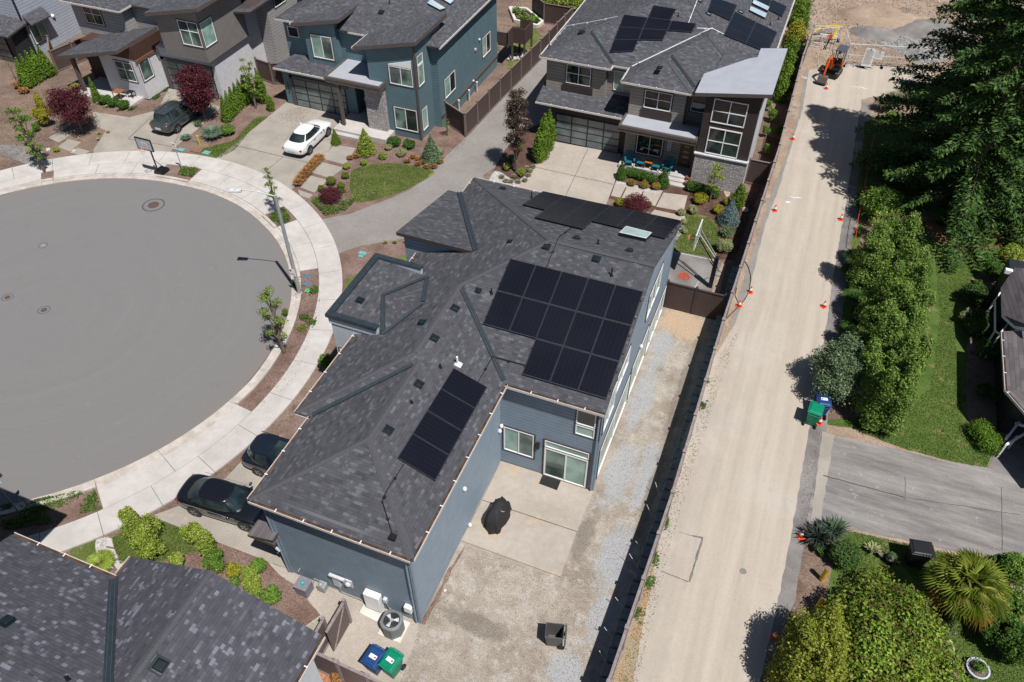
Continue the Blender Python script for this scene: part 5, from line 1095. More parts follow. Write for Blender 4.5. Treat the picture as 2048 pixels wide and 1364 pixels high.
FM = dict(
 arb=foliage('arborvitae_leaf', rgb(0.069, 0.144, 0.015), rgb(0.144, 0.237, 0.025), rgb(0.213, 0.312, 0.037)), arbo=foliage('olive_arborvitae_leaf', rgb(0.081, 0.155, 0.026), rgb(0.170, 0.266, 0.048), rgb(0.274, 0.355, 0.081), k3=.85),
 box=foliage('boxwood_leaf', rgb(0.031, 0.084, 0.014), rgb(0.077, 0.161, 0.025), rgb(0.126, 0.210, 0.042)), boxl=foliage('light_boxwood_leaf', rgb(.085, .17, .015), rgb(.14, .24, .03)),
 lime=foliage('lime_leaf', rgb(0.149, 0.241, 0.023), rgb(0.287, 0.368, 0.057), rgb(0.414, 0.437, 0.115)), limeg=foliage('spring_green_leaf', rgb(.07, .16, .02), rgb(.14, .25, .04), rgb(.25, .33, .07)),
 street=foliage('street_tree_leaf', rgb(.10, .18, .02), rgb(.19, .27, .05), rgb(.28, .33, .09)), gold=foliage('gold_leaf', rgb(.28, .27, .02), rgb(.42, .36, .04), rgb(.13, .18, .02)),
 maroon=foliage('maroon_leaf', rgb(0.054, 0.010, 0.017), rgb(0.114, 0.022, 0.034), rgb(0.168, 0.048, 0.054), tr=.2), plum=foliage('bronze_purple_leaf', rgb(0.060, 0.036, 0.034), rgb(0.108, 0.090, 0.054), rgb(0.156, 0.060, 0.060)),
 blue=foliage('blue_spruce_needle', rgb(.09, .15, .155), rgb(.17, .25, .25), rgb(.24, .32, .32)), sage=foliage('grey_green_leaf', rgb(0.079, 0.132, 0.066), rgb(0.158, 0.225, 0.114), rgb(0.264, 0.318, 0.192)),
 cream=foliage('variegated_leaf', rgb(.30, .32, .14), rgb(.45, .44, .24), rgb(.12, .18, .06)), spirea=foliage('orange_spirea_leaf', rgb(.24, .16, .03), rgb(.33, .20, .05), rgb(.20, .24, .04)),
 orange=foliage('copper_grass', rgb(.26, .11, .03), rgb(.38, .19, .07), rgb(.45, .28, .13)), tan=foliage('tan_grass', rgb(.22, .20, .13), rgb(.34, .31, .22), rgb(.16, .19, .09)), bluegr=foliage('blue_oat_grass', rgb(.12, .19, .13), rgb(.22, .30, .22)),
 con=foliage('conifer_needle', rgb(0.029, 0.073, 0.019), rgb(0.063, 0.134, 0.030), rgb(0.118, 0.197, 0.041), tr=.12, sc1=.6), rhodo=foliage('pieris_leaf', rgb(0.081, 0.135, 0.014), rgb(0.162, 0.227, 0.026), rgb(0.216, 0.141, 0.061), k3=.8), rhodo2=foliage('bright_leaf', rgb(0.120, 0.240, 0.024), rgb(0.312, 0.408, 0.060)),
 goldcy=foliage('golden_cypress_leaf', rgb(0.135, 0.189, 0.019), rgb(0.270, 0.297, 0.041), rgb(0.365, 0.365, 0.068)), dark=foliage('dark_shrub_leaf', rgb(0.027, 0.063, 0.018), rgb(0.068, 0.128, 0.027), rgb(0.120, 0.195, 0.045)), fern=foliage('strap_leaf', rgb(0.039, 0.091, 0.018), rgb(0.091, 0.169, 0.039)),
 palm=foliage('palm_leaf', rgb(0.185, 0.274, 0.034), rgb(0.370, 0.419, 0.077), rgb(0.504, 0.483, 0.139), tr=.3, k3=.9), palmo=foliage('dry_palm_leaf', rgb(.36, .20, .03), rgb(.45, .30, .08)), yucca=foliage('yucca_leaf', rgb(.05, .09, .05), rgb(.13, .19, .12)), yuccad=foliage('dark_yucca_leaf', rgb(.02, .03, .03), rgb(.05, .07, .06)), agave=foliage('cream_agave_leaf', rgb(.40, .38, .22), rgb(.25, .28, .14)), ground=foliage('ground_cover_leaf', rgb(.05, .11, .015), rgb(.10, .18, .03), rgb(.16, .20, .06)))
M['bark'] = grainy('tree_bark', rgb(.13, .10, .08), rgb(.20, .16, .13), 25, 2, .3); M['barkl'] = grainy('pale_bark', rgb(.34, .29, .25), rgb(.26, .22, .18), 25, 2, .3)
def mesh_obj(name, me, parent=None, loc=None):
    o = bpy.data.objects.new(name, me); COL.objects.link(o)
    if parent is not None: o.parent = parent
    if loc is not None: o.location = loc
    return o
def scale_at(px, py, z=0):
    g = np.array(G3(px, py, z))-np.array([0, 0, CAMH]); return float(g@F_)/FPX
_S = [100]
def shrub(kind, px, py, rpx, h, label, name='shrub', cat='shrub', group=None, z0=0.0, shape='ball', size=.09, dens=1.0, top=False, asp=1.0, rz=0):
    """px,py = middle of the visible crown (or its tip when top=True)"""
    _S[0] += 1; sd = _S[0]; r = rs_(sd); rn = random.Random(sd)
    R = rpx*scale_at(px, py, z0); x, y = G(px, py, z0+(h if top else h*.5))
    if shape == 'ball': L = [(0, 0, h*.45, R*.75, R*.75*asp, h*.45)]+[(R*.58*cos(a)*rn.uniform(.6, 1.1), R*.58*asp*sin(a)*rn.uniform(.6, 1.1), h*rn.uniform(.4, .72), R*rn.uniform(.26, .44), R*rn.uniform(.26, .44)*asp, h*rn.uniform(.24, .34)) for a in (0.1, .9, 1.7, 2.6, 3.3, 4.1, 4.9, 5.6)]
    elif shape == 'mound': L = [(0, 0, h*.45, R*.95, R*.95*asp, h*.55)]
    elif shape == 'cone': L = [(0, 0, h*(.12+.8*t), R*(1-t)**.8*1.0+.03, R*(1-t)**.8*asp+.03, h*.16) for t in (0, .12, .25, .38, .5, .62, .74, .86, .97)]
    elif shape == 'column': L = [(R*.12*rn.uniform(-1, 1), R*.12*rn.uniform(-1, 1), h*t, R*q, R*q, h*.17) for t, q in ((.12, .8), (.28, 1), (.44, 1), (.6, .92), (.75, .75), (.88, .5), (.965, .25))]
    elif shape == 'lumpy': L = [(R*.3*rn.uniform(-1, 1), R*.3*rn.uniform(-1, 1), h*t, R*q*rn.uniform(.85, 1.1), R*q*rn.uniform(.85, 1.1), h*.13) for t, q in ((.15, .85), (.30, 1), (.44, .95), (.58, .95), (.70, .85), (.82, .78), (.93, .55))]
    elif shape == 'box': L = [(R*.55*i, R*.3*asp*j, h*.5, R*.52, R*.5*asp, h*.52) for i in (-1, 0, 1) for j in (-1, 1)]
    elif shape == 'loose': L = [(R*.62*cos(a)*q, R*.62*sin(a)*q*asp, h*rn.uniform(.35, .85), R*rn.uniform(.26, .42), R*rn.uniform(.26, .42), h*rn.uniform(.14, .24)) for a, q in [(rn.uniform(0, 6.28), rn.uniform(.2, 1)) for _ in range(11)]]
    elif shape == 'leaning': L = [(R*.3*rn.uniform(-1, 1), R*.3*rn.uniform(-1, 1), h*t, R*q, R*q, h*.09) for t, q in ((.3, .8), (.42, 1), (.54, .85), (.66, .75), (.78, .5), (.9, .3), (.98, .15))]
    area = sum(4*(a[3]*a[4]+a[3]*a[5]+a[4]*a[5])/3*3.14*.8 for a in L); n = int(min(26000, max(150, dens*2.0*area/(size*size*.5))))
    me = crown_mesh('crown', L, n, size, FM[kind], sd, core=.66 if shape not in ('loose',) else .3, nr=.7 if shape != 'loose' else 1.0, shell=(.72, 1.14) if shape != 'loose' else (.5, 1.4))
    o = mesh_obj(name, me, None, (x, y, z0)); o.rotation_euler = (0, 0, rz); tag(o, label, cat, group); return o
def tree(kind, bx, by, tx, ty, rpx, label, z0=0.0, h=None, size=.1, dens=1.0, n_l=14, low=.35, group=None, bark='bark', sparse=False, name='tree', base=None, shape='round', core=.4):
    """bx,by base pixel; tx,ty crown top pixel"""
    _S[0] += 1; sd = _S[0]; rn = random.Random(sd); x, y = base or G(bx, by, z0)
    if h is None:
        zs = np.linspace(.3, 14, 500); P = np.array([x, y, 0])+np.outer(zs+z0, [0, 0, 1])-np.array([0, 0, CAMH]); d = P@F_
        sx = W0/2+FPX*(P@R_)/d; sy = H0/2-FPX*(P@U_)/d; h = float(zs[np.argmin(np.hypot(sx-tx, sy-ty))])
    R = rpx*scale_at(bx, by, z0+h*.5) if rpx > 3 or base is None else rpx
    if base is not None: R = rpx
    T = thing(name, label, 'tree', (x, y, z0), 0, group); ROOT[T.name] = (0, 0, 0)
    tr = MB(); p = [(0, 0, 0), (rn.uniform(-.05, .05), rn.uniform(-.05, .05), h*.3), (rn.uniform(-.08, .08), rn.uniform(-.08, .08), h*.6), (0, 0, h*.88)]; r0_ = .018*h+.02
    for i in range(3): tr.cyl(p[i], p[i+1], r0_*(1-.28*i), r0_*(1-.28*(i+1)), 7)
    L = []
    for i in range(n_l):
        t = low+(1-low)*(i+.5)/n_l
        if shape == 'round': q = math.sqrt(max(.05, 1-((t-low)/(1-low)*2-1)**2))
        elif shape == 'oval': q = math.sqrt(max(.06, 1-((t-low)/(1-low)*1.9-.95)**2))*.8+.15
        elif shape == 'spire': q = (1-(t-low)/(1-low))*.85+.15
        elif shape == 'flat': q = .6+.4*math.sin((t-low)/(1-low)*3)
        a = i*2.4+rn.uniform(-.4, .4); d_ = R*q*rn.uniform(.35, .72); s = R*rn.uniform(.30, .46)*(.6+.4*q)
        c = (d_*cos(a), d_*sin(a), h*t); L.append((c[0], c[1], c[2], s, s, s*.75))
        tr.cyl((0, 0, h*max(.15, t-.22)), (c[0]*.9, c[1]*.9, c[2]), r0_*.42, r0_*.14, 5)
    tr_o = tr.build('trunk', bark, T, uv=False)
    area = sum(4*3.14*a[3]*a[3]*.9 for a in L); n = int(min(26000, dens*1.3*area/(size*size*.5)*(.4 if sparse else 1)))
    me = crown_mesh('crown', L, n, size, FM[kind], sd, shell=(.4, 1.15) if sparse else (.5, 1.35), core=0 if sparse else core, nr=1.0)
    mesh_obj('crown', me, T); return T
def tuft(kind, px, py, rpx, h, label, name='grass_clump', cat='grass clump', n=260, z0=0.0, group=None, w=.018, spread=1.0, loc=None, droop=.5):
    _S[0] += 1; r = rs_(_S[0]); R = rpx*scale_at(px, py, z0) if loc is None else rpx; x, y = loc or G(px, py, z0+h*.35)
    a = r.uniform(0, 6.283, n); tl = r.uniform(.1, 1, n)**.6; dx, dy = np.cos(a), np.sin(a); sx, sy = -dy, dx; V_ = []; F = []
    b0 = r.uniform(0, .25, n)*R
    for k, (t, ww) in enumerate(((0, 1), (.45, .9), (.8, .6), (1.0, .05))):
        rad = b0+R*tl*(t**1.4)*spread; zz = h*(1-.35*tl)*(np.sin(t*(1.57+droop*tl))/1.0); V_.append(np.stack([dx*rad-sx*w*ww, dy*rad-sy*w*ww, zz], 1)); V_.append(np.stack([dx*rad+sx*w*ww, dy*rad+sy*w*ww, zz], 1))
    v = np.stack(V_, 1).reshape(-1, 3); base = np.arange(n)[:, None]*8
    f = np.concatenate([base+np.array([[0, 1, 3, 2]]), base+np.array([[2, 3, 5, 4]]), base+np.array([[4, 5, 7, 6]])])
    me = raw_mesh(name, v, f, [FM[kind]]); o = mesh_obj(name, me, None, (x, y, z0)); return tag(o, label, cat, group)
def cover(kind, lst, n, label, z0=.05, size=.07, name='ground_cover', hh=.12, cat='ground cover'):
    """low leafy mat scattered inside a polygon, in clumps"""
    _S[0] += 1; r = rs_(_S[0]); P = np.array([G(a, b, z0) if len(q) == 2 else (a, b) for q in lst for a, b in [q[:2]]]); mn, mx = P.min(0), P.max(0)
    cl = r.uniform(mn, mx, (max(6, n//120), 2)); q = cl[r.randint(0, len(cl), n*3)]+r.normal(size=(n*3, 2))*.16
    ins = np.zeros(len(q), bool); j = len(P)-1
    for i in range(len(P)):
        c = ((P[i, 1] > q[:, 1]) != (P[j, 1] > q[:, 1])) & (q[:, 0] < (P[j, 0]-P[i, 0])*(q[:, 1]-P[i, 1])/(P[j, 1]-P[i, 1]+1e-12)+P[i, 0]); ins ^= c; j = i
    q = q[ins][:n]; X = np.concatenate([q, z0+r.uniform(0, hh, (len(q), 1))], 1); Nn = unit(r.normal(size=X.shape)*.6+np.array([0, 0, 1])); v, f = leaves(X, Nn, size, .6, r)
    o = mesh_obj(name, raw_mesh(name, v, f, [FM[kind]])); return tag(o, label, cat, kind='stuff')
def conifer_mesh(h, R, seed):
    r = rs_(seed); P = []; A = []; Nn = []; br = MB(); br.cyl((0, 0, 0), (0, 0, h*.5), .028*h*.6, .018*h*.6, 9); br.cyl((0, 0, h*.5), (0, 0, h*.98), .018*h*.6, .02, 8)
    z = .7
    while z < h*.985:
        t = z/h; L0 = R*(1-t)**.82+.15; nb = 7 if t < .7 else 5
        for b in range(nb):
            a = r.uniform(0, 6.283); L = L0*r.uniform(.72, 1.16); d = np.array([cos(a), sin(a)]); s = np.array([-d[1], d[0]]); rise = r.uniform(-.02, .12)
            prev = None; m = max(4, int(L/.3))
            for i in range(m+1):
                u = i/m; zz = z+L*(rise*u-.30*u*u+.10*u**4); c = np.array([d[0]*L*u, d[1]*L*u, zz])
                if prev is not None and i % 2 == 0: br.cyl(prev, c, .03*(1-u)+.01, .03*(1-u)+.006, 3, cap=False); prev = c
                if prev is None: prev = c
                if u > .12:
                    tw = (.20+.34*L*.22)*(1-u*.75)+.10
                    for sd in (-1, 1):
                        for q in range(4):
                            v_ = (q+1)/4*tw; p = c+np.array([s[0]*sd*v_+d[0]*v_*.5, s[1]*sd*v_+d[1]*v_*.5, -.10*v_-.05*r.rand()])
                            for e in range(3):
                                ax = np.array([s[0]*sd+d[0]*.7, s[1]*sd+d[1]*.7, -.25])+r.normal(size=3)*.35; P.append(p+r.normal(size=3)*.06); A.append(ax); Nn.append(np.array([0, 0, 1.0])+r.normal(size=3)*.5)
        z += .30+.22*(1-t)
    P, A, Nn = np.array(P), unit(np.array(A)), unit(np.array(Nn)); v, f = leaves(P, Nn, .27, .30, r, axis=A, jitter=.5)
    return br, raw_mesh('conifer_crown', v, f, [FM['con']]), len(P)
def conifer(x, y, z0, me, tr_mb, label, rz=0, sc=1.0):
    T = thing('conifer', label, 'conifer', (x, y, z0), 0, 'tall conifers'); ROOT[T.name] = (0, 0, 0); T.rotation_euler = (0, 0, rz); T.scale = (sc, sc, sc)
    return T
tb, cm_, nc = conifer_mesh(21, 5.6, 5)
T1 = conifer(10.9, 47.8, ZE, cm_, tb, 'tall dark conifer nearest the lane, its boughs hanging over the shaded lawn', .4)
tro = tb.build('trunk', 'bark', T1, uv=False); cro = mesh_obj('crown', cm_, T1)
for x, y, rz, s, lb in ((9.6, 53.0, 2.1, .95, 'tall dark conifer standing beside the wire mesh fence, behind the nearest one'), (16.8, 50.5, 4.0, 1.05, 'tall dark conifer at the right edge above the stone steps'), (16.5, 59.5, 5.2, 1.0, 'conifer in the upper right corner in front of the building lot')):
    copy_thing(T1, (x, y, ZE), rz, lb, s)
# street trees and specimen trees
tree('street', 569, 707, 522, 582, 34, 'lime leaved young street tree in the mulch strip below the lamp foot', size=.10, n_l=12, low=.28, sparse=True, group='kerb trees', shape='oval', dens=1.5)
tree('street', 556, 428, 537, 336, 22, 'slim young street tree behind the street lamp arm', size=.09, n_l=10, low=.30, sparse=True, group='kerb trees', shape='spire', dens=1.5)
tree('limeg', 90, 345, 28, 217, 26, 'slim green kerb tree at the left edge of the cul-de-sac', size=.13, n_l=16, low=.22, sparse=True, group='kerb trees', shape='oval', dens=2.6)
tree('street', 512, 217, 497, 118, 22, 'sapling with bright leaves in front of the grey house hedge', size=.12, n_l=10, low=.35, sparse=True, shape='oval', dens=1.6)
tree('maroon', 166, 266, 146, 178, 44, 'maroon laceleaf maple over the stepping slabs', size=.11, n_l=22, low=.38, shape='flat', dens=.62, core=.25, group='maroon trees')
tree('maroon', 412, 243, 404, 135, 45, 'dense round maroon tree beside the parked grey car', size=.12, n_l=26, low=.30, shape='round', dens=.85, core=.3, group='maroon trees')
tree('plum', 1033, 345, 1031, 184, 30, 'bronze purple columnar tree in the pebble bed by the lane', size=.10, n_l=26, low=.28, shape='oval', dens=.9)
tree('street', 895, 272, 905, 236, 12, 'tiny sapling inside the fence corner of the teal house', size=.09, n_l=6, low=.3, sparse=True)
tree('lime', 1419, 404, 1437, 328, 24, 'small lime leaved tree in front of the stone base', size=.10, n_l=10, low=.35, sparse=True, shape='round', dens=1.3)
tree('lime', 32, 160, 20, 118, 12, 'nearly bare sapling by the far left driveway', size=.07, n_l=6, low=.4, sparse=True, dens=.4)
tree('limeg', 1750, 440, 1755, 385, 42, 'bright green young tree between the lane and the arborvitae clump', z0=ZE, size=.13, n_l=22, low=.3, shape='round')
tree('lime', 1742, 478, 1762, 430, 26, 'yellow green sapling with a white trunk at the north end of the arborvitae clump', z0=ZE, size=.11, n_l=10, low=.4, sparse=True, dens=2, bark='barkl')
# shrubs of the teal house bed
g_ = 'shrubs in the teal house bed'
shrub('lime', 730, 283, 18, 1.9, 'lime green cone shaped shrub at the teal house porch steps', shape='cone', size=.10)
shrub('arb', 670, 274, 9, 1.2, 'small dense green cone beside the white car', shape='cone', size=.06)
shrub('box', 788, 284, 15, .6, 'clipped boxwood under the teal house corner window, nearer the stone column', shape='ball', group='boxwoods under the teal house window')
shrub('box', 818, 288, 15, .6, 'clipped boxwood under the teal house corner window, nearer the dark evergreen', shape='ball', group='boxwoods under the teal house window')
shrub('sage', 862, 298, 19, 2.0, 'dark conical evergreen at the corner of the teal house', shape='cone', size=.10)
for kd, x, y, r_, hh, lb in (('lime', 765, 312, 10, .5, 'round lime shrub in the middle of the red mulch'), ('lime', 727, 325, 8, .45, 'round lime shrub beside the oval lawn top'), ('lime', 693, 332, 9, .45, 'round lime shrub beside the slab path'), ('cream', 803, 305, 12, .5, 'cream flowering hydrangea, larger one in the mulch'), ('cream', 777, 294, 9, .4, 'small pale flowering shrub by the porch step'), ('cream', 881, 302, 9, .45, 'pale flowering shrub behind the conical evergreen'),
    ('rhodo', 690, 351, 9, .45, 'small bronze green shrub left of the oval lawn'), ('rhodo', 662, 362, 12, .55, 'bronze green shrub behind the maroon mound'), ('rhodo', 642, 377, 8, .45, 'small bronze green shrub left of the maroon mound'), ('rhodo', 682, 372, 9, .45, 'small bronze green shrub right of the maroon mound')):
    shrub(kd, x, y, r_, hh, lb, size=.07)
shrub('maroon', 661, 391, 22, .9, 'low rounded maroon mound beside the sidewalk', shape='mound', size=.06, dens=1.3)
cover('ground', [(622, 402), (640, 385), (700, 375), (712, 400), (690, 425), (650, 432)], 2600, 'bright green ground cover around the low maroon mound', size=.09, z0=.02, hh=.18)
for i, (x, y) in enumerate(((597, 366), (603, 358), (609, 350), (614, 344), (620, 337), (626, 330), (632, 324), (638, 317))): tuft('orange', x, y, 13, .5, '%s copper grass clump, counted from the sidewalk, in the row beside the white car drive' % ORD[i], n=260, group='copper grasses in the drive row')
for i, (x, y) in enumerate(((815, 322), (826, 314), (838, 318), (848, 324), (854, 334), (868, 334), (881, 324), (836, 328), (700, 316), (712, 313), (722, 308))): tuft('orange', x, y, 8, .35, 'copper brown grass clump in the red mulch bed', n=160, group='copper grasses in the mulch bed')
for i, (x, y) in enumerate(((449, 232), (457, 222), (465, 214), (473, 206), (481, 199), (489, 192), (497, 185))): shrub('arb', x, y-14, 11, 2.0, '%s arborvitae from the left in the hedge beside the grey house stucco wall' % ORD[i], 'arborvitae', 'arborvitae', 'hedge by the grey house', shape='cone', size=.11, top=False)
shrub('arb', 521, 178, 11, 2.3, 'lone arborvitae behind the bright leaved sapling', 'arborvitae', 'arborvitae', shape='column', size=.11); shrub('arb', 541, 208, 8, 1.1, 'dwarf green column on the mulch by the teal garage', shape='column', size=.07)
# grey house front
tuft('bluegr', 425, 268, 24, .8, 'large blue green grass fountain by the yellow marker', n=700, w=.02)
shrub('limeg', 454, 259, 17, .8, 'round bright green shrub right of the blue grass fountain', size=.1); shrub('sage', 396, 246, 10, .5, 'small pale shrub under the dense maroon tree', size=.08, shape='loose')
tuft('bluegr', 372, 276, 12, .4, 'small blue green grass clump by the drive corner', n=300)
shrub('gold', 86, 236, 21, 1.3, 'gold tipped cypress shrub left of the maple', shape='loose', size=.09, dens=2.2); shrub('gold', 78, 203, 8, 1.2, 'upright gold leader of the gold cypress', shape='column', size=.08); shrub('limeg', 72, 254, 9, .7, 'small green shrub below the gold cypress', size=.08)
shrub('arb', 187, 180, 8, 2.0, 'narrow green cone by the porch of the grey house', shape='cone', size=.08)
for x, y, n_ in ((209, 199, 'left'), (226, 204, 'middle'), (245, 209, 'right')): shrub('box', x, y, 14, .7, '%s boxwood of the three before the grey house porch' % n_, group='boxwoods by the grey porch', size=.09)
shrub('orange', 34, 170, 9, .5, 'orange leaved shrub by the far left arborvitae, smaller one', size=.1); shrub('orange', 47, 180, 12, .5, 'orange leaved shrub by the far left arborvitae, larger one', size=.1)
tuft('bluegr', 128, 188, 13, .5, 'grey green grass clump behind the maple', n=300); shrub('lime', 151, 174, 11, .6, 'lime shrub at the foot of the porch post', size=.1)
for i, (x, y) in enumerate(((44, 152), (54, 146), (64, 139), (75, 133), (88, 128))): shrub('arb', x, y-6, 13, 2.4, '%s arborvitae from the left in the clump beside the pale blue house' % ORD[i], 'arborvitae', 'arborvitae', 'arborvitae by the pale blue house', shape='cone', size=.13)
for x, y in ((196, 207), (214, 213), (236, 220), (196, 279), (216, 264), (198, 267)): tuft('cream', x, y, 5, .2, 'small pale tuft in the grey house bed', n=60, group='pale tufts in the grey house bed')
shrub('cream', 57, 301, 7, .35, 'pale yellow flowering shrub left of the kerb tree', size=.08); shrub('lime', 112, 299, 7, .35, 'low green shrub by the last stepping slab', size=.08)
cover('dark', [(230, 235), (335, 175), (345, 172), (270, 235), (262, 238)], 900, 'dry brown ground cover between porch and drive', size=.1, z0=.02)
# brown house front
for i, (x, y, r_) in enumerate(((1078, 296, 12), (1088, 280, 13), (1099, 266, 12))): shrub('arb', x, y, r_, (2.3, 3.1, 2.8)[i], ('left', 'middle tallest', 'right')[i]+' column of the lime arborvitae clump by the garage', 'arborvitae', 'arborvitae', 'arborvitae by the garage', shape='column', size=.10)
shrub('lime', 1013, 334, 8, .6, 'yellow spirea nearer the lane in the pebble bed', size=.07); shrub('lime', 1043, 345, 9, .6, 'yellow spirea nearer the drive in the pebble bed', size=.07)
for x, y in ((1004, 354), (1012, 362), (1022, 363), (1028, 353), (1036, 364), (1050, 361), (1057, 351), (1061, 342), (1066, 334), (1054, 336)): tuft('tan', x, y, 7, .25, 'tan grass clump in the pebble bed', n=150, group='tan grasses in the pebble bed')
tuft('bluegr', 1024, 318, 9, .6, 'blue green grass at the foot of the bronze tree', n=200); shrub('limeg', 1038, 296, 10, .5, 'low green shrub between lane and arborvitae', size=.08)
shrub('box', 1243, 341, 10, 1.3, 'dwarf spruce cone at the left end of the porch hedge', shape='cone', size=.07); shrub('box', 1328, 355, 12, 1.5, 'dwarf spruce cone by the porch steps', shape='cone', size=.07)
for i, (x, y) in enumerate(((1262, 346), (1279, 350), (1295, 355), (1309, 360))): shrub('box', x, y, 12, .6, ('first', 'second', 'third', 'fourth')[i]+' box hedge shrub before the porch, counted from the drive', group='porch hedge', shape='box', size=.08)
for x, y, r_, k_ in ((1264, 365, 10, 'left'), (1288, 370, 10, 'middle')): shrub('spirea', x, y, r_, .5, k_+' orange spirea of the three before the porch hedge', size=.06)
shrub('spirea', 1313, 372, 11, .5, 'right and greenest spirea of the three before the porch hedge', size=.06)
for i, (x, y) in enumerate(((1387, 374), (1405, 379), (1424, 386))): shrub('box', x, y, 14, .6, ('left', 'middle', 'right')[i]+' dark boxwood along the stone base', group='boxwoods along the stone base', shape='box', size=.08)
for k_, x, y, r_, hh, lb in (('gold', 1401, 397, 16, .7, 'yellow green nandina under the small tree'), ('cream', 1386, 419, 11, .6, 'cream variegated shrub right of the slab path'), ('gold', 1436, 419, 13, .6, 'yellow shrub left of the blue spruce'), ('gold', 1453, 402, 9, .6, 'small yellow shrub above the blue spruce'), ('sage', 1457, 463, 21, .7, 'sparse silver shrub below the blue spruce'), ('cream', 1450, 492, 20, .8, 'round variegated shrub beside the basketball post'),
    ('cream', 1363, 424, 10, .5, 'variegated shrub at the end of the lower slab'), ('cream', 1367, 444, 8, .4, 'upper of two cream shrubs at the lawn edge'), ('cream', 1369, 461, 8, .4, 'lower of two cream shrubs at the lawn edge')):
    shrub(k_, x, y, r_, hh, lb, size=.07, shape='loose' if k_ == 'sage' else 'ball')
shrub('blue', 1461, 424, 19, 1.8, 'blue spruce cone left of the fence', shape='cone', size=.08); shrub('arb', 1478, 395, 13, 1.7, 'green arborvitae at the stone corner', 'arborvitae', 'arborvitae', shape='column', size=.09)
shrub('maroon', 1272, 407, 27, .9, 'maroon laceleaf mound beside our north panels', shape='mound', size=.07); shrub('gold', 1240, 405, 11, .5, 'yellow flowering shrub left of the maroon mound', size=.07); shrub('spirea', 1298, 409, 7, .4, 'small orange shrub right of the maroon mound', size=.06)
for i, (x, y, r_) in enumerate(((1531, 208, 13), (1543, 232, 12), (1556, 262, 10), (1532, 262, 9), (1535, 300, 8))): shrub('limeg', x, y, r_, .9, ('topmost', 'second', 'third, nearest the fence', 'fourth', 'lowest')[i]+' loose green shrub between stair tower and fence', shape='loose', size=.09, dens=2.5)
for i, (x, y) in enumerate(((1604, 12), (1598, 40), (1592, 70), (1583, 100), (1578, 128), (1571, 152), (1564, 178))): shrub('arb' if i != 2 else 'gold', x, y, 20 if i < 3 else 16, 2.0, ('first', 'second', 'yellow flowering', 'fourth', 'fifth', 'sixth', 'lowest')[i]+' hedge shrub east of the brown house counted from the top', group='hedge east of the brown house', shape='column', size=.14)
for i, (x, y) in enumerate(((1120, 2), (1142, 8), (1162, 3), (1098, -2))): shrub('lime', x, y, 18, 1.6, '%s yellow green shrub behind the backyard fence' % ('middle left', 'middle right', 'right', 'left')[i], group='shrubs behind the backyard fence', size=.16)
# lower left garden
gl = 'lime shrubs of the lower left garden'
for k_, x, y, r_, hh, lb in (('lime', 258, 1037, 19, 1.3, 'upright lime shrub nearest the sidewalk'), ('lime', 284, 1068, 38, 1.9, 'largest lime shrub on the small lawn'), ('lime', 300, 1096, 32, 1.3, 'lime shrub tucked at the neighbour roof edge'), ('lime', 386, 1071, 24, 1.5, 'lime shrub at the drive edge of the lawn'), ('lime', 409, 1092, 27, 1.4, 'lime shrub at the mulch corner'), ('limeg', 428, 1126, 28, 1.1, 'darker green shrub between lime shrubs'),
    ('lime', 353, 1122, 17, .8, 'small lime shrub in the mulch under the gable'), ('gold', 469, 1141, 18, .6, 'yellow low shrub in the mulch'), ('lime', 501, 1153, 22, .9, 'lime shrub by the compacted path'), ('limeg', 517, 1132, 18, .8, 'green shrub touching the drive edge'), ('lime', 513, 1176, 26, 1.0, 'broad lime shrub along the neighbour rake'), ('limeg', 540, 1194, 22, .9, 'lowest green shrub by the neighbour rake'), ('limeg', 470, 1165, 12, .5, 'small green plant at the roof edge')):
    shrub(k_, x, y, r_, hh, lb, size=.085, shape='loose' if r_ > 21 else 'ball', group=gl, dens=1.8 if r_ > 21 else 1)
tuft('lime', 200, 1128, 28, .5, 'bright lime grass clump under the neighbour gutter', n=1500, w=.02)
shrub('limeg', 652, 726, 17, .9, 'green shrub peeping out under our west eave', size=.09); shrub('rhodo', 571, 626, 8, .5, 'small bronze shrub at the kerb inlet', size=.07, shape='loose')
for i, (x, y) in enumerate(((771, 485), (790, 485), (812, 483))): tuft('cream', x, y, 6, .3, 'pale tuft on the mulch beside the lane', n=60, group='pale tufts beside the lane')
for q, n, lb in (([(585, 560), (632, 545), (640, 600), (630, 660), (600, 640), (588, 600)], 1500, 'patchy low ground cover around the street lamp'), ([(560, 640), (620, 640), (600, 740), (520, 820), (490, 812), (540, 760)], 350, 'sparse weeds in the mulch strip by the kerb'), ([(536, 432), (551, 455), (585, 440), (566, 415)], 2200, 'dense low ground cover in the strip under the slim tree'), ([(355, 350), (366, 333), (398, 337), (385, 355)], 1400, 'low ground cover beside the sign post'), ([(0, 1012), (60, 1002), (190, 978), (203, 1018), (120, 1045), (0, 1062)], 3800, 'green ground cover in the strip at the lower left kerb')):
    cover('ground' if n > 400 else 'rhodo', q, n, lb, size=.09)
cover('ground', [(1225, 1364), (1262, 1364), (1330, 1080), (1350, 980), (1400, 850), (1440, 720), (1420, 740), (1370, 900), (1335, 1000)], 900, 'patchy weeds along the dry verge outside the fence', z0=ZE, size=.10)
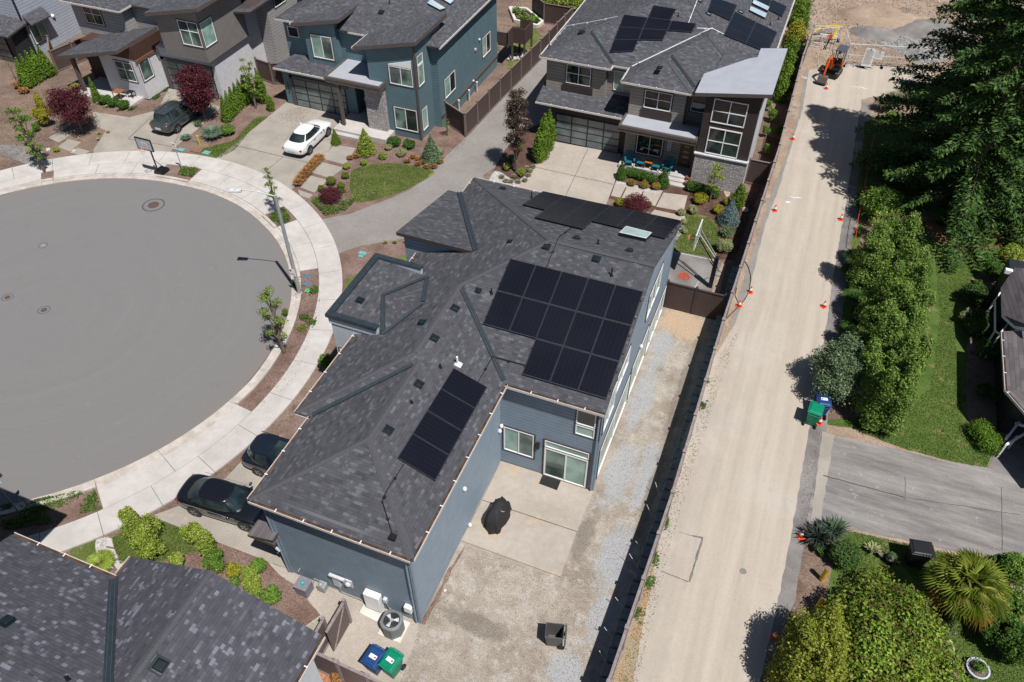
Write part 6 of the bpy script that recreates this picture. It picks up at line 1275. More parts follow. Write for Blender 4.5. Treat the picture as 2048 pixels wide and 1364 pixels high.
# ---- right hand gardens
_arb = [(1820, 433, 20), (1831, 490, 17), (1849, 500, 15), (1765, 456, 20), (1788, 440, 18), (1779, 491, 19), (1798, 535, 18), (1846, 534, 16), (1776, 562, 21), (1811, 568, 20), (1847, 565, 16), (1817, 603, 18), (1852, 592, 17), (1781, 609, 20), (1750, 618, 15), (1793, 634, 20), (1838, 622, 17), (1786, 667, 20), (1817, 673, 20), (1848, 680, 18), (1797, 708, 19), (1829, 712, 20), (1791, 748, 18), (1764, 735, 16), (1832, 744, 16), (1752, 688, 15)]
_ord = 'row of the olive green arborvitae clump'
for i, (x, y, r_) in enumerate(_arb): shrub('arbo', x, y, r_+5, 4.3-.5*(i % 3), 'rounded olive arborvitae column in the dense clump between lane and lawn', 'arborvitae', 'arborvitae', 'dense arborvitae clump', z0=ZE, shape='lumpy', size=.11, top=True)
shrub('dark', 1765, 790, 16, .5, 'low dark green shrub below the grey green shrub', z0=ZE)
for i, (x, y) in enumerate(((1712, 520), (1704, 548), (1716, 570), (1708, 600), (1716, 630), (1706, 656))): tuft('fern', x, y, 26, .9, 'dark strap leaved clump on the shaded lane edge, number %s from the top' % ('one', 'two', 'three', 'four', 'five', 'six')[i], n=700, w=.025, z0=ZE, group='strap leaved clumps')
for i, (x, y) in enumerate(((1768, 212), (1790, 200), (1812, 192))): tuft('tan', x, y, 22, 1.0, ('left', 'middle', 'right')[i]+' feathery grass below the wire mesh fence', n=600, z0=ZE, w=.02, group='feathery grasses')
shrub('boxl', 1965, 862, 26, .9, 'clipped kidney shaped shrub, upper lobe by the stair rail', z0=ZE, shape='mound', size=.07, name='clipped_shrub'); shrub('boxl', 1981, 885, 26, .9, 'clipped kidney shaped shrub, lower lobe by the drive', z0=ZE, shape='mound', size=.07, name='clipped_shrub')
for k_, x, y, r_, hh, sh, lb in (('lime', 2022, 510, 26, 1.4, 'ball', 'yellow green shrub above the white fascia'), ('box', 1990, 545, 24, 1.3, 'ball', 'green shrub beside the white fascia'), ('dark', 1955, 590, 32, 1.2, 'ball', 'large dark rounded shrub on the lawn edge'), ('dark', 1960, 650, 36, 1.1, 'ball', 'large dark shrub below the deck rails'), ('cream', 1930, 634, 13, .9, 'loose', 'white flowering hydrangea on the lawn edge'), ('box', 1980, 695, 27, 1.2, 'ball', 'green shrub under the corner of the old house'), ('dark', 1930, 455, 36, 1.3, 'ball', 'dark ivy mound at the foot of the conifer'), ('dark', 1890, 430, 30, 1.2, 'ball', 'dark rounded bush left of the ivy mound'), ('limeg', 1975, 480, 14, .6, 'ball', 'bright ivy at the edge of the needle litter'),
    ('dark', 2000, 790, 24, .8, 'ball', 'dark shrub against the old house wall'), ('dark', 1965, 780, 20, .6, 'loose', 'low dark plant in the shaded bed'),
    ('dark', 1690, 1112, 34, 1.2, 'ball', 'dark broadleaf shrub below the yuccas'), ('dark', 1645, 1098, 18, .5, 'loose', 'low dark plants at the lane edge by the upper bollard'), ('limeg', 2030, 1140, 34, 1.6, 'ball', 'green shrub right of the palm'), ('dark', 1990, 1130, 20, 1.2, 'ball', 'dark shrub behind the palm'), ('limeg', 2020, 1215, 40, 1.6, 'loose', 'green shrub lower right of the palm'), ('box', 1985, 1255, 38, 1.5, 'loose', 'green shrub by the pebble row'), ('box', 2035, 1290, 44, 1.9, 'ball', 'large green shrub in the lower right corner'), ('sage', 1895, 1265, 15, .4, 'ball', 'small grey shrub under the palm'), ('dark', 1885, 1240, 24, .7, 'ball', 'dark shrub right of the great lime shrub')):
    shrub(k_, x, y, r_, hh, lb, z0=ZE, shape=sh, size=.09, dens=1.2 if sh == 'ball' else 2)
# the great lime shrub and the golden cypress, lower right
def bigshrub(kind, cpx, cpy, rx, ry, h, n, size, label, k2=None, seed=9, name='large_shrub', nl=34):
    r = rs_(seed); x, y = G(cpx, cpy, ZE+h*.55); L = [(0, 0, h*.36, rx*.70, ry*.70, h*.38)]
    for i in range(nl):
        a = i*2.4; q = math.sqrt((i+.5)/nl); k_ = r.uniform(.55, 1.55); L.append((rx*.86*q*cos(a)*r.uniform(.9, 1.12), ry*.86*q*sin(a)*r.uniform(.9, 1.12), h*(.80-.45*q*q+r.uniform(-.13, .12)), rx*.19*k_, ry*.19*k_, h*.17*k_))
    T = thing(name, label, 'shrub', (x, y, ZE)); ROOT[T.name] = (0, 0, 0)
    me = crown_mesh('crown', L, n, size, FM[kind], seed, core=.5, nr=1.05, shell=(.55, 1.32)); mesh_obj('crown', me, T)
    if k2: me = crown_mesh('fresh_growth', [l[:3]+(l[3]*1.06, l[4]*1.06, l[5]*1.1) for l in L[1:]], n//4, size*1.1, FM[k2], seed+1, core=0, nr=.5, up=.7); mesh_obj('fresh_growth', me, T)
    s = MB()
    for a in range(5): s.cyl((0, 0, 0), (rx*.5*cos(a*1.26), ry*.5*sin(a*1.26), h*.6), .06, .02, 5)
    s.build('stem', 'bark', T, uv=False)
bigshrub('rhodo', 1778, 1290, 2.45, 2.9, 2.9, 34000, .12, 'great lime and bronze leaved shrub filling the lower right foreground', 'rhodo2', nl=46)
bigshrub('sage', 1692, 735, 1.65, 1.95, 3.0, 19000, .11, 'large grey green shrub overhanging the lane above the street bins', None, 33, nl=22)
bigshrub('goldcy', 1632, 1318, 1.25, 2.1, 3.7, 20000, .10, 'golden cypress shrub at the lane edge, left of the great lime shrub', None, 21, nl=26)
# palm
def palm():
    x, y = G(1948, 1158, ZE+3.0); T = thing('fan_palm', 'fan palm with a round crown of splayed green and yellowing fans', 'palm', (x, y, ZE)); ROOT[T.name] = (0, 0, 0); r = random.Random(4)
    s = MB(); s.cyl((0, 0, 0), (0, 0, 2.7), .17, .13, 9)
    for i in range(60): a = i*2.4; z = .2+i*.041; s.cyl((.13*cos(a), .13*sin(a), z), (.24*cos(a), .24*sin(a), z+.1), .035, .01, 4)
    s.build('trunk', 'bark', T, uv=False)
    for i in range(34):
        a = i*2.39996; t = i/33; el = radians(78-100*t+r.uniform(-6, 6)); L = (.45+.45*t); d = Vector((cos(a)*cos(el), sin(a)*cos(el), sin(el))); base = Vector((0, 0, 2.75)); tip = base+d*L+Vector((0, 0, -.10*t)); m = MB(); m.cyl(base, tip, .018, .012, 4)
        side = Vector((-sin(a), cos(a), 0)); up = side.cross(d)*-1; up = up if up.z > 0 else -up; nb = 30; fr = .74+.14*r.random(); d2 = (d+Vector((0, 0, -.25*t))).normalized()
        for k in range(nb):
            th = radians(-150+300*k/(nb-1)); q = (d2*cos(th)+side*sin(th)).normalized(); ln = fr*(.62+.38*cos(th*.55)); w = .036; s2 = q.cross(up).normalized()
            e = tip+q*ln+Vector((0, 0, -.22*ln*(.5+t)*r.uniform(.6, 1.3))); mid = tip+q*ln*.5+up*.03
            m.add([tip, mid-s2*w, e, mid+s2*w], [(0, 1, 2), (0, 2, 3)])
        m.build('palm_frond', FM['palmo'] if i in (29, 31, 33) else FM['palm'], T, uv=False)
palm()
tuft('yucca', 1668, 1062, 30, .9, 'pale green yucca rosette nearest the old driveway', 'yucca', 'yucca', n=120, w=.035, z0=ZE, droop=.1); tuft('yuccad', 1637, 1074, 34, .8, 'dark purple yucca rosette beside the traffic cone', 'yucca', 'yucca', n=150, w=.035, z0=ZE, droop=.1)
tuft('agave', 1744, 1100, 17, .5, 'cream striped agave on the small lawn', 'agave', 'agave', n=60, w=.035, z0=ZE, droop=.2)

def grass(lst, n, label, z0, size=.075, kind='grass'):
    _S[0] += 1; r = rs_(_S[0]); P = np.array([G(p, q, z0) for p, q in lst]); mn, mx = P.min(0), P.max(0); q = r.uniform(mn, mx, (n*4, 2)); ins = np.zeros(len(q), bool); j = len(P)-1
    for i in range(len(P)):
        ins ^= ((P[i, 1] > q[:, 1]) != (P[j, 1] > q[:, 1])) & (q[:, 0] < (P[j, 0]-P[i, 0])*(q[:, 1]-P[i, 1])/(P[j, 1]-P[i, 1]+1e-12)+P[i, 0]); j = i
    q = q[ins][:n]; X = np.concatenate([q, z0+r.uniform(.01, .05, (len(q), 1))], 1); v, f = leaves(X, unit(r.normal(size=X.shape)*.8+np.array([0, 0, .6])), size, .4, r)
    o = mesh_obj('grass', raw_mesh('grass', v, f, [FM[kind]])); return tag(o, label, 'grass', kind='stuff')
FM['grass'] = foliage('grass_blade', rgb(.080, .14, .024), rgb(.12, .185, .036), rgb(.20, .21, .07))
grass([(1655, 850), (1700, 855), (1800, 895), (1900, 922), (1972, 936), (1985, 905), (1925, 860), (1920, 760), (1905, 640), (1960, 520), (2048, 500), (2048, 440), (1900, 490), (1870, 520), (1880, 640), (1860, 780), (1760, 840)], 26000, 'mown grass of the big lawn left of the old house', ZE)
grass([(1650, 1062), (1690, 1060), (1780, 1080), (1900, 1108), (2048, 1130), (2048, 1400), (1880, 1400), (1870, 1200), (1800, 1130), (1680, 1160)], 17000, 'grass round the palm and the black bin', ZE)
grass([(1722, 320), (1730, 245), (1790, 220), (1850, 260), (1880, 330), (1840, 420), (1712, 480)], 9000, 'shaded grass under the conifers', ZE)
grass([(702, 345), (718, 335), (760, 327), (820, 330), (866, 343), (850, 360), (800, 385), (740, 402), (712, 405), (700, 380)], 9000, 'grass of the oval lawn before the teal house', .02)
grass([(222, 1078), (300, 1034), (438, 1087), (380, 1106), (300, 1128), (240, 1128)], 8000, 'grass under the lime shrubs lower left', .018)
grass([(395, 300), (440, 288), (470, 280), (508, 238), (536, 234), (500, 262), (470, 300), (440, 316)], 4000, 'grass strip between the two drives', .02)
grass([(1370, 432), (1420, 436), (1440, 470), (1425, 515), (1345, 503), (1345, 480)], 5000, 'grass before the half court', .018)

def chips(lst, n, label, z0, size, kind, name='bark_chips', cat='bark chips', w=None):
    o = grass(lst, n, label, z0, size, kind) if w is None else None; o.name = name; o['category'] = cat; return o
FM['chip'] = foliage('bark_chip', rgb(.10, .055, .04), rgb(.22, .14, .105), rgb(.34, .25, .20), tr=.0); FM['stone'] = foliage('loose_stone', rgb(.17, .15, .13), rgb(.34, .31, .28), rgb(.55, .53, .50), tr=.0, k3=.86); FM['dry'] = foliage('dry_blade', rgb(.25, .16, .085), rgb(.32, .22, .13), rgb(.10, .14, .035), tr=.1, k3=.75)
chips([(510, 235), (600, 215), (700, 245), (870, 300), (905, 250), (935, 285), (860, 350), (700, 405), (650, 425), (610, 400), (700, 330), (720, 300)], 5000, 'bark chips scattered on the teal house bed', .012, .07, 'chip')
chips([(590, 555), (640, 545), (640, 640), (590, 760), (520, 826), (482, 812), (560, 720), (590, 640)], 2600, 'bark chips in the kerb strip below the lamp', .052, .06, 'chip')
chips([(438, 1086), (536, 1124), (560, 1150), (590, 1170), (640, 1230), (600, 1260), (380, 1180), (300, 1110)], 3000, 'bark chips in the lower left garden', .018, .055, 'chip')
chips([(1390, 360), (1500, 385), (1530, 270), (1560, 280), (1500, 430), (1470, 500), (1440, 480), (1420, 430), (1370, 430)], 2600, 'bark chips round the shrubs before the stair tower', .014, .07, 'chip')
chips([(60, 180), (300, 180), (420, 185), (330, 220), (200, 230), (110, 300), (0, 340), (0, 220)], 4000, 'dry litter on the bed before the grey house', .008, .09, 'chip', 'leaf_litter', 'leaf litter')
chips([(900, 1150), (925, 1090), (1120, 1160), (1190, 985), (1325, 640), (1390, 690), (1260, 1120), (1180, 1380), (780, 1380), (840, 1260)], 9000, 'loose stones strewn over the gravel yard', .012, .045, 'stone', 'loose_stones', 'loose stones')
chips([(1235, 1364), (1275, 1364), (1345, 1080), (1380, 960), (1430, 800), (1480, 660), (1445, 700), (1375, 890), (1350, 980), (1290, 1180)], 1500, 'dry grass along the fence side of the lane', ZE+.01, .06, 'dry', 'dry_grass', 'dry grass')
chips([(1590, 1060), (1625, 870), (1655, 690), (1690, 480), (1720, 290), (1735, 290), (1705, 480), (1670, 690), (1645, 860), (1612, 1060)], 2600, 'loose stones along the lane shoulder', ZE+.015, .05, 'stone', 'loose_stones', 'loose stones')
chips([(1630, 135), (1850, 135), (2040, 150), (2040, -20), (1620, -20)], 6000, 'stones and clods over the building lot', ZE+.02, .16, 'stone', 'loose_stones', 'loose stones')
# ------------------------------------------------------------------ fences
def fence(name, label, pts, z0, h, mat, railm='rail', step=2.4, group=None, zb=None, cap=.055):
    T = thing(name, label, 'fence', (pts[0][0], pts[0][1], z0), 0, group); zb = z0 if zb is None else zb
    def post(x, y):
        m = MB(); m.box(x-.06, x+.06, y-.06, y+.06, zb, z0+h+.06); m.box(x-.08, x+.08, y-.08, y+.08, z0+h+.06, z0+h+.1); m.build('post', railm, T)
    for (x0, y0), (x1, y1) in zip(pts[:-1], pts[1:]):
        L = math.hypot(x1-x0, y1-y0); n = max(1, round(L/step)); dx, dy = (x1-x0)/L, (y1-y0)/L; nx, ny = -dy, dx
        for i in range(n):
            a, b = L*i/n+.065, L*(i+1)/n-.065
            q = lambda s, o: (x0+dx*s+nx*o, y0+dy*s+ny*o)
            m = MB(); m.prism([q(a, -.018), q(b, -.018), q(b, .018), q(a, .018)], zb+.03, z0+h-.04); m.build('fence_panel', mat, T)
            m = MB(); m.prism([q(a, -cap), q(b, -cap), q(b, cap), q(a, cap)], z0+h-.04, z0+h); m.build('rail', railm, T); m = MB(); m.prism([q(a, -.045), q(b, -.045), q(b, .045), q(a, .045)], zb+.03, zb+.12); m.build('rail', railm, T); post(*q(L*i/n, 0))
    post(*pts[-1]); return T
fence('fence', 'long brown board fence on the block wall, between our gravel yard and the lane', [(FL[0][0]+.02, FL[0][1])]+FL[1:]+[(FL[-1][0]+.15, 69.0)], ZE, 1.85, 'fencew', 'railg', zb=ZE+.02)
fence('fence', 'short dark board fence closing the yard beside the half court', [(-3.98, 33.42), (-.78, 33.42)], 0, 1.85, 'fencew', 'darktrim', 1.6)
fence('fence', 'short board fence from the stair tower to the long fence', [(-1.88, 47.5), (-.45, 47.5)], 0, 1.85, 'fencew', 'rail', 1.5)
fence('fence', 'brown board fence along the lane beside the teal house', [(-23.8, 47.1), (-21.72, 45.95), (-21.39, 51.74), (-20.87, 59.3), (-20.45, 66.4)], 0, 1.8, 'fencew', 'rail', 2.0)
_a, _b, _c = G(1143, 15, 1.8), G(1089, 6, 1.8), G(1066, -14, 1.8); fence('fence', 'dark fence at the back of the teal house yard', [_a, _b, _c], 0, 1.8, 'fencew', 'rail', 2.2)
fence('fence', 'short fence joining the teal house garage and the grey house', [G(520, 158), G(548, 168), (-37.0, 48.6)], 0, 1.75, 'fencew', 'rail', 2.2)
fence('fence', 'brown fence between the pale blue house and the grey house porch', [(-58.9, 44.9), (-56.73, 42.87), (-55.9, 46.5)], 0, 1.75, 'fencew', 'rail', 2.2)
fence('fence', 'weathered board fence behind the blue and green bins', [(-11.45, 9.8), (-11.42, 8.62), (-7.6, 8.5)], 0, 1.8, 'fencel', 'railg', 1.4)
GT = thing('gate', 'weathered gate leaf with diagonal brace, standing open across the side path', 'gate', (-11.08, 10.05, 0))
m = MB(); m.box(-11.10, -11.07, 9.42, 10.62, .05, 1.72); m.build('gate_leaf', 'fencel', GT); m = MB(); m.cyl((-11.045, 9.5, .15), (-11.045, 10.58, 1.6), .035, n=4); m.box(-11.14, -11.03, 9.4, 10.66, 1.72, 1.78); m.build('brace', 'railg', GT)
for y in (10.72,): m = MB(); m.box(-11.16, -11.03, y-.06, y+.06, 0, 1.9); m.build('gate_post', 'railg', GT)
# retaining wall of big blocks
m = MB(); rn = random.Random(8); y = 5.0
fx = lambda y: float(np.interp(y, [p[1] for p in FL], [p[0] for p in FL]))
while y < 37.5:
    x = fx(y)-.10; w = .40+rn.uniform(-.02, .03); d = .54; zt = .46+rn.uniform(-.03, .04)
    m.add([(x-w, y+.03, 0), (x, y, 0), (x, y+d, 0), (x-w, y+d-.03, 0), (x-w+.05, y+.05, zt-.03), (x, y+.01, zt), (x, y+d-.01, zt), (x-w+.05, y+d-.05, zt-.03)], [(3, 2, 1, 0), (4, 5, 6, 7), (0, 1, 5, 4), (1, 2, 6, 5), (2, 3, 7, 6), (3, 0, 4, 7)]); y += .60
tag(m.build('retaining_wall', 'block'), 'low retaining wall of grey concrete blocks at the foot of the long fence', 'retaining wall')
m = MB(); m.prism([(fx(4)-.09, 4), (fx(4)+.0, 4)]+[(fx(t)+.0, t) for t in (12, 20, 30, 38)]+[(fx(t)-.09, t) for t in (38, 30, 20, 12)], -.2, ZE-.01); m.build('backing', 'earth', bpy.data.objects['retaining_wall'])
for i, (a, b) in enumerate((((1259, 1108), (1279, 1140)), ((1262, 1140), (1276, 1160)), ((1231, 1195), (1253, 1222)), ((1209, 1255), (1225, 1277)), ((1199, 1302), (1215, 1330)), ((1294, 1010), (1303, 1030)), ((1311, 965), (1318, 990)), ((1272, 1083), (1280, 1095)))):
    p, q = G3(*a, .9), G3(*b, .35); m = MB(); m.cyl(p, q, .012, n=5); m.ball(p, .02, nu=6, nv=4); tag(m.build('stake', 'greyl'), 'thin pale stake leaning on the retaining blocks', 'stake', 'stakes on the retaining blocks')
# ------------------------------------------------------------------ cars
def car(label, loc, rz, colour, kind='sedan', s=1.0, sunroof=False, rails=False, name='parked_car', roofcol=None):
    T = thing(name, label, 'car', loc, 0); ROOT[T.name] = (0, 0, 0); T.rotation_euler = (0, 0, rz); T.scale = (s, s, s)
    if kind == 'sedan':
        ST = [(-2.44, .62, .52, .74, .90), (-2.38, .76, .40, .82, 1.0), (-2.2, .86, .32, .90, 1.06), (-1.8, .905, .24, .94, 1.08), (-1.1, .92, .2, .94, 1.04), (-.2, .925, .2, .93, 1.02), (.6, .925, .2, .915, 1.0), (1.1, .92, .2, .89, .99), (1.6, .91, .22, .84, .94), (2.0, .88, .25, .77, .87), (2.25, .82, .28, .69, .78), (2.4, .70, .33, .58, .66), (2.46, .5, .4, .48, .52)]
        gb = [(1.22, .98), (-1.95, 1.06)]; gt = [(.44, 1.41), (-1.18, 1.42)]; wy = (1.42, -1.36); wb, wt = .83, .60; HT = 1.46
    else:
        ST = [(-2.40, .70, .52, .95, 1.02), (-2.36, .84, .40, 1.0, 1.08), (-2.15, .90, .32, 1.03, 1.10), (-1.6, .93, .26, 1.03, 1.10), (-.8, .945, .24, 1.02, 1.09), (0, .945, .24, 1.01, 1.08), (.7, .945, .24, 1.0, 1.07), (1.15, .94, .24, .97, 1.06), (1.6, .93, .26, .93, 1.02), (2.0, .90, .3, .87, .96), (2.25, .84, .34, .78, .87), (2.38, .72, .4, .66, .74), (2.42, .55, .46, .55, .6)]
        gb = [(1.15, 1.06), (-2.26, 1.09)]; gt = [(.35, 1.66), (-1.92, 1.70)]; wy = (1.45, -1.38); wb, wt = .87, .68; HT = 1.70
    m = MB(); rings = []
    for (y, w, zb, zs, zt) in ST:
        zm = (zb+zs)/2; half = [(0, zb), (w*.86, zb), (w*.98, zb+.10), (w, zm), (w*.985, zs-.06), (w*.95, zs), (w*.84, zs+(zt-zs)*.55), (w*.5, zt-.015), (0, zt)]
        ring = [(x, y, z) for x, z in half]+[(-x, y, z) for x, z in half[-2:0:-1]]; rings.append(ring)
    n = len(rings[0]); vs = [v for r in rings for v in r]; fs = [(i*n+j, (i+1)*n+j, (i+1)*n+(j+1) % n, i*n+(j+1) % n) for i in range(len(rings)-1) for j in range(n)]+[tuple(range(n)), tuple(range((len(rings)-1)*n, len(rings)*n))[::-1]]
    m.add(vs, fs); body = m.build('body', colour, T, uv=False, smooth=True)
    sb = body.modifiers.new('round', 'SUBSURF'); sb.levels = 1; sb.render_levels = 1
    # greenhouse: one rounded shell, cut into panes, pillars and roof
    (yf, zf), (yr, zr_) = gb; (tf, ztf), (tr, ztr) = gt; NA = 56; NT_ = 6
    def ringp(t, s=1.0, dz=0.0):
        q = t**.9; w = wb*(1-t)+wt*t+.035*math.sin(t*pi); y0 = yf+(tf-yf)*q+.05*math.sin(t*pi); y1 = yr+(tr-yr)*q-.05*math.sin(t*pi); yc, l = (y0+y1)/2, (y0-y1)/2; out = []
        for k in range(NA):
            p = 2*pi*k/NA; ex = .62 if t < 1 else .55; u = abs(cos(p))**ex*(1 if cos(p) >= 0 else -1); v = abs(sin(p))**ex*(1 if sin(p) >= 0 else -1)
            g_ = (v+1)/2; zb_ = zr_*(1-g_)+zf*g_-.05; zt_ = ztr*(1-g_)+ztf*g_; out.append((w*u*s, yc+l*v*s, zb_+(zt_-zb_)*t+dz, u, v))
        return out
    rg = [ringp(i/NT_) for i in range(NT_+1)]; parts = {}
    vb_ = .05 if kind == 'sedan' else .12
    for i in range(NT_):
        for k in range(NA):
            k2 = (k+1) % NA; u = (rg[i][k][3]+rg[i][k2][3])/2; v = (rg[i][k][4]+rg[i][k2][4])/2; t = (i+.5)/NT_
            if t > .12 and v > .80 and abs(u) < .90: nm = 'windshield'
            elif t > .12 and v < -.80 and abs(u) < .88: nm = 'rear_window'
            elif t > .12 and abs(u) > .84 and abs(v) < .80 and abs(v-vb_) > .05 and not (kind != 'sedan' and abs(v+.55) < .05): nm = 'side_window' + ('L' if u < 0 else 'R')
            else: nm = 'pillars'
            mm = parts.setdefault(nm, MB()); mm.add([rg[i][k][:3], rg[i][k2][:3], rg[i+1][k2][:3], rg[i+1][k][:3]], [(0, 1, 2, 3)])
    for nm, mm in parts.items():
        mm.build(nm.rstrip('LR'), colour if nm == 'pillars' else ('glassws' if nm == 'windshield' else 'glassd'), T, uv=False)
    rf = MB(); rr = [ringp(1.0, s, dz) for s, dz in ((1.0, -.004), (.96, .018), (.85, .034), (.6, .050), (.3, .056), (.02, .058))]
    rf.add([q[:3] for r in rr for q in r], [(i*NA+k, i*NA+(k+1) % NA, (i+1)*NA+(k+1) % NA, (i+1)*NA+k) for i in range(5) for k in range(NA)]+[tuple(5*NA+k for k in range(NA))]); rf.build('roof', roofcol or colour, T, smooth=True, uv=False)
    if sunroof: mm = MB(); mm.slab([(-.45, tf-.25, ztf+.062), (.45, tf-.25, ztf+.062), (.45, tf-1.0, ztf+.068), (-.45, tf-1.0, ztf+.068)], .01); mm.build('sunroof', 'glassd', T, uv=False)
    if rails:
        for sx in (-1, 1): mm = MB(); mm.tube([(sx*wt*.95, tf-.1, ztf+.05), (sx*wt*.95, (tf+tr)/2, ztf+.09), (sx*wt*.95, tr+.1, ztr+.05)], .02, 5); mm.build('roof_rail', 'blackm', T)
    for sx in (-1, 1):
        for y in wy:
            mm = MB(); mm.cyl((sx*.74, y, .33), (sx*.925, y, .33), .33, n=20); wh = mm.build('wheel', 'rubber', T, uv=False)
            mm = MB(); mm.cyl((sx*.91, y, .33), (sx*.932, y, .33), .13, n=12); mm.cyl((sx*.90, y, .33), (sx*.928, y, .33), .225, n=16)
            for q in range(5): a = q*1.2566; mm.cyl((sx*.93, y+.06*cos(a), .33+.06*sin(a)), (sx*.93, y+.21*cos(a), .33+.21*sin(a)), .028, n=4)
            mm.build('rim', 'alloy', wh, uv=False); mm = MB(); mm.cyl((sx*.70, y, .36), (sx*.948, y, .36), .385, n=20); wa = mm.build('wheel_arch', 'black', T, uv=False)
            wa.scale = (.985, 1, 1)
        mm = MB(); z = ST[2][3]; mm.box(sx*.56, sx*.80, -2.405, -2.26, z-.19, z-.07); mm.build('taillight', 'redlamp', T, bevel=.02)
        mm = MB(); z = ST[-3][3]; mm.box(sx*.55, sx*.74, 2.15, 2.30, z-.08, z+.0); mm.build('headlight', 'white', T, bevel=.02)
        mm = MB(); mm.ball((sx*1.02, .78, 1.02 if kind == 'sedan' else 1.1), .10, .07, .08); mm.build('wing_mirror', colour, T, smooth=True, uv=False)
        for y in (-.55, .45): mm = MB(); mm.box(sx*.93, sx*.955, y-.1, y+.1, .80, .83); mm.build('door_handle', 'alloy' if kind == 'sedan' else colour, T)
        mm = MB(); mm.cyl((sx*.955, yf-.15, zf-.04), (sx*.955, yr+.2, zr_-.06), .012, n=4)
        mm.build('belt_trim', 'alloy' if kind == 'sedan' else 'blackm', T)
    mm = MB(); mm.box(-.26, .26, -2.46, -2.43, .62, .76); mm.build('licence_plate', 'greyl', T); mm = MB(); mm.box(-.5, .5, 2.40, 2.452, .36, .56); mm.build('grille', 'black', T, bevel=.02)
    return T
M['redlamp'] = plain('red_lamp', (.42, .01, .01), .25)
M['p_black'] = carpaint('black_paint', (.006, .007, .009)); M['p_blue'] = carpaint('midnight_blue_paint', (.008, .013, .022)); M['p_white'] = carpaint('white_paint', (.78, .78, .78)); M['p_grey'] = carpaint('dark_grey_paint', (.04, .052, .058))
M['glassws'] = glassmat('windshield_glass', (.008, .013, .016), (.018, .035, .04))
car('black sedan parked on the drive, nose under the eave of the blue house', (-18.67, 13.36, .04), radians(-86), 'p_black', 'sedan', .90)
car('midnight blue hatch back crossover parked beside the black sedan', (-17.25, 16.12, .04), radians(-88), 'p_blue', 'suv', .88, sunroof=True, rails=True)
car('white sedan parked before the teal house garage', (-31.78, 41.0, .03), radians(2), 'p_white', 'sedan', .93)
car('dark grey crossover under the dense maroon tree', (-42.25, 40.0, .03), radians(0), 'p_grey', 'suv', .93, sunroof=True, rails=True)
# ------------------------------------------------------------------ bins
def wbin(label, x, y, z, rz, col, colname, lid=True, sticker=True, s=1.0, group=None, lidopen=False):
    T = thing('wheeled_bin', label, 'bin', (x, y, z), 0, group); ROOT[T.name] = (0, 0, 0); T.rotation_euler = (0, 0, rz); T.scale = (s, s, s); mt = plain(colname, col, .45, .08)
    m = MB(); a, b, A_, B_, h = .22, .25, .30, .36, .98
    o = [(-a, -b, .05), (a, -b, .05), (a, b, .05), (-a, b, .05)]; t = [(-A_, -B_, h), (A_, -B_, h), (A_, B_, h), (-A_, B_, h)]; i1 = [(-A_+.03, -B_+.03, h), (A_-.03, -B_+.03, h), (A_-.03, B_-.03, h), (-A_+.03, B_-.03, h)]; i0 = [(-a+.03, -b+.03, .12), (a-.03, -b+.03, .12), (a-.03, b-.03, .12), (-a+.03, b-.03, .12)]
    m.add(o+t+i1+i0, [(3, 2, 1, 0), (0, 1, 5, 4), (1, 2, 6, 5), (2, 3, 7, 6), (3, 0, 4, 7), (4, 5, 9, 8), (5, 6, 10, 9), (6, 7, 11, 10), (7, 4, 8, 11), (8, 9, 13, 12), (9, 10, 14, 13), (10, 11, 15, 14), (11, 8, 12, 15), (12, 13, 14, 15)])
    m.build('bin_body', mt, T, bevel=.02)
    m = MB()
    if lidopen: m.box(-.33, .33, .40, .45, .30, 1.0)
    else:
        m.box(-.335, .335, -.40, .40, .985, 1.03); m.box(-.29, .29, -.35, .33, 1.03, 1.07, top=.05)
    m.build('lid', mt, T, bevel=.015)
    m = MB(); m.cyl((-.25, .45, .93), (.25, .45, .93), .018, n=6)
    for sx in (-.24, 0, .24): m.box(sx-.015, sx+.015, .36, .46, .91, .95)
    m.build('handle', mt, T)
    for sx in (-1, 1): m = MB(); m.cyl((sx*.24, .30, .12), (sx*.30, .30, .12), .13, n=14); m.build('wheel', 'rubber', T)
    if sticker and not lidopen:
        m = MB(); m.box(-.15, .15, -.1, .06, 1.071, 1.075); st_ = m.build('sticker', 'white', T); m = MB(); m.cyl((.09, -.02, 1.075), (.09, -.02, 1.078), .04, n=10); m.build('red_mark', 'redlamp', st_)
    return T
wbin('blue wheeled bin beside the green one at the gate', -9.25, 9.5, 0, radians(-8), (.012, .05, .17), 'bin_blue'); wbin('green wheeled bin beside the blue one at the gate', -8.6, 9.62, 0, radians(-12), (.0, .20, .11), 'bin_green')
g = G(1646, 806, ZE+.8); wbin('blue wheeled bin at the lane edge under the grey green shrub', g[0], g[1], ZE, radians(190), (.012, .05, .17), 'bin_blue2'); g = G(1628, 828, ZE+.6); wbin('green wheeled bin at the lane edge in front of the blue one', g[0], g[1], ZE, radians(175), (.0, .20, .11), 'bin_green2', sticker=False)
g = G(1840, 1102, ZE+.9); wbin('black wheeled bin between the old driveway and the palm', g[0], g[1], ZE, radians(-80), (.014, .014, .016), 'bin_black', sticker=False, s=1.1); wbin('open grey wheeled bin standing alone on the gravel', -3.32, 12.95, 0, radians(-75), (.085, .082, .085), 'bin_grey', lidopen=True)
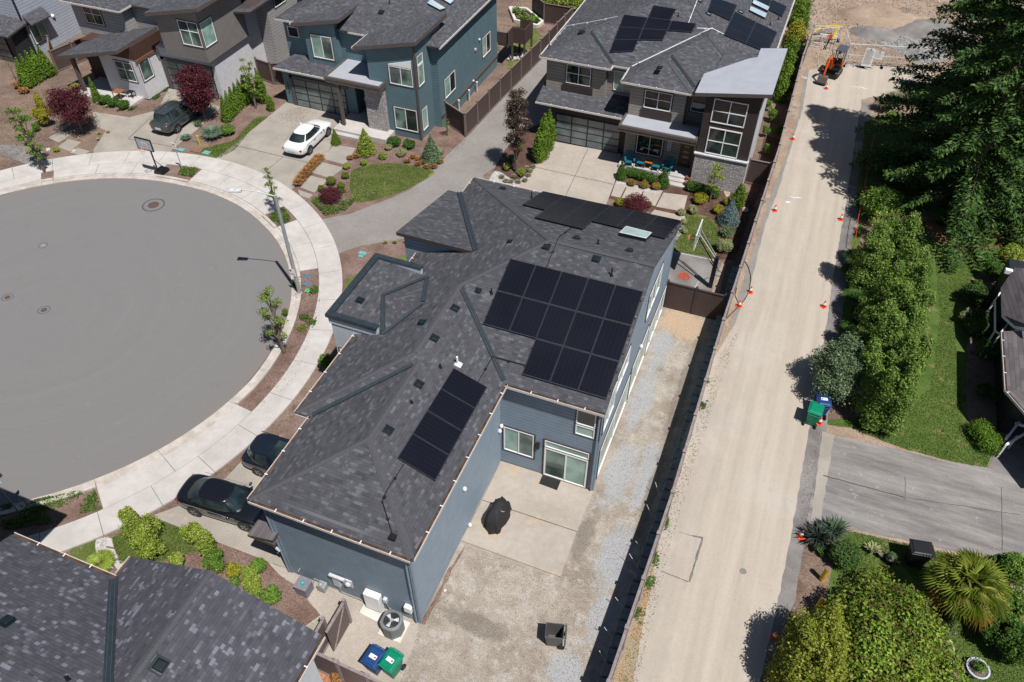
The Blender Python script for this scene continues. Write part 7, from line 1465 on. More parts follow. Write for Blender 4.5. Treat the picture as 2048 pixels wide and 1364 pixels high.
# ------------------------------------------------------------------ cones
M['cone'] = plain('cone_orange', (.80, .10, .02), .5, .06)
def cone_obj(x, y, z, label):
    T = thing('traffic_cone', label, 'traffic cone', (x, y, z), 0, 'traffic cones'); ROOT[T.name] = (0, 0, 0)
    m = MB(); m.box(-.145, .145, -.145, .145, 0, .03); m.build('base', 'cone', T); m = MB(); m.lathe((0, 0, .03), [(.11, 0), (.065, .25), (.04, .38), (.02, .45)], 12); m.build('cone', 'cone', T, smooth=True)
    m = MB(); m.lathe((0, 0, .03), [(.088, .16), (.062, .29)], 12); m.build('band', 'white', T); return T
_cl = [(1548, 1275, 'traffic cone in the shade of the golden cypress'), (1601, 1074, 'traffic cone at the tip of the dark yucca'), (1638, 847, 'traffic cone beside the street bins'), (1647, 614, 'traffic cone alone on the right half of the lane'), (1500, 585, 'traffic cone inside the bend of the black hose'), (1478, 613, 'traffic cone nearest the half court fence'), (1549, 422, 'traffic cone at the left lane edge above the bend of the fence'), (1681, 440, 'traffic cone in shade at the right lane edge beside the young green tree'), (1585, 279, 'traffic cone at the shaded left lane edge near the stair tower'), (1713, 311, 'traffic cone in the conifer shadow at the right lane edge'), (1652, 178, 'traffic cone at the excavator bucket')]
c0_ = None
for x, y, lb in _cl:
    g = G(x, y, ZE)
    if c0_ is None: c0_ = cone_obj(g[0], g[1], ZE+.02, lb)
    else: copy_thing(c0_, (g[0], g[1], ZE+.02), random.uniform(0, 1.5), lb)
# ------------------------------------------------------------------ street lamp, signs, hoops
LX, LY = G(600, 588); LP = thing('street_lamp', 'tall grey street lamp with a curved arm reaching over the cul-de-sac', 'street lamp', (LX, LY, .05))
m = MB(); m.cyl((LX, LY, .05), (LX, LY, 6.75), .115, .085, 12); m.cyl((LX, LY, .05), (LX, LY, .12), .17, n=12); m.build('pole', 'grey', LP)
hx, hy = G(482, 379, 7.0); m = MB(); m.tube([(LX, LY, 6.7), (LX+(hx-LX)*.5, LY+(hy-LY)*.5, 6.93), (hx, hy, 7.0)], .03, 6); m.build('arm', 'greyl', LP)
ex, ey = G(458, 378, 7.0); m = MB(); d = Vector((ex-hx, ey-hy, 0)); s = Vector((-d.y, d.x, 0)).normalized()*.15; h_, e_ = Vector((hx, hy, 6.96)), Vector((ex, ey, 6.96)); m.slab([tuple(h_-s*.8), tuple(e_-s), tuple(e_+s), tuple(h_+s*.8)], .09); c_ = (h_+e_)/2; m.cyl(c_, c_+Vector((0, 0, .08)), .05, n=8); m.build('lamp_head', 'greyl', LP, bevel=.02)
m = MB(); m.box(LX-.22, LX+.14, LY-.135, LY-.12, 1.45, 1.95); sg = m.build('sign_plate', 'white', LP); m = MB(); m.cyl((LX-.13, LY-.141, 1.83), (LX-.13, LY-.136, 1.83), .07, n=14); m.box(LX-.18, LX+.09, LY-.139, LY-.136, 1.6, 1.62); m.box(LX-.18, LX+.09, LY-.139, LY-.136, 1.53, 1.55); m.build('red_symbol', 'redlamp', sg)
x, y = G(366, 342); SP = thing('sign_post', 'small white sign on a thin post by the basketball hoop', 'sign', (x, y, .05)); m = MB(); m.cyl((x, y, .05), (x, y, 2.1), .03); m.build('post', 'galv', SP); m = MB(); m.box(x-.16, x+.16, y-.05, y-.03, 1.75, 2.2); q = m.build('sign_plate', 'white', SP); m = MB(); m.box(x-.11, x+.11, y-.054, y-.051, 2.02, 2.1); m.box(x-.11, x+.11, y-.054, y-.051, 1.86, 1.89); m.build('red_print', 'redlamp', q)
x, y = G(42, 1030); SP = thing('sign_post', 'thin green grey sign post at the lower left kerb', 'sign', (x, y, .05)); m = MB(); m.cyl((x, y, .05), (x, y, 2.6), .03); m.build('post', plain('painted_post', (.12, .22, .20), .5), SP); m = MB(); m.box(x-.015, x+.015, y-.2, y+.2, 2.2, 2.6); m.build('sign_plate', 'greyl', SP)
x, y = G(319, 350); BH = thing('basketball_hoop', 'portable basketball hoop on the kerb of the cul-de-sac', 'basketball hoop', (x, y, .08))
m = MB(); m.cyl((x, y, .15), (x, y, 2.5), .05); m.box(x-.35, x+.35, y-.1, y+.7, .08, .28, top=.04); m.tube([(x, y+.6, .25), (x, y, 1.2)], .02, 5); m.build('pole_and_base', 'blackm', BH)
m = MB(); m.box(x-.62, x+.62, y-.32, y-.28, 2.15, 2.95); bd = m.build('backboard', plain('hazy_acrylic', (.42, .45, .47), .3), BH); m = MB()
for q in ((-.64, .64, 2.11, 2.16), (-.64, .64, 2.93, 2.98), (-.64, -.59, 2.16, 2.93), (.59, .64, 2.16, 2.93)): m.box(x+q[0], x+q[1], y-.34, y-.26, q[2], q[3])
m.build('board_frame', 'blackm', bd); m = MB()
for q in ((-.2, .2, 2.62, 2.65), (-.2, -.17, 2.32, 2.62), (.17, .2, 2.32, 2.62)): m.box(x+q[0], x+q[1], y-.326, y-.322, q[2], q[3])
m.build('target_square', 'white', bd)
def ringm(cx, cy, cz, r, t=.014, n=22):
    m = MB(); p = [(cx+r*cos(2*pi*i/n), cy+r*sin(2*pi*i/n), cz) for i in range(n+1)]; m.tube(p, t, 5); return m
ringm(x, y-.58, 2.28, .22, .016).build('rim', 'cone', BH); m = MB(); m.tube([(x, y-.28, 2.4), (x, y, 2.35)], .025, 5); m.build('bracket', 'blackm', BH)
def net(cx, cy, cz, r, T):
    m = MB()
    for i in range(10): a = i*.628; m.tube([(cx+r*cos(a), cy+r*sin(a), cz), (cx+r*.65*cos(a+.4), cy+r*.65*sin(a+.4), cz-.2), (cx+r*.5*cos(a), cy+r*.5*sin(a), cz-.38)], .006, 3)
    m.build('net', 'white', T, uv=False)
net(x, y-.58, 2.28, .21, BH)
px_, py_ = G(1420, 574); BC = thing('basketball_hoop', 'large black cantilever basketball hoop over the half court', 'basketball hoop', (px_, py_, 0)); bx_, by_ = G(1396, 470, 2.7)
m = MB(); m.box(px_-.12, px_+.12, py_-.12, py_+.12, 0, 2.2); m.build('post', 'blackm', BC)
m = MB()
for oy in (-.22, .22):
    m.tube([(px_, py_+oy*.4, 2.1), (bx_+.05, by_+oy, 3.0)], .035, 5); m.tube([(px_, py_+oy*.4, 1.5), (bx_+.05, by_+oy, 2.4)], .035, 5)
m.tube([(px_+.25, py_, 1.3), (bx_+.5, by_, 2.75)], .025, 5); m.build('arm', 'blackm', BC)
m = MB(); m.box(bx_-.02, bx_+.02, by_-.80, by_+.80, 2.2, 3.2); q = m.build('backboard', plain('clear_board', (.50, .55, .60), .15), BC); m = MB(); m.box(bx_-.035, bx_+.035, by_-.84, by_-.80, 2.16, 3.24); m.box(bx_-.035, bx_+.035, by_+.80, by_+.84, 2.16, 3.24); m.box(bx_-.035, bx_+.035, by_-.8, by_+.8, 3.2, 3.24); m.box(bx_-.035, bx_+.035, by_-.8, by_+.8, 2.16, 2.2); m.build('board_frame', 'greyl', q)
ringm(bx_-.30, by_, 2.45, .23, .018).build('rim', 'cone', BC); net(bx_-.30, by_, 2.45, .22, BC); ringm(px_+.2, py_+.25, .9, .25, .02, 12).build('crank_handle', 'blackm', BC)
# ------------------------------------------------------------------ covers and lids
def manhole(px, py, r, label, ring=True, col=(.10, .065, .05)):
    x, y = G(px, py); T = thing('manhole_cover', label, 'manhole cover', (x, y, .005)); m = MB(); m.lathe((x, y, 0), [(.01, .006), (r, .006), (r, .014), (.01, .014)], 24); m.build('lid', plain('rusty_iron', col, .8, .2, 10), T)
    m = MB(); n = 32
    for i in range(n): a, b = 2*pi*i/n, 2*pi*(i+1)/n; R1_, R2_ = r*1.75, r*2.0; m.add([(x+R1_*cos(a), y+R1_*sin(a), .0085), (x+R2_*cos(a), y+R2_*sin(a), .0085), (x+R2_*cos(b), y+R2_*sin(b), .0085), (x+R1_*cos(b), y+R1_*sin(b), .0085)], [(0, 1, 2, 3)])
    m.build('seal_ring', plain('dark_seal', (.075, .073, .078), .8), T)
manhole(307, 410, .36, 'largest manhole cover, near the kerb below the portable hoop'); manhole(88, 620, .17, 'lower of the two brown manhole covers at the left'); manhole(15, 595, .16, 'manhole cover cut by the left edge'); manhole(86, 491, .14, 'grey manhole cover with a chalk mark', col=(.22, .24, .25))
def lid(px, py, w, d, mat, label, z=.06, rz=0):
    x, y = G(px, py, z); m = MB(); c, s = cos(rz), sin(rz); P = lambda a, b: (x+a*c-b*s, y+a*s+b*c); m.prism([P(-w, -d), P(w, -d), P(w, d), P(-w, d)], z-.05, z+.02); return tag(m.build('utility_cover', mat, bevel=.008), label, 'utility cover')
tl = plain('teal_lid', (.16, .34, .33), .6); vl = plain('slate_lid', (.13, .16, .20), .6)
lid(614, 552, .30, .19, vl, 'upper slate utility lid beside the street lamp'); lid(614, 568, .30, .19, vl, 'lower slate utility lid beside the street lamp'); lid(615, 581, .14, .15, plain('green_lid', (.10, .45, .22), .6), 'small green and white utility lid by the lamp foot')
lid(725, 506, .24, .14, tl, 'teal utility lid on the mulch behind our porch'); lid(722, 512, .15, .1, tl, 'smaller teal lid just below the other on that mulch'); lid(362, 299, .26, .18, tl, 'teal lid at the drive corner near the sign post'); lid(413, 305, .26, .2, tl, 'teal lid on the mulch by the grass strip'); lid(391, 280, .2, .15, vl, 'grey blue lid left of the yellow marker'); lid(393, 300, .4, .25, plain('rusty_lid', (.22, .12, .08), .8), 'rusty square lid between two teal ones'); lid(342, 352, .2, .12, vl, 'dark lid at the foot of the sign post')
x, y = G(400, 290); m = MB(); m.cyl((x, y, 0), (x, y, .75), .07); tag(m.build('marker_post', plain('marker_yellow', (.60, .42, .02), .5)), 'short yellow utility marker by the blue grass fountain', 'marker post')
x, y = G(1486, 1143, ZE); m = MB(); m.lathe((x, y, ZE+.01), [(.02, .012), (.1, .012), (.13, .02), (.14, .01)], 14); tag(m.build('survey_cover', 'asph_old'), 'small round cover in the middle of the lane', 'utility cover')
for px, py, lb in ((1643, 1160, 'upper yellow bollard at the lane edge'), (1634, 1218, 'lower yellow bollard half hidden by foliage')):
    x, y = G(px, py, ZE); T = thing('bollard', lb, 'bollard', (x, y, ZE), 0, 'yellow bollards'); m = MB(); m.cyl((x, y, ZE), (x, y, ZE+.95), .11, n=14); m.build('post', plain('bollard_yellow', (.60, .38, .02), .5, .2), T); m = MB(); m.cyl((x, y, ZE+.95), (x, y, ZE+.96), .105, n=14); m.build('concrete_top', 'mulch', T)
# ------------------------------------------------------------------ yard things
AC = thing('air_conditioner', 'round grey air conditioner unit on a pale pad', 'air conditioner', (-9.35, 11.08, 0)); m = MB(); m.box(-9.85, -8.85, 10.66, 11.55, 0, .07); m.build('pad', 'ppad', AC)
def octo(r, z, k=.30): return [(-9.35+a*r, 11.08+b*r, z) for a, b in ((-1, -1+k*2), (-1+k*2, -1), (1-k*2, -1), (1, -1+k*2), (1, 1-k*2), (1-k*2, 1), (-1+k*2, 1), (-1, 1-k*2))]
M['acg'] = siding('condenser_louvre', (.16, .17, .175), .035, dark=.35, edge=.3); M['acv'] = siding('condenser_fins', (.20, .21, .215), .05, vert=True, dark=.3, edge=.3)
m = MB(); m.prism([(a, b) for a, b, c in octo(.42, 0)], .07, .80); m.build('casing', 'acv', AC)
m = MB(); n = 24; z = .80
for i in range(n):
    a, b = 2*pi*i/n, 2*pi*(i+1)/n; R_o = lambda t: .42/max(abs(cos(t)), abs(sin(t)))*.97 if max(abs(cos(t)), abs(sin(t))) > .92 else .455; q = lambda t, r, zz: (-9.35+r*cos(t), 11.08+r*sin(t), zz)
    m.add([q(a, .33, z+.06), q(a, R_o(a), z+.03), q(b, R_o(b), z+.03), q(b, .33, z+.06)], [(0, 1, 2, 3)]); m.add([q(a, R_o(a), z-.02), q(b, R_o(b), z-.02), q(b, R_o(b), z+.03), q(a, R_o(a), z+.03)], [(0, 1, 2, 3)])
m.build('top_shroud', plain('condenser_grey', (.17, .18, .185), .5), AC); m = MB(); m.cyl((-9.35, 11.08, .802), (-9.35, 11.08, .806), .33, n=24); m.build('fan_well', 'black', AC)
m = MB()
for i in range(3): a = i*2.094+.4; q = lambda t, r, zz: (-9.35+r*cos(t), 11.08+r*sin(t), zz); m.add([q(a-.05, .05, .825), q(a-.28, .29, .815), q(a+.32, .29, .835), q(a+.4, .05, .83)], [(0, 1, 2, 3)])
m.build('fan_blade', 'greyl', AC); m = MB(); m.cyl((-9.35, 11.08, .82), (-9.35, 11.08, .86), .07, n=12)
for r in (.12, .18, .24, .30): m.tube([(-9.35+r*cos(i*.3927), 11.08+r*sin(i*.3927), .865) for i in range(17)], .003, 3)
m.build('fan_guard', 'grey', AC, uv=False)
m = MB(); m.prism([(-10.95, 11.18), (-10.1, 11.1), (-10.1, 11.68), (-10.95, 11.68)], 0, .05); tag(m.build('concrete_pad', 'ppad'), 'empty pale concrete pad under the white wall cabinet', 'concrete pad')
UB = thing('utility_box', 'square lavender grey utility box with a teal label by the wall corner', 'utility box', (-13.45, 11.2, 0)); m = MB(); m.box(-13.72, -13.2, 10.95, 11.45, 0, .62); m.box(-13.75, -13.17, 10.92, 11.48, .62, .68); m.build('cabinet', plain('box_grey', (.19, .18, .21), .6), UB, bevel=.015); m = MB(); m.box(-13.56, -13.36, 11.1, 11.3, .681, .685); q = m.build('label_plate', plain('teal_label', (.02, .25, .22), .4), UB)
m = MB(); m.tube([(-13.52, 11.18, .687), (-13.49, 11.26, .687), (-13.46, 11.16, .687), (-13.43, 11.26, .687), (-13.40, 11.2, .687)], .006, 4); m.build('label_mark', 'greyl', q)
# covered barbecue
BQ = thing('barbecue', 'barbecue under a creased black cover on the patio', 'barbecue', (-7.4, 17.15, .07)); ROOT[BQ.name] = (0, 0, 0); BQ.rotation_euler = (0, 0, radians(-6)); m = MB(); rn = random.Random(12); rings = []; nseg = 28
for k, (z, rx, ry) in enumerate(((0, .40, .74), (.12, .385, .72), (.35, .37, .70), (.6, .36, .68), (.78, .345, .66), (.9, .30, .52), (1.02, .235, .40), (1.10, .16, .32), (1.12, .06, .2))):
    ring = []
    for i in range(nseg):
        a = 2*pi*i/nseg; f = 1+(.075*sin(a*7+k*.45)+.05*sin(a*12+1-k*.3))*(1 if z < .8 else .6); sx = abs(cos(a))**.55*(1 if cos(a) > 0 else -1); sy = abs(sin(a))**.55*(1 if sin(a) > 0 else -1); ring.append((rx*sx*f, ry*sy*f, z+rn.uniform(-.008, .008)))
    rings.append(ring)
vs = [v for r in rings for v in r]; fs = [(i*nseg+j, i*nseg+(j+1) % nseg, (i+1)*nseg+(j+1) % nseg, (i+1)*nseg+j) for i in range(len(rings)-1) for j in range(nseg)]+[tuple(range(8*nseg, 9*nseg))]
m.add(vs, fs); m.build('cover', plain('cover_cloth', (.020, .019, .021), .8, .2, 8, bump=.4), BQ, uv=False, smooth=True)
def text_mesh(name, s, size, mat, parent, loc, rot):
    cu = bpy.data.curves.new(name, 'FONT'); cu.body = s; cu.size = size; cu.extrude = .002; cu.align_x = 'CENTER'; cu.align_y = 'CENTER'; t = bpy.data.objects.new('tmp', cu); COL.objects.link(t)
    dg = bpy.context.evaluated_depsgraph_get(); me = bpy.data.meshes.new_from_object(t.evaluated_get(dg)); bpy.data.objects.remove(t); me.materials.clear(); me.materials.append(M[mat])
    o = bpy.data.objects.new(name, me); COL.objects.link(o); o.location = loc; o.rotation_euler = rot; o.parent = parent; return o
text_mesh('cover_logo', 'Weber', .14, 'white', BQ, (.285, -.02, .93), (0, radians(50), radians(80)))
# porch furniture of the brown house
ad = plain('shaded_teal_chair_paint', (.010, .12, .165), .7); orr = plain('orange_table_paint', (.36, .13, .012), .5)  # chair paint darkened to carry the canopy's shade
def adirondack(label, x, y, rz, s=.9):
    T = thing('garden_chair', label, 'chair', (x, y, .3), 0, 'teal porch chairs'); ROOT[T.name] = (0, 0, 0); T.rotation_euler = (0, 0, rz); T.scale = (s, s, s)
    m = MB(); m.slab([(-.28, -.28, .36), (.28, -.28, .36), (.28, .25, .24), (-.28, .25, .24)], .03); m.build('seat', ad, T); m = MB()
    for i in range(5): a = (i-2)*.11; m.add([(a-.05, .24, .24), (a+.05, .24, .24), (a*1.25+.05, .52, .92+.06*(2-abs(i-2))), (a*1.25-.05, .52, .92+.06*(2-abs(i-2))), (a-.05, .27, .24), (a+.05, .27, .24), (a*1.25+.05, .55, .92+.06*(2-abs(i-2))), (a*1.25-.05, .55, .92+.06*(2-abs(i-2)))], [(0, 1, 2, 3), (5, 4, 7, 6), (0, 3, 7, 4), (1, 5, 6, 2), (3, 2, 6, 7)])
    m.build('backrest', ad, T)
    for sx in (-1, 1):
        m = MB(); m.box(sx*.28, sx*.40, -.34, .38, .56, .59); m.build('armrest', ad, T); m = MB(); m.box(sx*.30, sx*.34, -.32, -.22, 0, .56); m.build('leg', ad, T); m = MB(); m.add([(sx*.30, .1, .28), (sx*.34, .1, .28), (sx*.34, .55, .02), (sx*.30, .55, .02), (sx*.30, .1, .36), (sx*.34, .1, .36), (sx*.34, .62, .02), (sx*.30, .62, .02)], [(0, 1, 2, 3), (4, 7, 6, 5), (0, 4, 5, 1), (1, 5, 6, 2), (3, 7, 4, 0)]); m.build('leg', ad, T)
def stool(label, x, y, nm='footstool', mat=None, h=.36, cat='footstool', w=.24):
    T = thing(nm, label, cat, (x, y, .3)); ROOT[T.name] = (0, 0, 0); m = MB(); m.box(-w, w, -w*.8, w*.8, h-.03, h); m.build('table_top' if 'table' in nm else 'seat', mat or ad, T)
    for sx in (-1, 1):
        for sy in (-1, 1): m = MB(); m.box(sx*(w-.05), sx*(w-.01), sy*(w*.6), sy*(w*.6+.04), 0, h-.03); m.build('leg', mat or ad, T)
for px, py, rz, lb in ((1259, 322, .25, 'teal slatted porch chair at the garage end'), (1336, 335, -.25, 'teal slatted porch chair nearer the front door')): g = G(px, py, .6); adirondack(lb, g[0], g[1], rz)
g = G(1281, 328, .5); stool('teal footstool left of the orange table', *g); g = G(1312, 335, .5); stool('teal footstool right of the orange table', *g); g = G(1298, 325, .7); stool('small orange side table between teal chairs', g[0], g[1], 'side_table', orr, .48, 'table', .26)
g = G(237, 184, .7); stool('small square wooden table on the grey house porch', g[0], g[1], 'garden_table', plain('teak', (.24, .11, .05), .6), .5, 'table', .4)
g = G(262, 185, .6); stool('dark folding seat beside the wooden porch table', g[0], g[1], 'folding_seat', M['black'], .4, 'seat', .25)
def potm(px, py, z, r, h, mat, label, plant=None):
    x, y = G(px, py, z+h); T = thing('plant_pot', label, 'plant pot', (x, y, z)); ROOT[T.name] = (0, 0, 0); m = MB(); m.lathe((0, 0, 0), [(r*.65, 0), (r*.9, h*.7), (r, h), (r*.85, h), (r*.8, h*.8)], 16); m.build('pot', mat, T, smooth=False)
    m = MB(); m.cyl((0, 0, h*.78), (0, 0, h*.82), r*.8, n=12); m.build('soil', 'earth', T)
    if plant: me = crown_mesh('plant', [(0, 0, h+r*.4, r*.8, r*.8, r*.6)], 240, .06, FM[plant], 3, core=.6); mesh_obj('plant', me, T)
tc = plain('terracotta', (.42, .14, .06), .8); potm(1377, 353, .2, .17, .3, tc, 'upper terracotta pot on the porch steps'); potm(1374, 363, .1, .17, .28, tc, 'lower terracotta pot on the porch steps'); potm(1783, 1115, ZE, .24, .35, 'black', 'pot with a bushy blue green plant beside the black bin', 'sage'); potm(1764, 1108, ZE, .15, .25, 'black', 'small empty dark pot beside the agave'); potm(1957, 1336, ZE, .42, .35, plain('glazed_white', (.5, .52, .6), .3), 'round pale planter bowl with seedlings in the lower right', 'limeg'); potm(1934, 1336, ZE, .15, .2, 'greyl', 'small grey pot left of the pale planter bowl')
# stones
def rock(px, py, r, z, mat, label, group, seed):
    rn = random.Random(seed); x, y = G(px, py, z); m = MB(); m.ball((x, y, z+r*.25), r*rn.uniform(.8, 1.2), r*rn.uniform(.8, 1.2), r*.6, 8, 5); m.v = [(a+rn.uniform(-.15, .15)*r, b+rn.uniform(-.15, .15)*r, max(z-.02, c+rn.uniform(-.1, .1)*r)) for a, b, c in m.v]; tag(m.build('rock', mat), label, 'rock', group)
M['rockp'] = plain('pale_rock', (.52, .47, .42), .9, .15, 6, bump=.4)
for i, (x, y, r) in enumerate(((1893, 1283, .17), (1898, 1296, .2), (1890, 1312, .12), (1900, 1326, .14), (1896, 1340, .17), (1905, 1352, .14), (1888, 1275, .1))): rock(x, y, r, ZE, 'rockp', '%s pale stone in the row right of the great lime shrub' % ('upper', 'second', 'third', 'fourth', 'fifth', 'lowest', 'topmost small')[i], 'stone row', i)
rock(890, 1181, .09, .01, 'rockp', 'small pale rock beside the long blue wall', None, 31); rock(1410, 424, .16, .0, 'rockp', 'pale rock in the dark mulch by the blue spruce', None, 33) if False else None
rock(1490, 421, .25, .0, 'rockp', 'white boulder between arborvitae and long fence', None, 34); rock(148, 302, .14, .0, 'rockp', 'white rock beside the last stepping slab', None, 35); rock(97, 300, .16, 0, 'rockp', 'white rock left of the stepping slabs', None, 36)
shrub('orange', 672, 1358, 14, .7, 'orange leaved plant below the weathered fence', size=.08, shape='loose')
patch('soil_strip', [(612, 1322), (650, 1334), (740, 1364), (760, 1390), (620, 1390)], .016, plain('orange_bark', (.36, .16, .09), .9, .3, 9, bump=.6))
# hose, string line
def rope(name, lst, r, mat, label, cat, z=None): m = MB(); m.tube([G3(a, b, (ZE+.03) if z is None else z) for a, b in lst], r, 5); tag(m.build(name, mat, uv=False), label, cat)
rope('hose', [(1484, 522), (1491, 524), (1497, 535), (1501, 550), (1501, 565), (1497, 585), (1490, 598), (1481, 609), (1468, 622), (1452, 638)], .022, 'black', 'black hose looping out from under the long fence beside two cones', 'hose'); rope('cable', [(1474, 575), (1470, 590), (1477, 606)], .014, 'black', 'short black cable near the half court fence', 'cable')
rd = plain('red_string', (.55, .05, .04), .6); rope('string_line', [(1762, 216), (1750, 262), (1738, 320), (1728, 380), (1716, 440), (1711, 482)], .018, rd, 'red string line running along the right lane edge', 'string line', z=ZE+.8)
m = MB()
for a in ((1762, 216), (1738, 320), (1711, 482)): g = G(*a, ZE+.8); m.cyl((g[0], g[1], ZE), (g[0], g[1], ZE+.85), .02, n=5)
m.build('stake', rd, bpy.data.objects['string_line'])
rope('garden_hose', [(880, 1200), (868, 1212), (860, 1225), (856, 1240)], .009, 'rusty' if 'rusty' in M else 'wood', 'orange cord on the soil beside the long blue wall', 'cord', z=.03)
# ------------------------------------------------------------------ mesh fence, tape, excavator
def meshpanel(label, a, b, h=1.75):
    (x0, y0), (x1, y1) = G(*a, ZE), G(*b, ZE); T = thing('mesh_fence_panel', label, 'fence panel', (x0, y0, ZE), 0, 'wire mesh fence panels'); m = MB(); z = ZE; P = lambda t, q: (x0+(x1-x0)*t, y0+(y1-y0)*t, z+.05+h*q)
    m.tube([P(0, 0), P(1, 0), P(1, 1), P(0, 1), P(0, 0)], .028, 5); m.tube([P(0, .5), P(1, .5)], .02, 5); m.build('frame', 'greyl', T)
    m = MB(); L = math.hypot(x1-x0, y1-y0); n = max(4, int(L/.16))
    for i in range(1, n): m.cyl(P(i/n, 0), P(i/n, 1), .0035, n=3)
    for i in range(1, 9): m.cyl(P(0, i/9), P(1, i/9), .0035, n=3)
    m.build('wire_mesh', 'galv', T, uv=False); m = MB()
    for t in (0, 1): c = P(t, 0); m.box(c[0]-.1, c[0]+.1, c[1]-.35, c[1]+.35, z, z+.08)
    m.build('foot', 'black', T)
_pp = [(1687, 131), (1726, 133), (1763, 135), (1796, 137), (1833, 138), (1868, 142)]
for i in range(5): meshpanel('%s wire mesh panel right of the excavator' % ('first', 'second', 'third', 'fourth', 'fifth')[i], _pp[i], _pp[i+1])
meshpanel('wire mesh panel slanting away behind the excavator canopy', (1688, 131), (1681, 105)); meshpanel('wire mesh panel lying across the end of the verge', (1612, 92), (1650, 96)); meshpanel('far left wire mesh panel by the yellow tape', (1618, 88), (1676, 82), 1.2)
def board(label, tlp, w, h, y0, z0, lines):
    x, y = G(*tlp, ZE+1.2); T = thing('notice_board', label, 'notice', (x, y, ZE)); m = MB(); m.box(x-w/2, x+w/2, y-.03, y-.015, z0, z0+h); m.build('sheet', 'white', T); m = MB()
    for i in range(lines): m.box(x-w*.4, x+w*.4*(.6+.4*((i*7) % 5)/4), y-.036, y-.031, z0+h*(.88-.8*i/lines), z0+h*(.88-.8*i/lines)+h*.022)
    m.build('print', 'grey', T); m = MB(); m.cyl((x, y-.036, z0+h*.94), (x, y-.031, z0+h*.94), w*.07, n=8); m.build('emblem', 'black', T)
board('tall white construction notice on the mesh fence', (1739, 110), .75, 1.5, 0, ZE+.25, 14); board('smaller white notice with red heading on the mesh fence', (1757, 112), .7, .65, 0, ZE+.95, 6)
yt = plain('yellow_tape', (.55, .42, .05), .5)
for i, (a, b) in enumerate((((1616, 72), (1644, 52)), ((1665, 78), (1679, 52)), ((1644, 52), (1679, 50)))):
    p, q = Vector(G3(*a, ZE+.9)), Vector(G3(*b, ZE+.9)); m = MB(); m.add([p, q, q+Vector((0, 0, .08)), p+Vector((0, 0, .08))], [(0, 1, 2, 3)]); d = (q-p).normalized(); n_ = Vector((-d.y, d.x, 0))*.09; m.add([p-n_, q-n_, q+n_, p+n_], [(0, 1, 2, 3)])
    o = m.build('caution_tape', yt); tag(o, ('left', 'right', 'far')[i]+' run of yellow caution tape beyond the excavator', 'tape'); m = MB(); m.cyl((p.x, p.y, ZE), (p.x, p.y, ZE+1.0), .025, n=5); m.build('stake', 'rail', o)
x, y = G(1655, 80, ZE+.3); BR = thing('barrier', 'low white and orange barrier at the end of the verge', 'barrier', (x, y, ZE)); m = MB(); m.box(x-.7, x+.7, y-.05, y+.05, ZE+.5, ZE+.75); m.build('board', 'white', BR); m = MB(); m.add([(x-.1, y-.06, ZE+.5), (x+.4, y-.06, ZE+.5), (x+.15, y-.06, ZE+.95)], [(0, 1, 2)]); m.box(x-.05, x+.35, y-.1, y-.06, ZE+.45, ZE+.8); m.build('orange_sign', 'cone', BR)
for sx in (-.6, .6): m = MB(); m.box(x+sx-.03, x+sx+.03, y-.25, y+.25, ZE, ZE+.06); m.box(x+sx-.03, x+sx+.03, y-.03, y+.03, ZE, ZE+.5); m.build('leg', 'rail', BR)
ox = plain('excavator_orange', (.72, .10, .012), .4); gx, gy = G(1662, 148, ZE); EX = thing('mini_excavator', 'orange mini excavator with canopy and its boom reaching down the lane', 'excavator', (gx, gy, ZE)); ROOT[EX.name] = (0, 0, 0); EX.rotation_euler = (0, 0, radians(168)); EX.scale = (1.0,)*3
for sx in (-1, 1):
    m = MB(); pr = [(-.75, .2), (-.6, .02), (.6, .02), (.75, .2), (.6, .38), (-.6, .38)]; vs = [(sx*.42, a, b) for a, b in pr]+[(sx*.68, a, b) for a, b in pr]; m.add(vs, [tuple(range(6)), tuple(range(11, 5, -1))]+[(i, (i+1) % 6, 6+(i+1) % 6, 6+i) for i in range(6)])
    t_ = m.build('track', 'rubber', EX, uv=False); m = MB()
    for i in range(9): a = -.6+i*.15; m.box(sx*.41, sx*.69, a-.03, a+.03, .38, .41)
    m.build('tread', plain('dusty_rubber', (.16, .13, .11), .9), t_)
m = MB(); m.box(-.4, .4, -.4, .4, .3, .5); m.box(-.62, .62, .86, .92, .05, .38); m.cyl((-.35, .4, .25), (-.4, .9, .2), .05); m.cyl((.35, .4, .25), (.4, .9, .2), .05); m.build('undercarriage', 'black', EX)
m = MB(); m.prism([(.02, -.75), (.55, -.7), (.62, -.2), (.55, .35), (.05, .4)], .5, 1.05); m.box(-.6, .0, -.8, -.45, .5, 1.0, top=.04); m.build('engine_cover', ox, EX, bevel=.05); m = MB(); m.box(-.6, .02, -.45, .45, .5, .58); m.build('cab_floor', 'black', EX)
m = MB(); m.box(-.48, -.1, -.4, .0, .58, .82); m.box(-.48, -.1, -.42, -.32, .8, 1.25); m.build('seat', 'black', EX, bevel=.03)
for x_, y_ in ((-.55, -.55), (.0, -.55), (-.55, .35), (.0, .35)): m = MB(); m.cyl((x_, y_, .55), (x_, y_, 2.1), .03, n=6); m.build('canopy_post', 'black', EX)
m = MB(); m.box(-.65, .1, -.75, .5, 2.1, 2.17); m.build('canopy', plain('canopy_grey', (.07, .08, .095), .5), EX, bevel=.02)
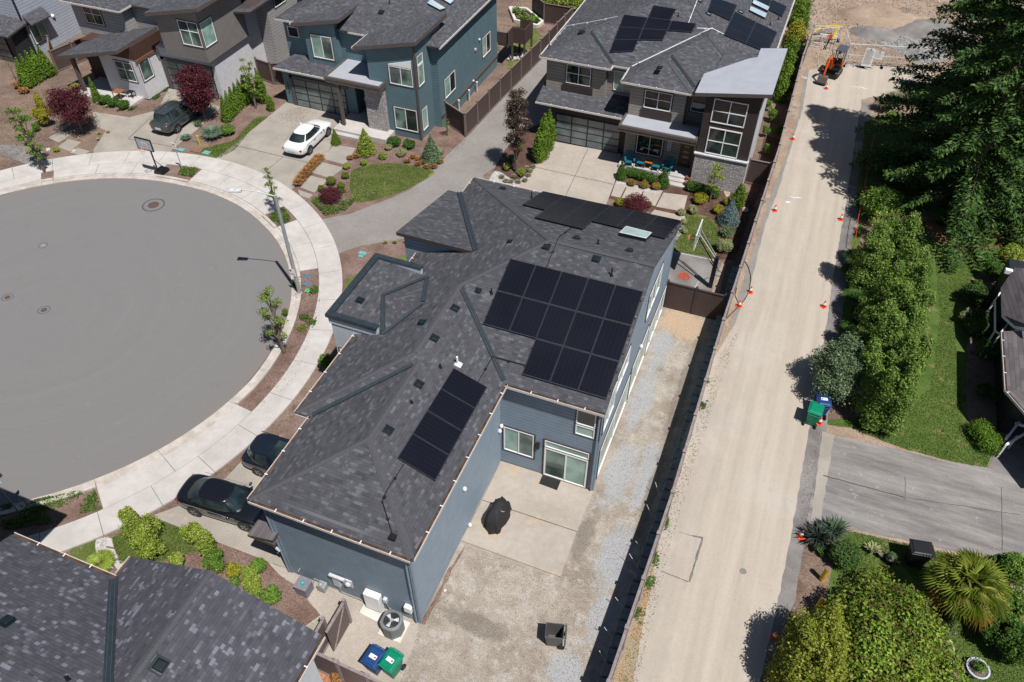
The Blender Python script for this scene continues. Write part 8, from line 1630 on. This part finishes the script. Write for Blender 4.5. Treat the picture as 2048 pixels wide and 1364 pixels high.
m = MB(); bp = [(.1, .45, .75), (.1, 1.0, 1.75), (.1, 1.75, 1.95)]
for a, b in zip(bp[:-1], bp[1:]): m.cyl(a, b, .11, .09, 4)
m.build('boom', ox, EX, uv=False); m = MB(); m.cyl((.1, 1.7, 2.0), (.1, 2.15, .75), .08, .07, 4); m.build('arm', ox, EX, uv=False); m = MB(); m.cyl((.1, .7, .9), (.1, 1.2, 1.55), .035); m.cyl((.1, 1.2, 2.05), (.1, 1.8, 2.15), .03); m.build('hydraulic_ram', 'blackm', EX)
m = MB(); pr = [(2.05, .75), (2.35, .7), (2.5, .3), (2.3, .05), (1.95, .05), (2.05, .35)]; vs = [(-.25, a, b) for a, b in pr]+[(.45, a, b) for a, b in pr]; m.add(vs, [tuple(range(6)), tuple(range(11, 5, -1))]+[(i, (i+1) % 6, 6+(i+1) % 6, 6+i) for i in range(6)]); m.build('bucket', plain('worn_bucket', (.10, .08, .07), .7), EX, uv=False)
# backyard junk and raised bed
x, y = G(1040, 125, -.3); m = MB(); rn = random.Random(2)
for i in range(40): m.ball((x+rn.uniform(-.9, .9), y+rn.uniform(-.6, .6), rn.uniform(.0, .25)), rn.uniform(.08, .2), nu=6, nv=4)
tag(m.build('rubble_pile', 'rockp'), 'pile of pale rubble under the rear deck', 'rubble pile', kind='stuff')
_q = [G(1030, 45), G(1075, 56), G(1085, 48), G(1052, 22), G(1020, 20)]; m = MB(); n = len(_q)
for i in range(n): a, b = Vector((*_q[i], 0)), Vector((*_q[(i+1) % n], 0)); d = (b-a).normalized(); s = Vector((-d.y, d.x, 0))*.12; m.prism([tuple((a-s)[:2]), tuple((b-s)[:2]), tuple((b+s)[:2]), tuple((a+s)[:2])], 0, .3+.003*i)
tag(m.build('raised_bed', 'ppad'), 'pale edged raised garden bed behind the teal house', 'garden bed'); cover('limeg', [(1030, 42), (1072, 52), (1080, 46), (1052, 26), (1022, 22)], 1600, 'leafy plants filling the raised bed', size=.16, z0=.1, hh=.5)
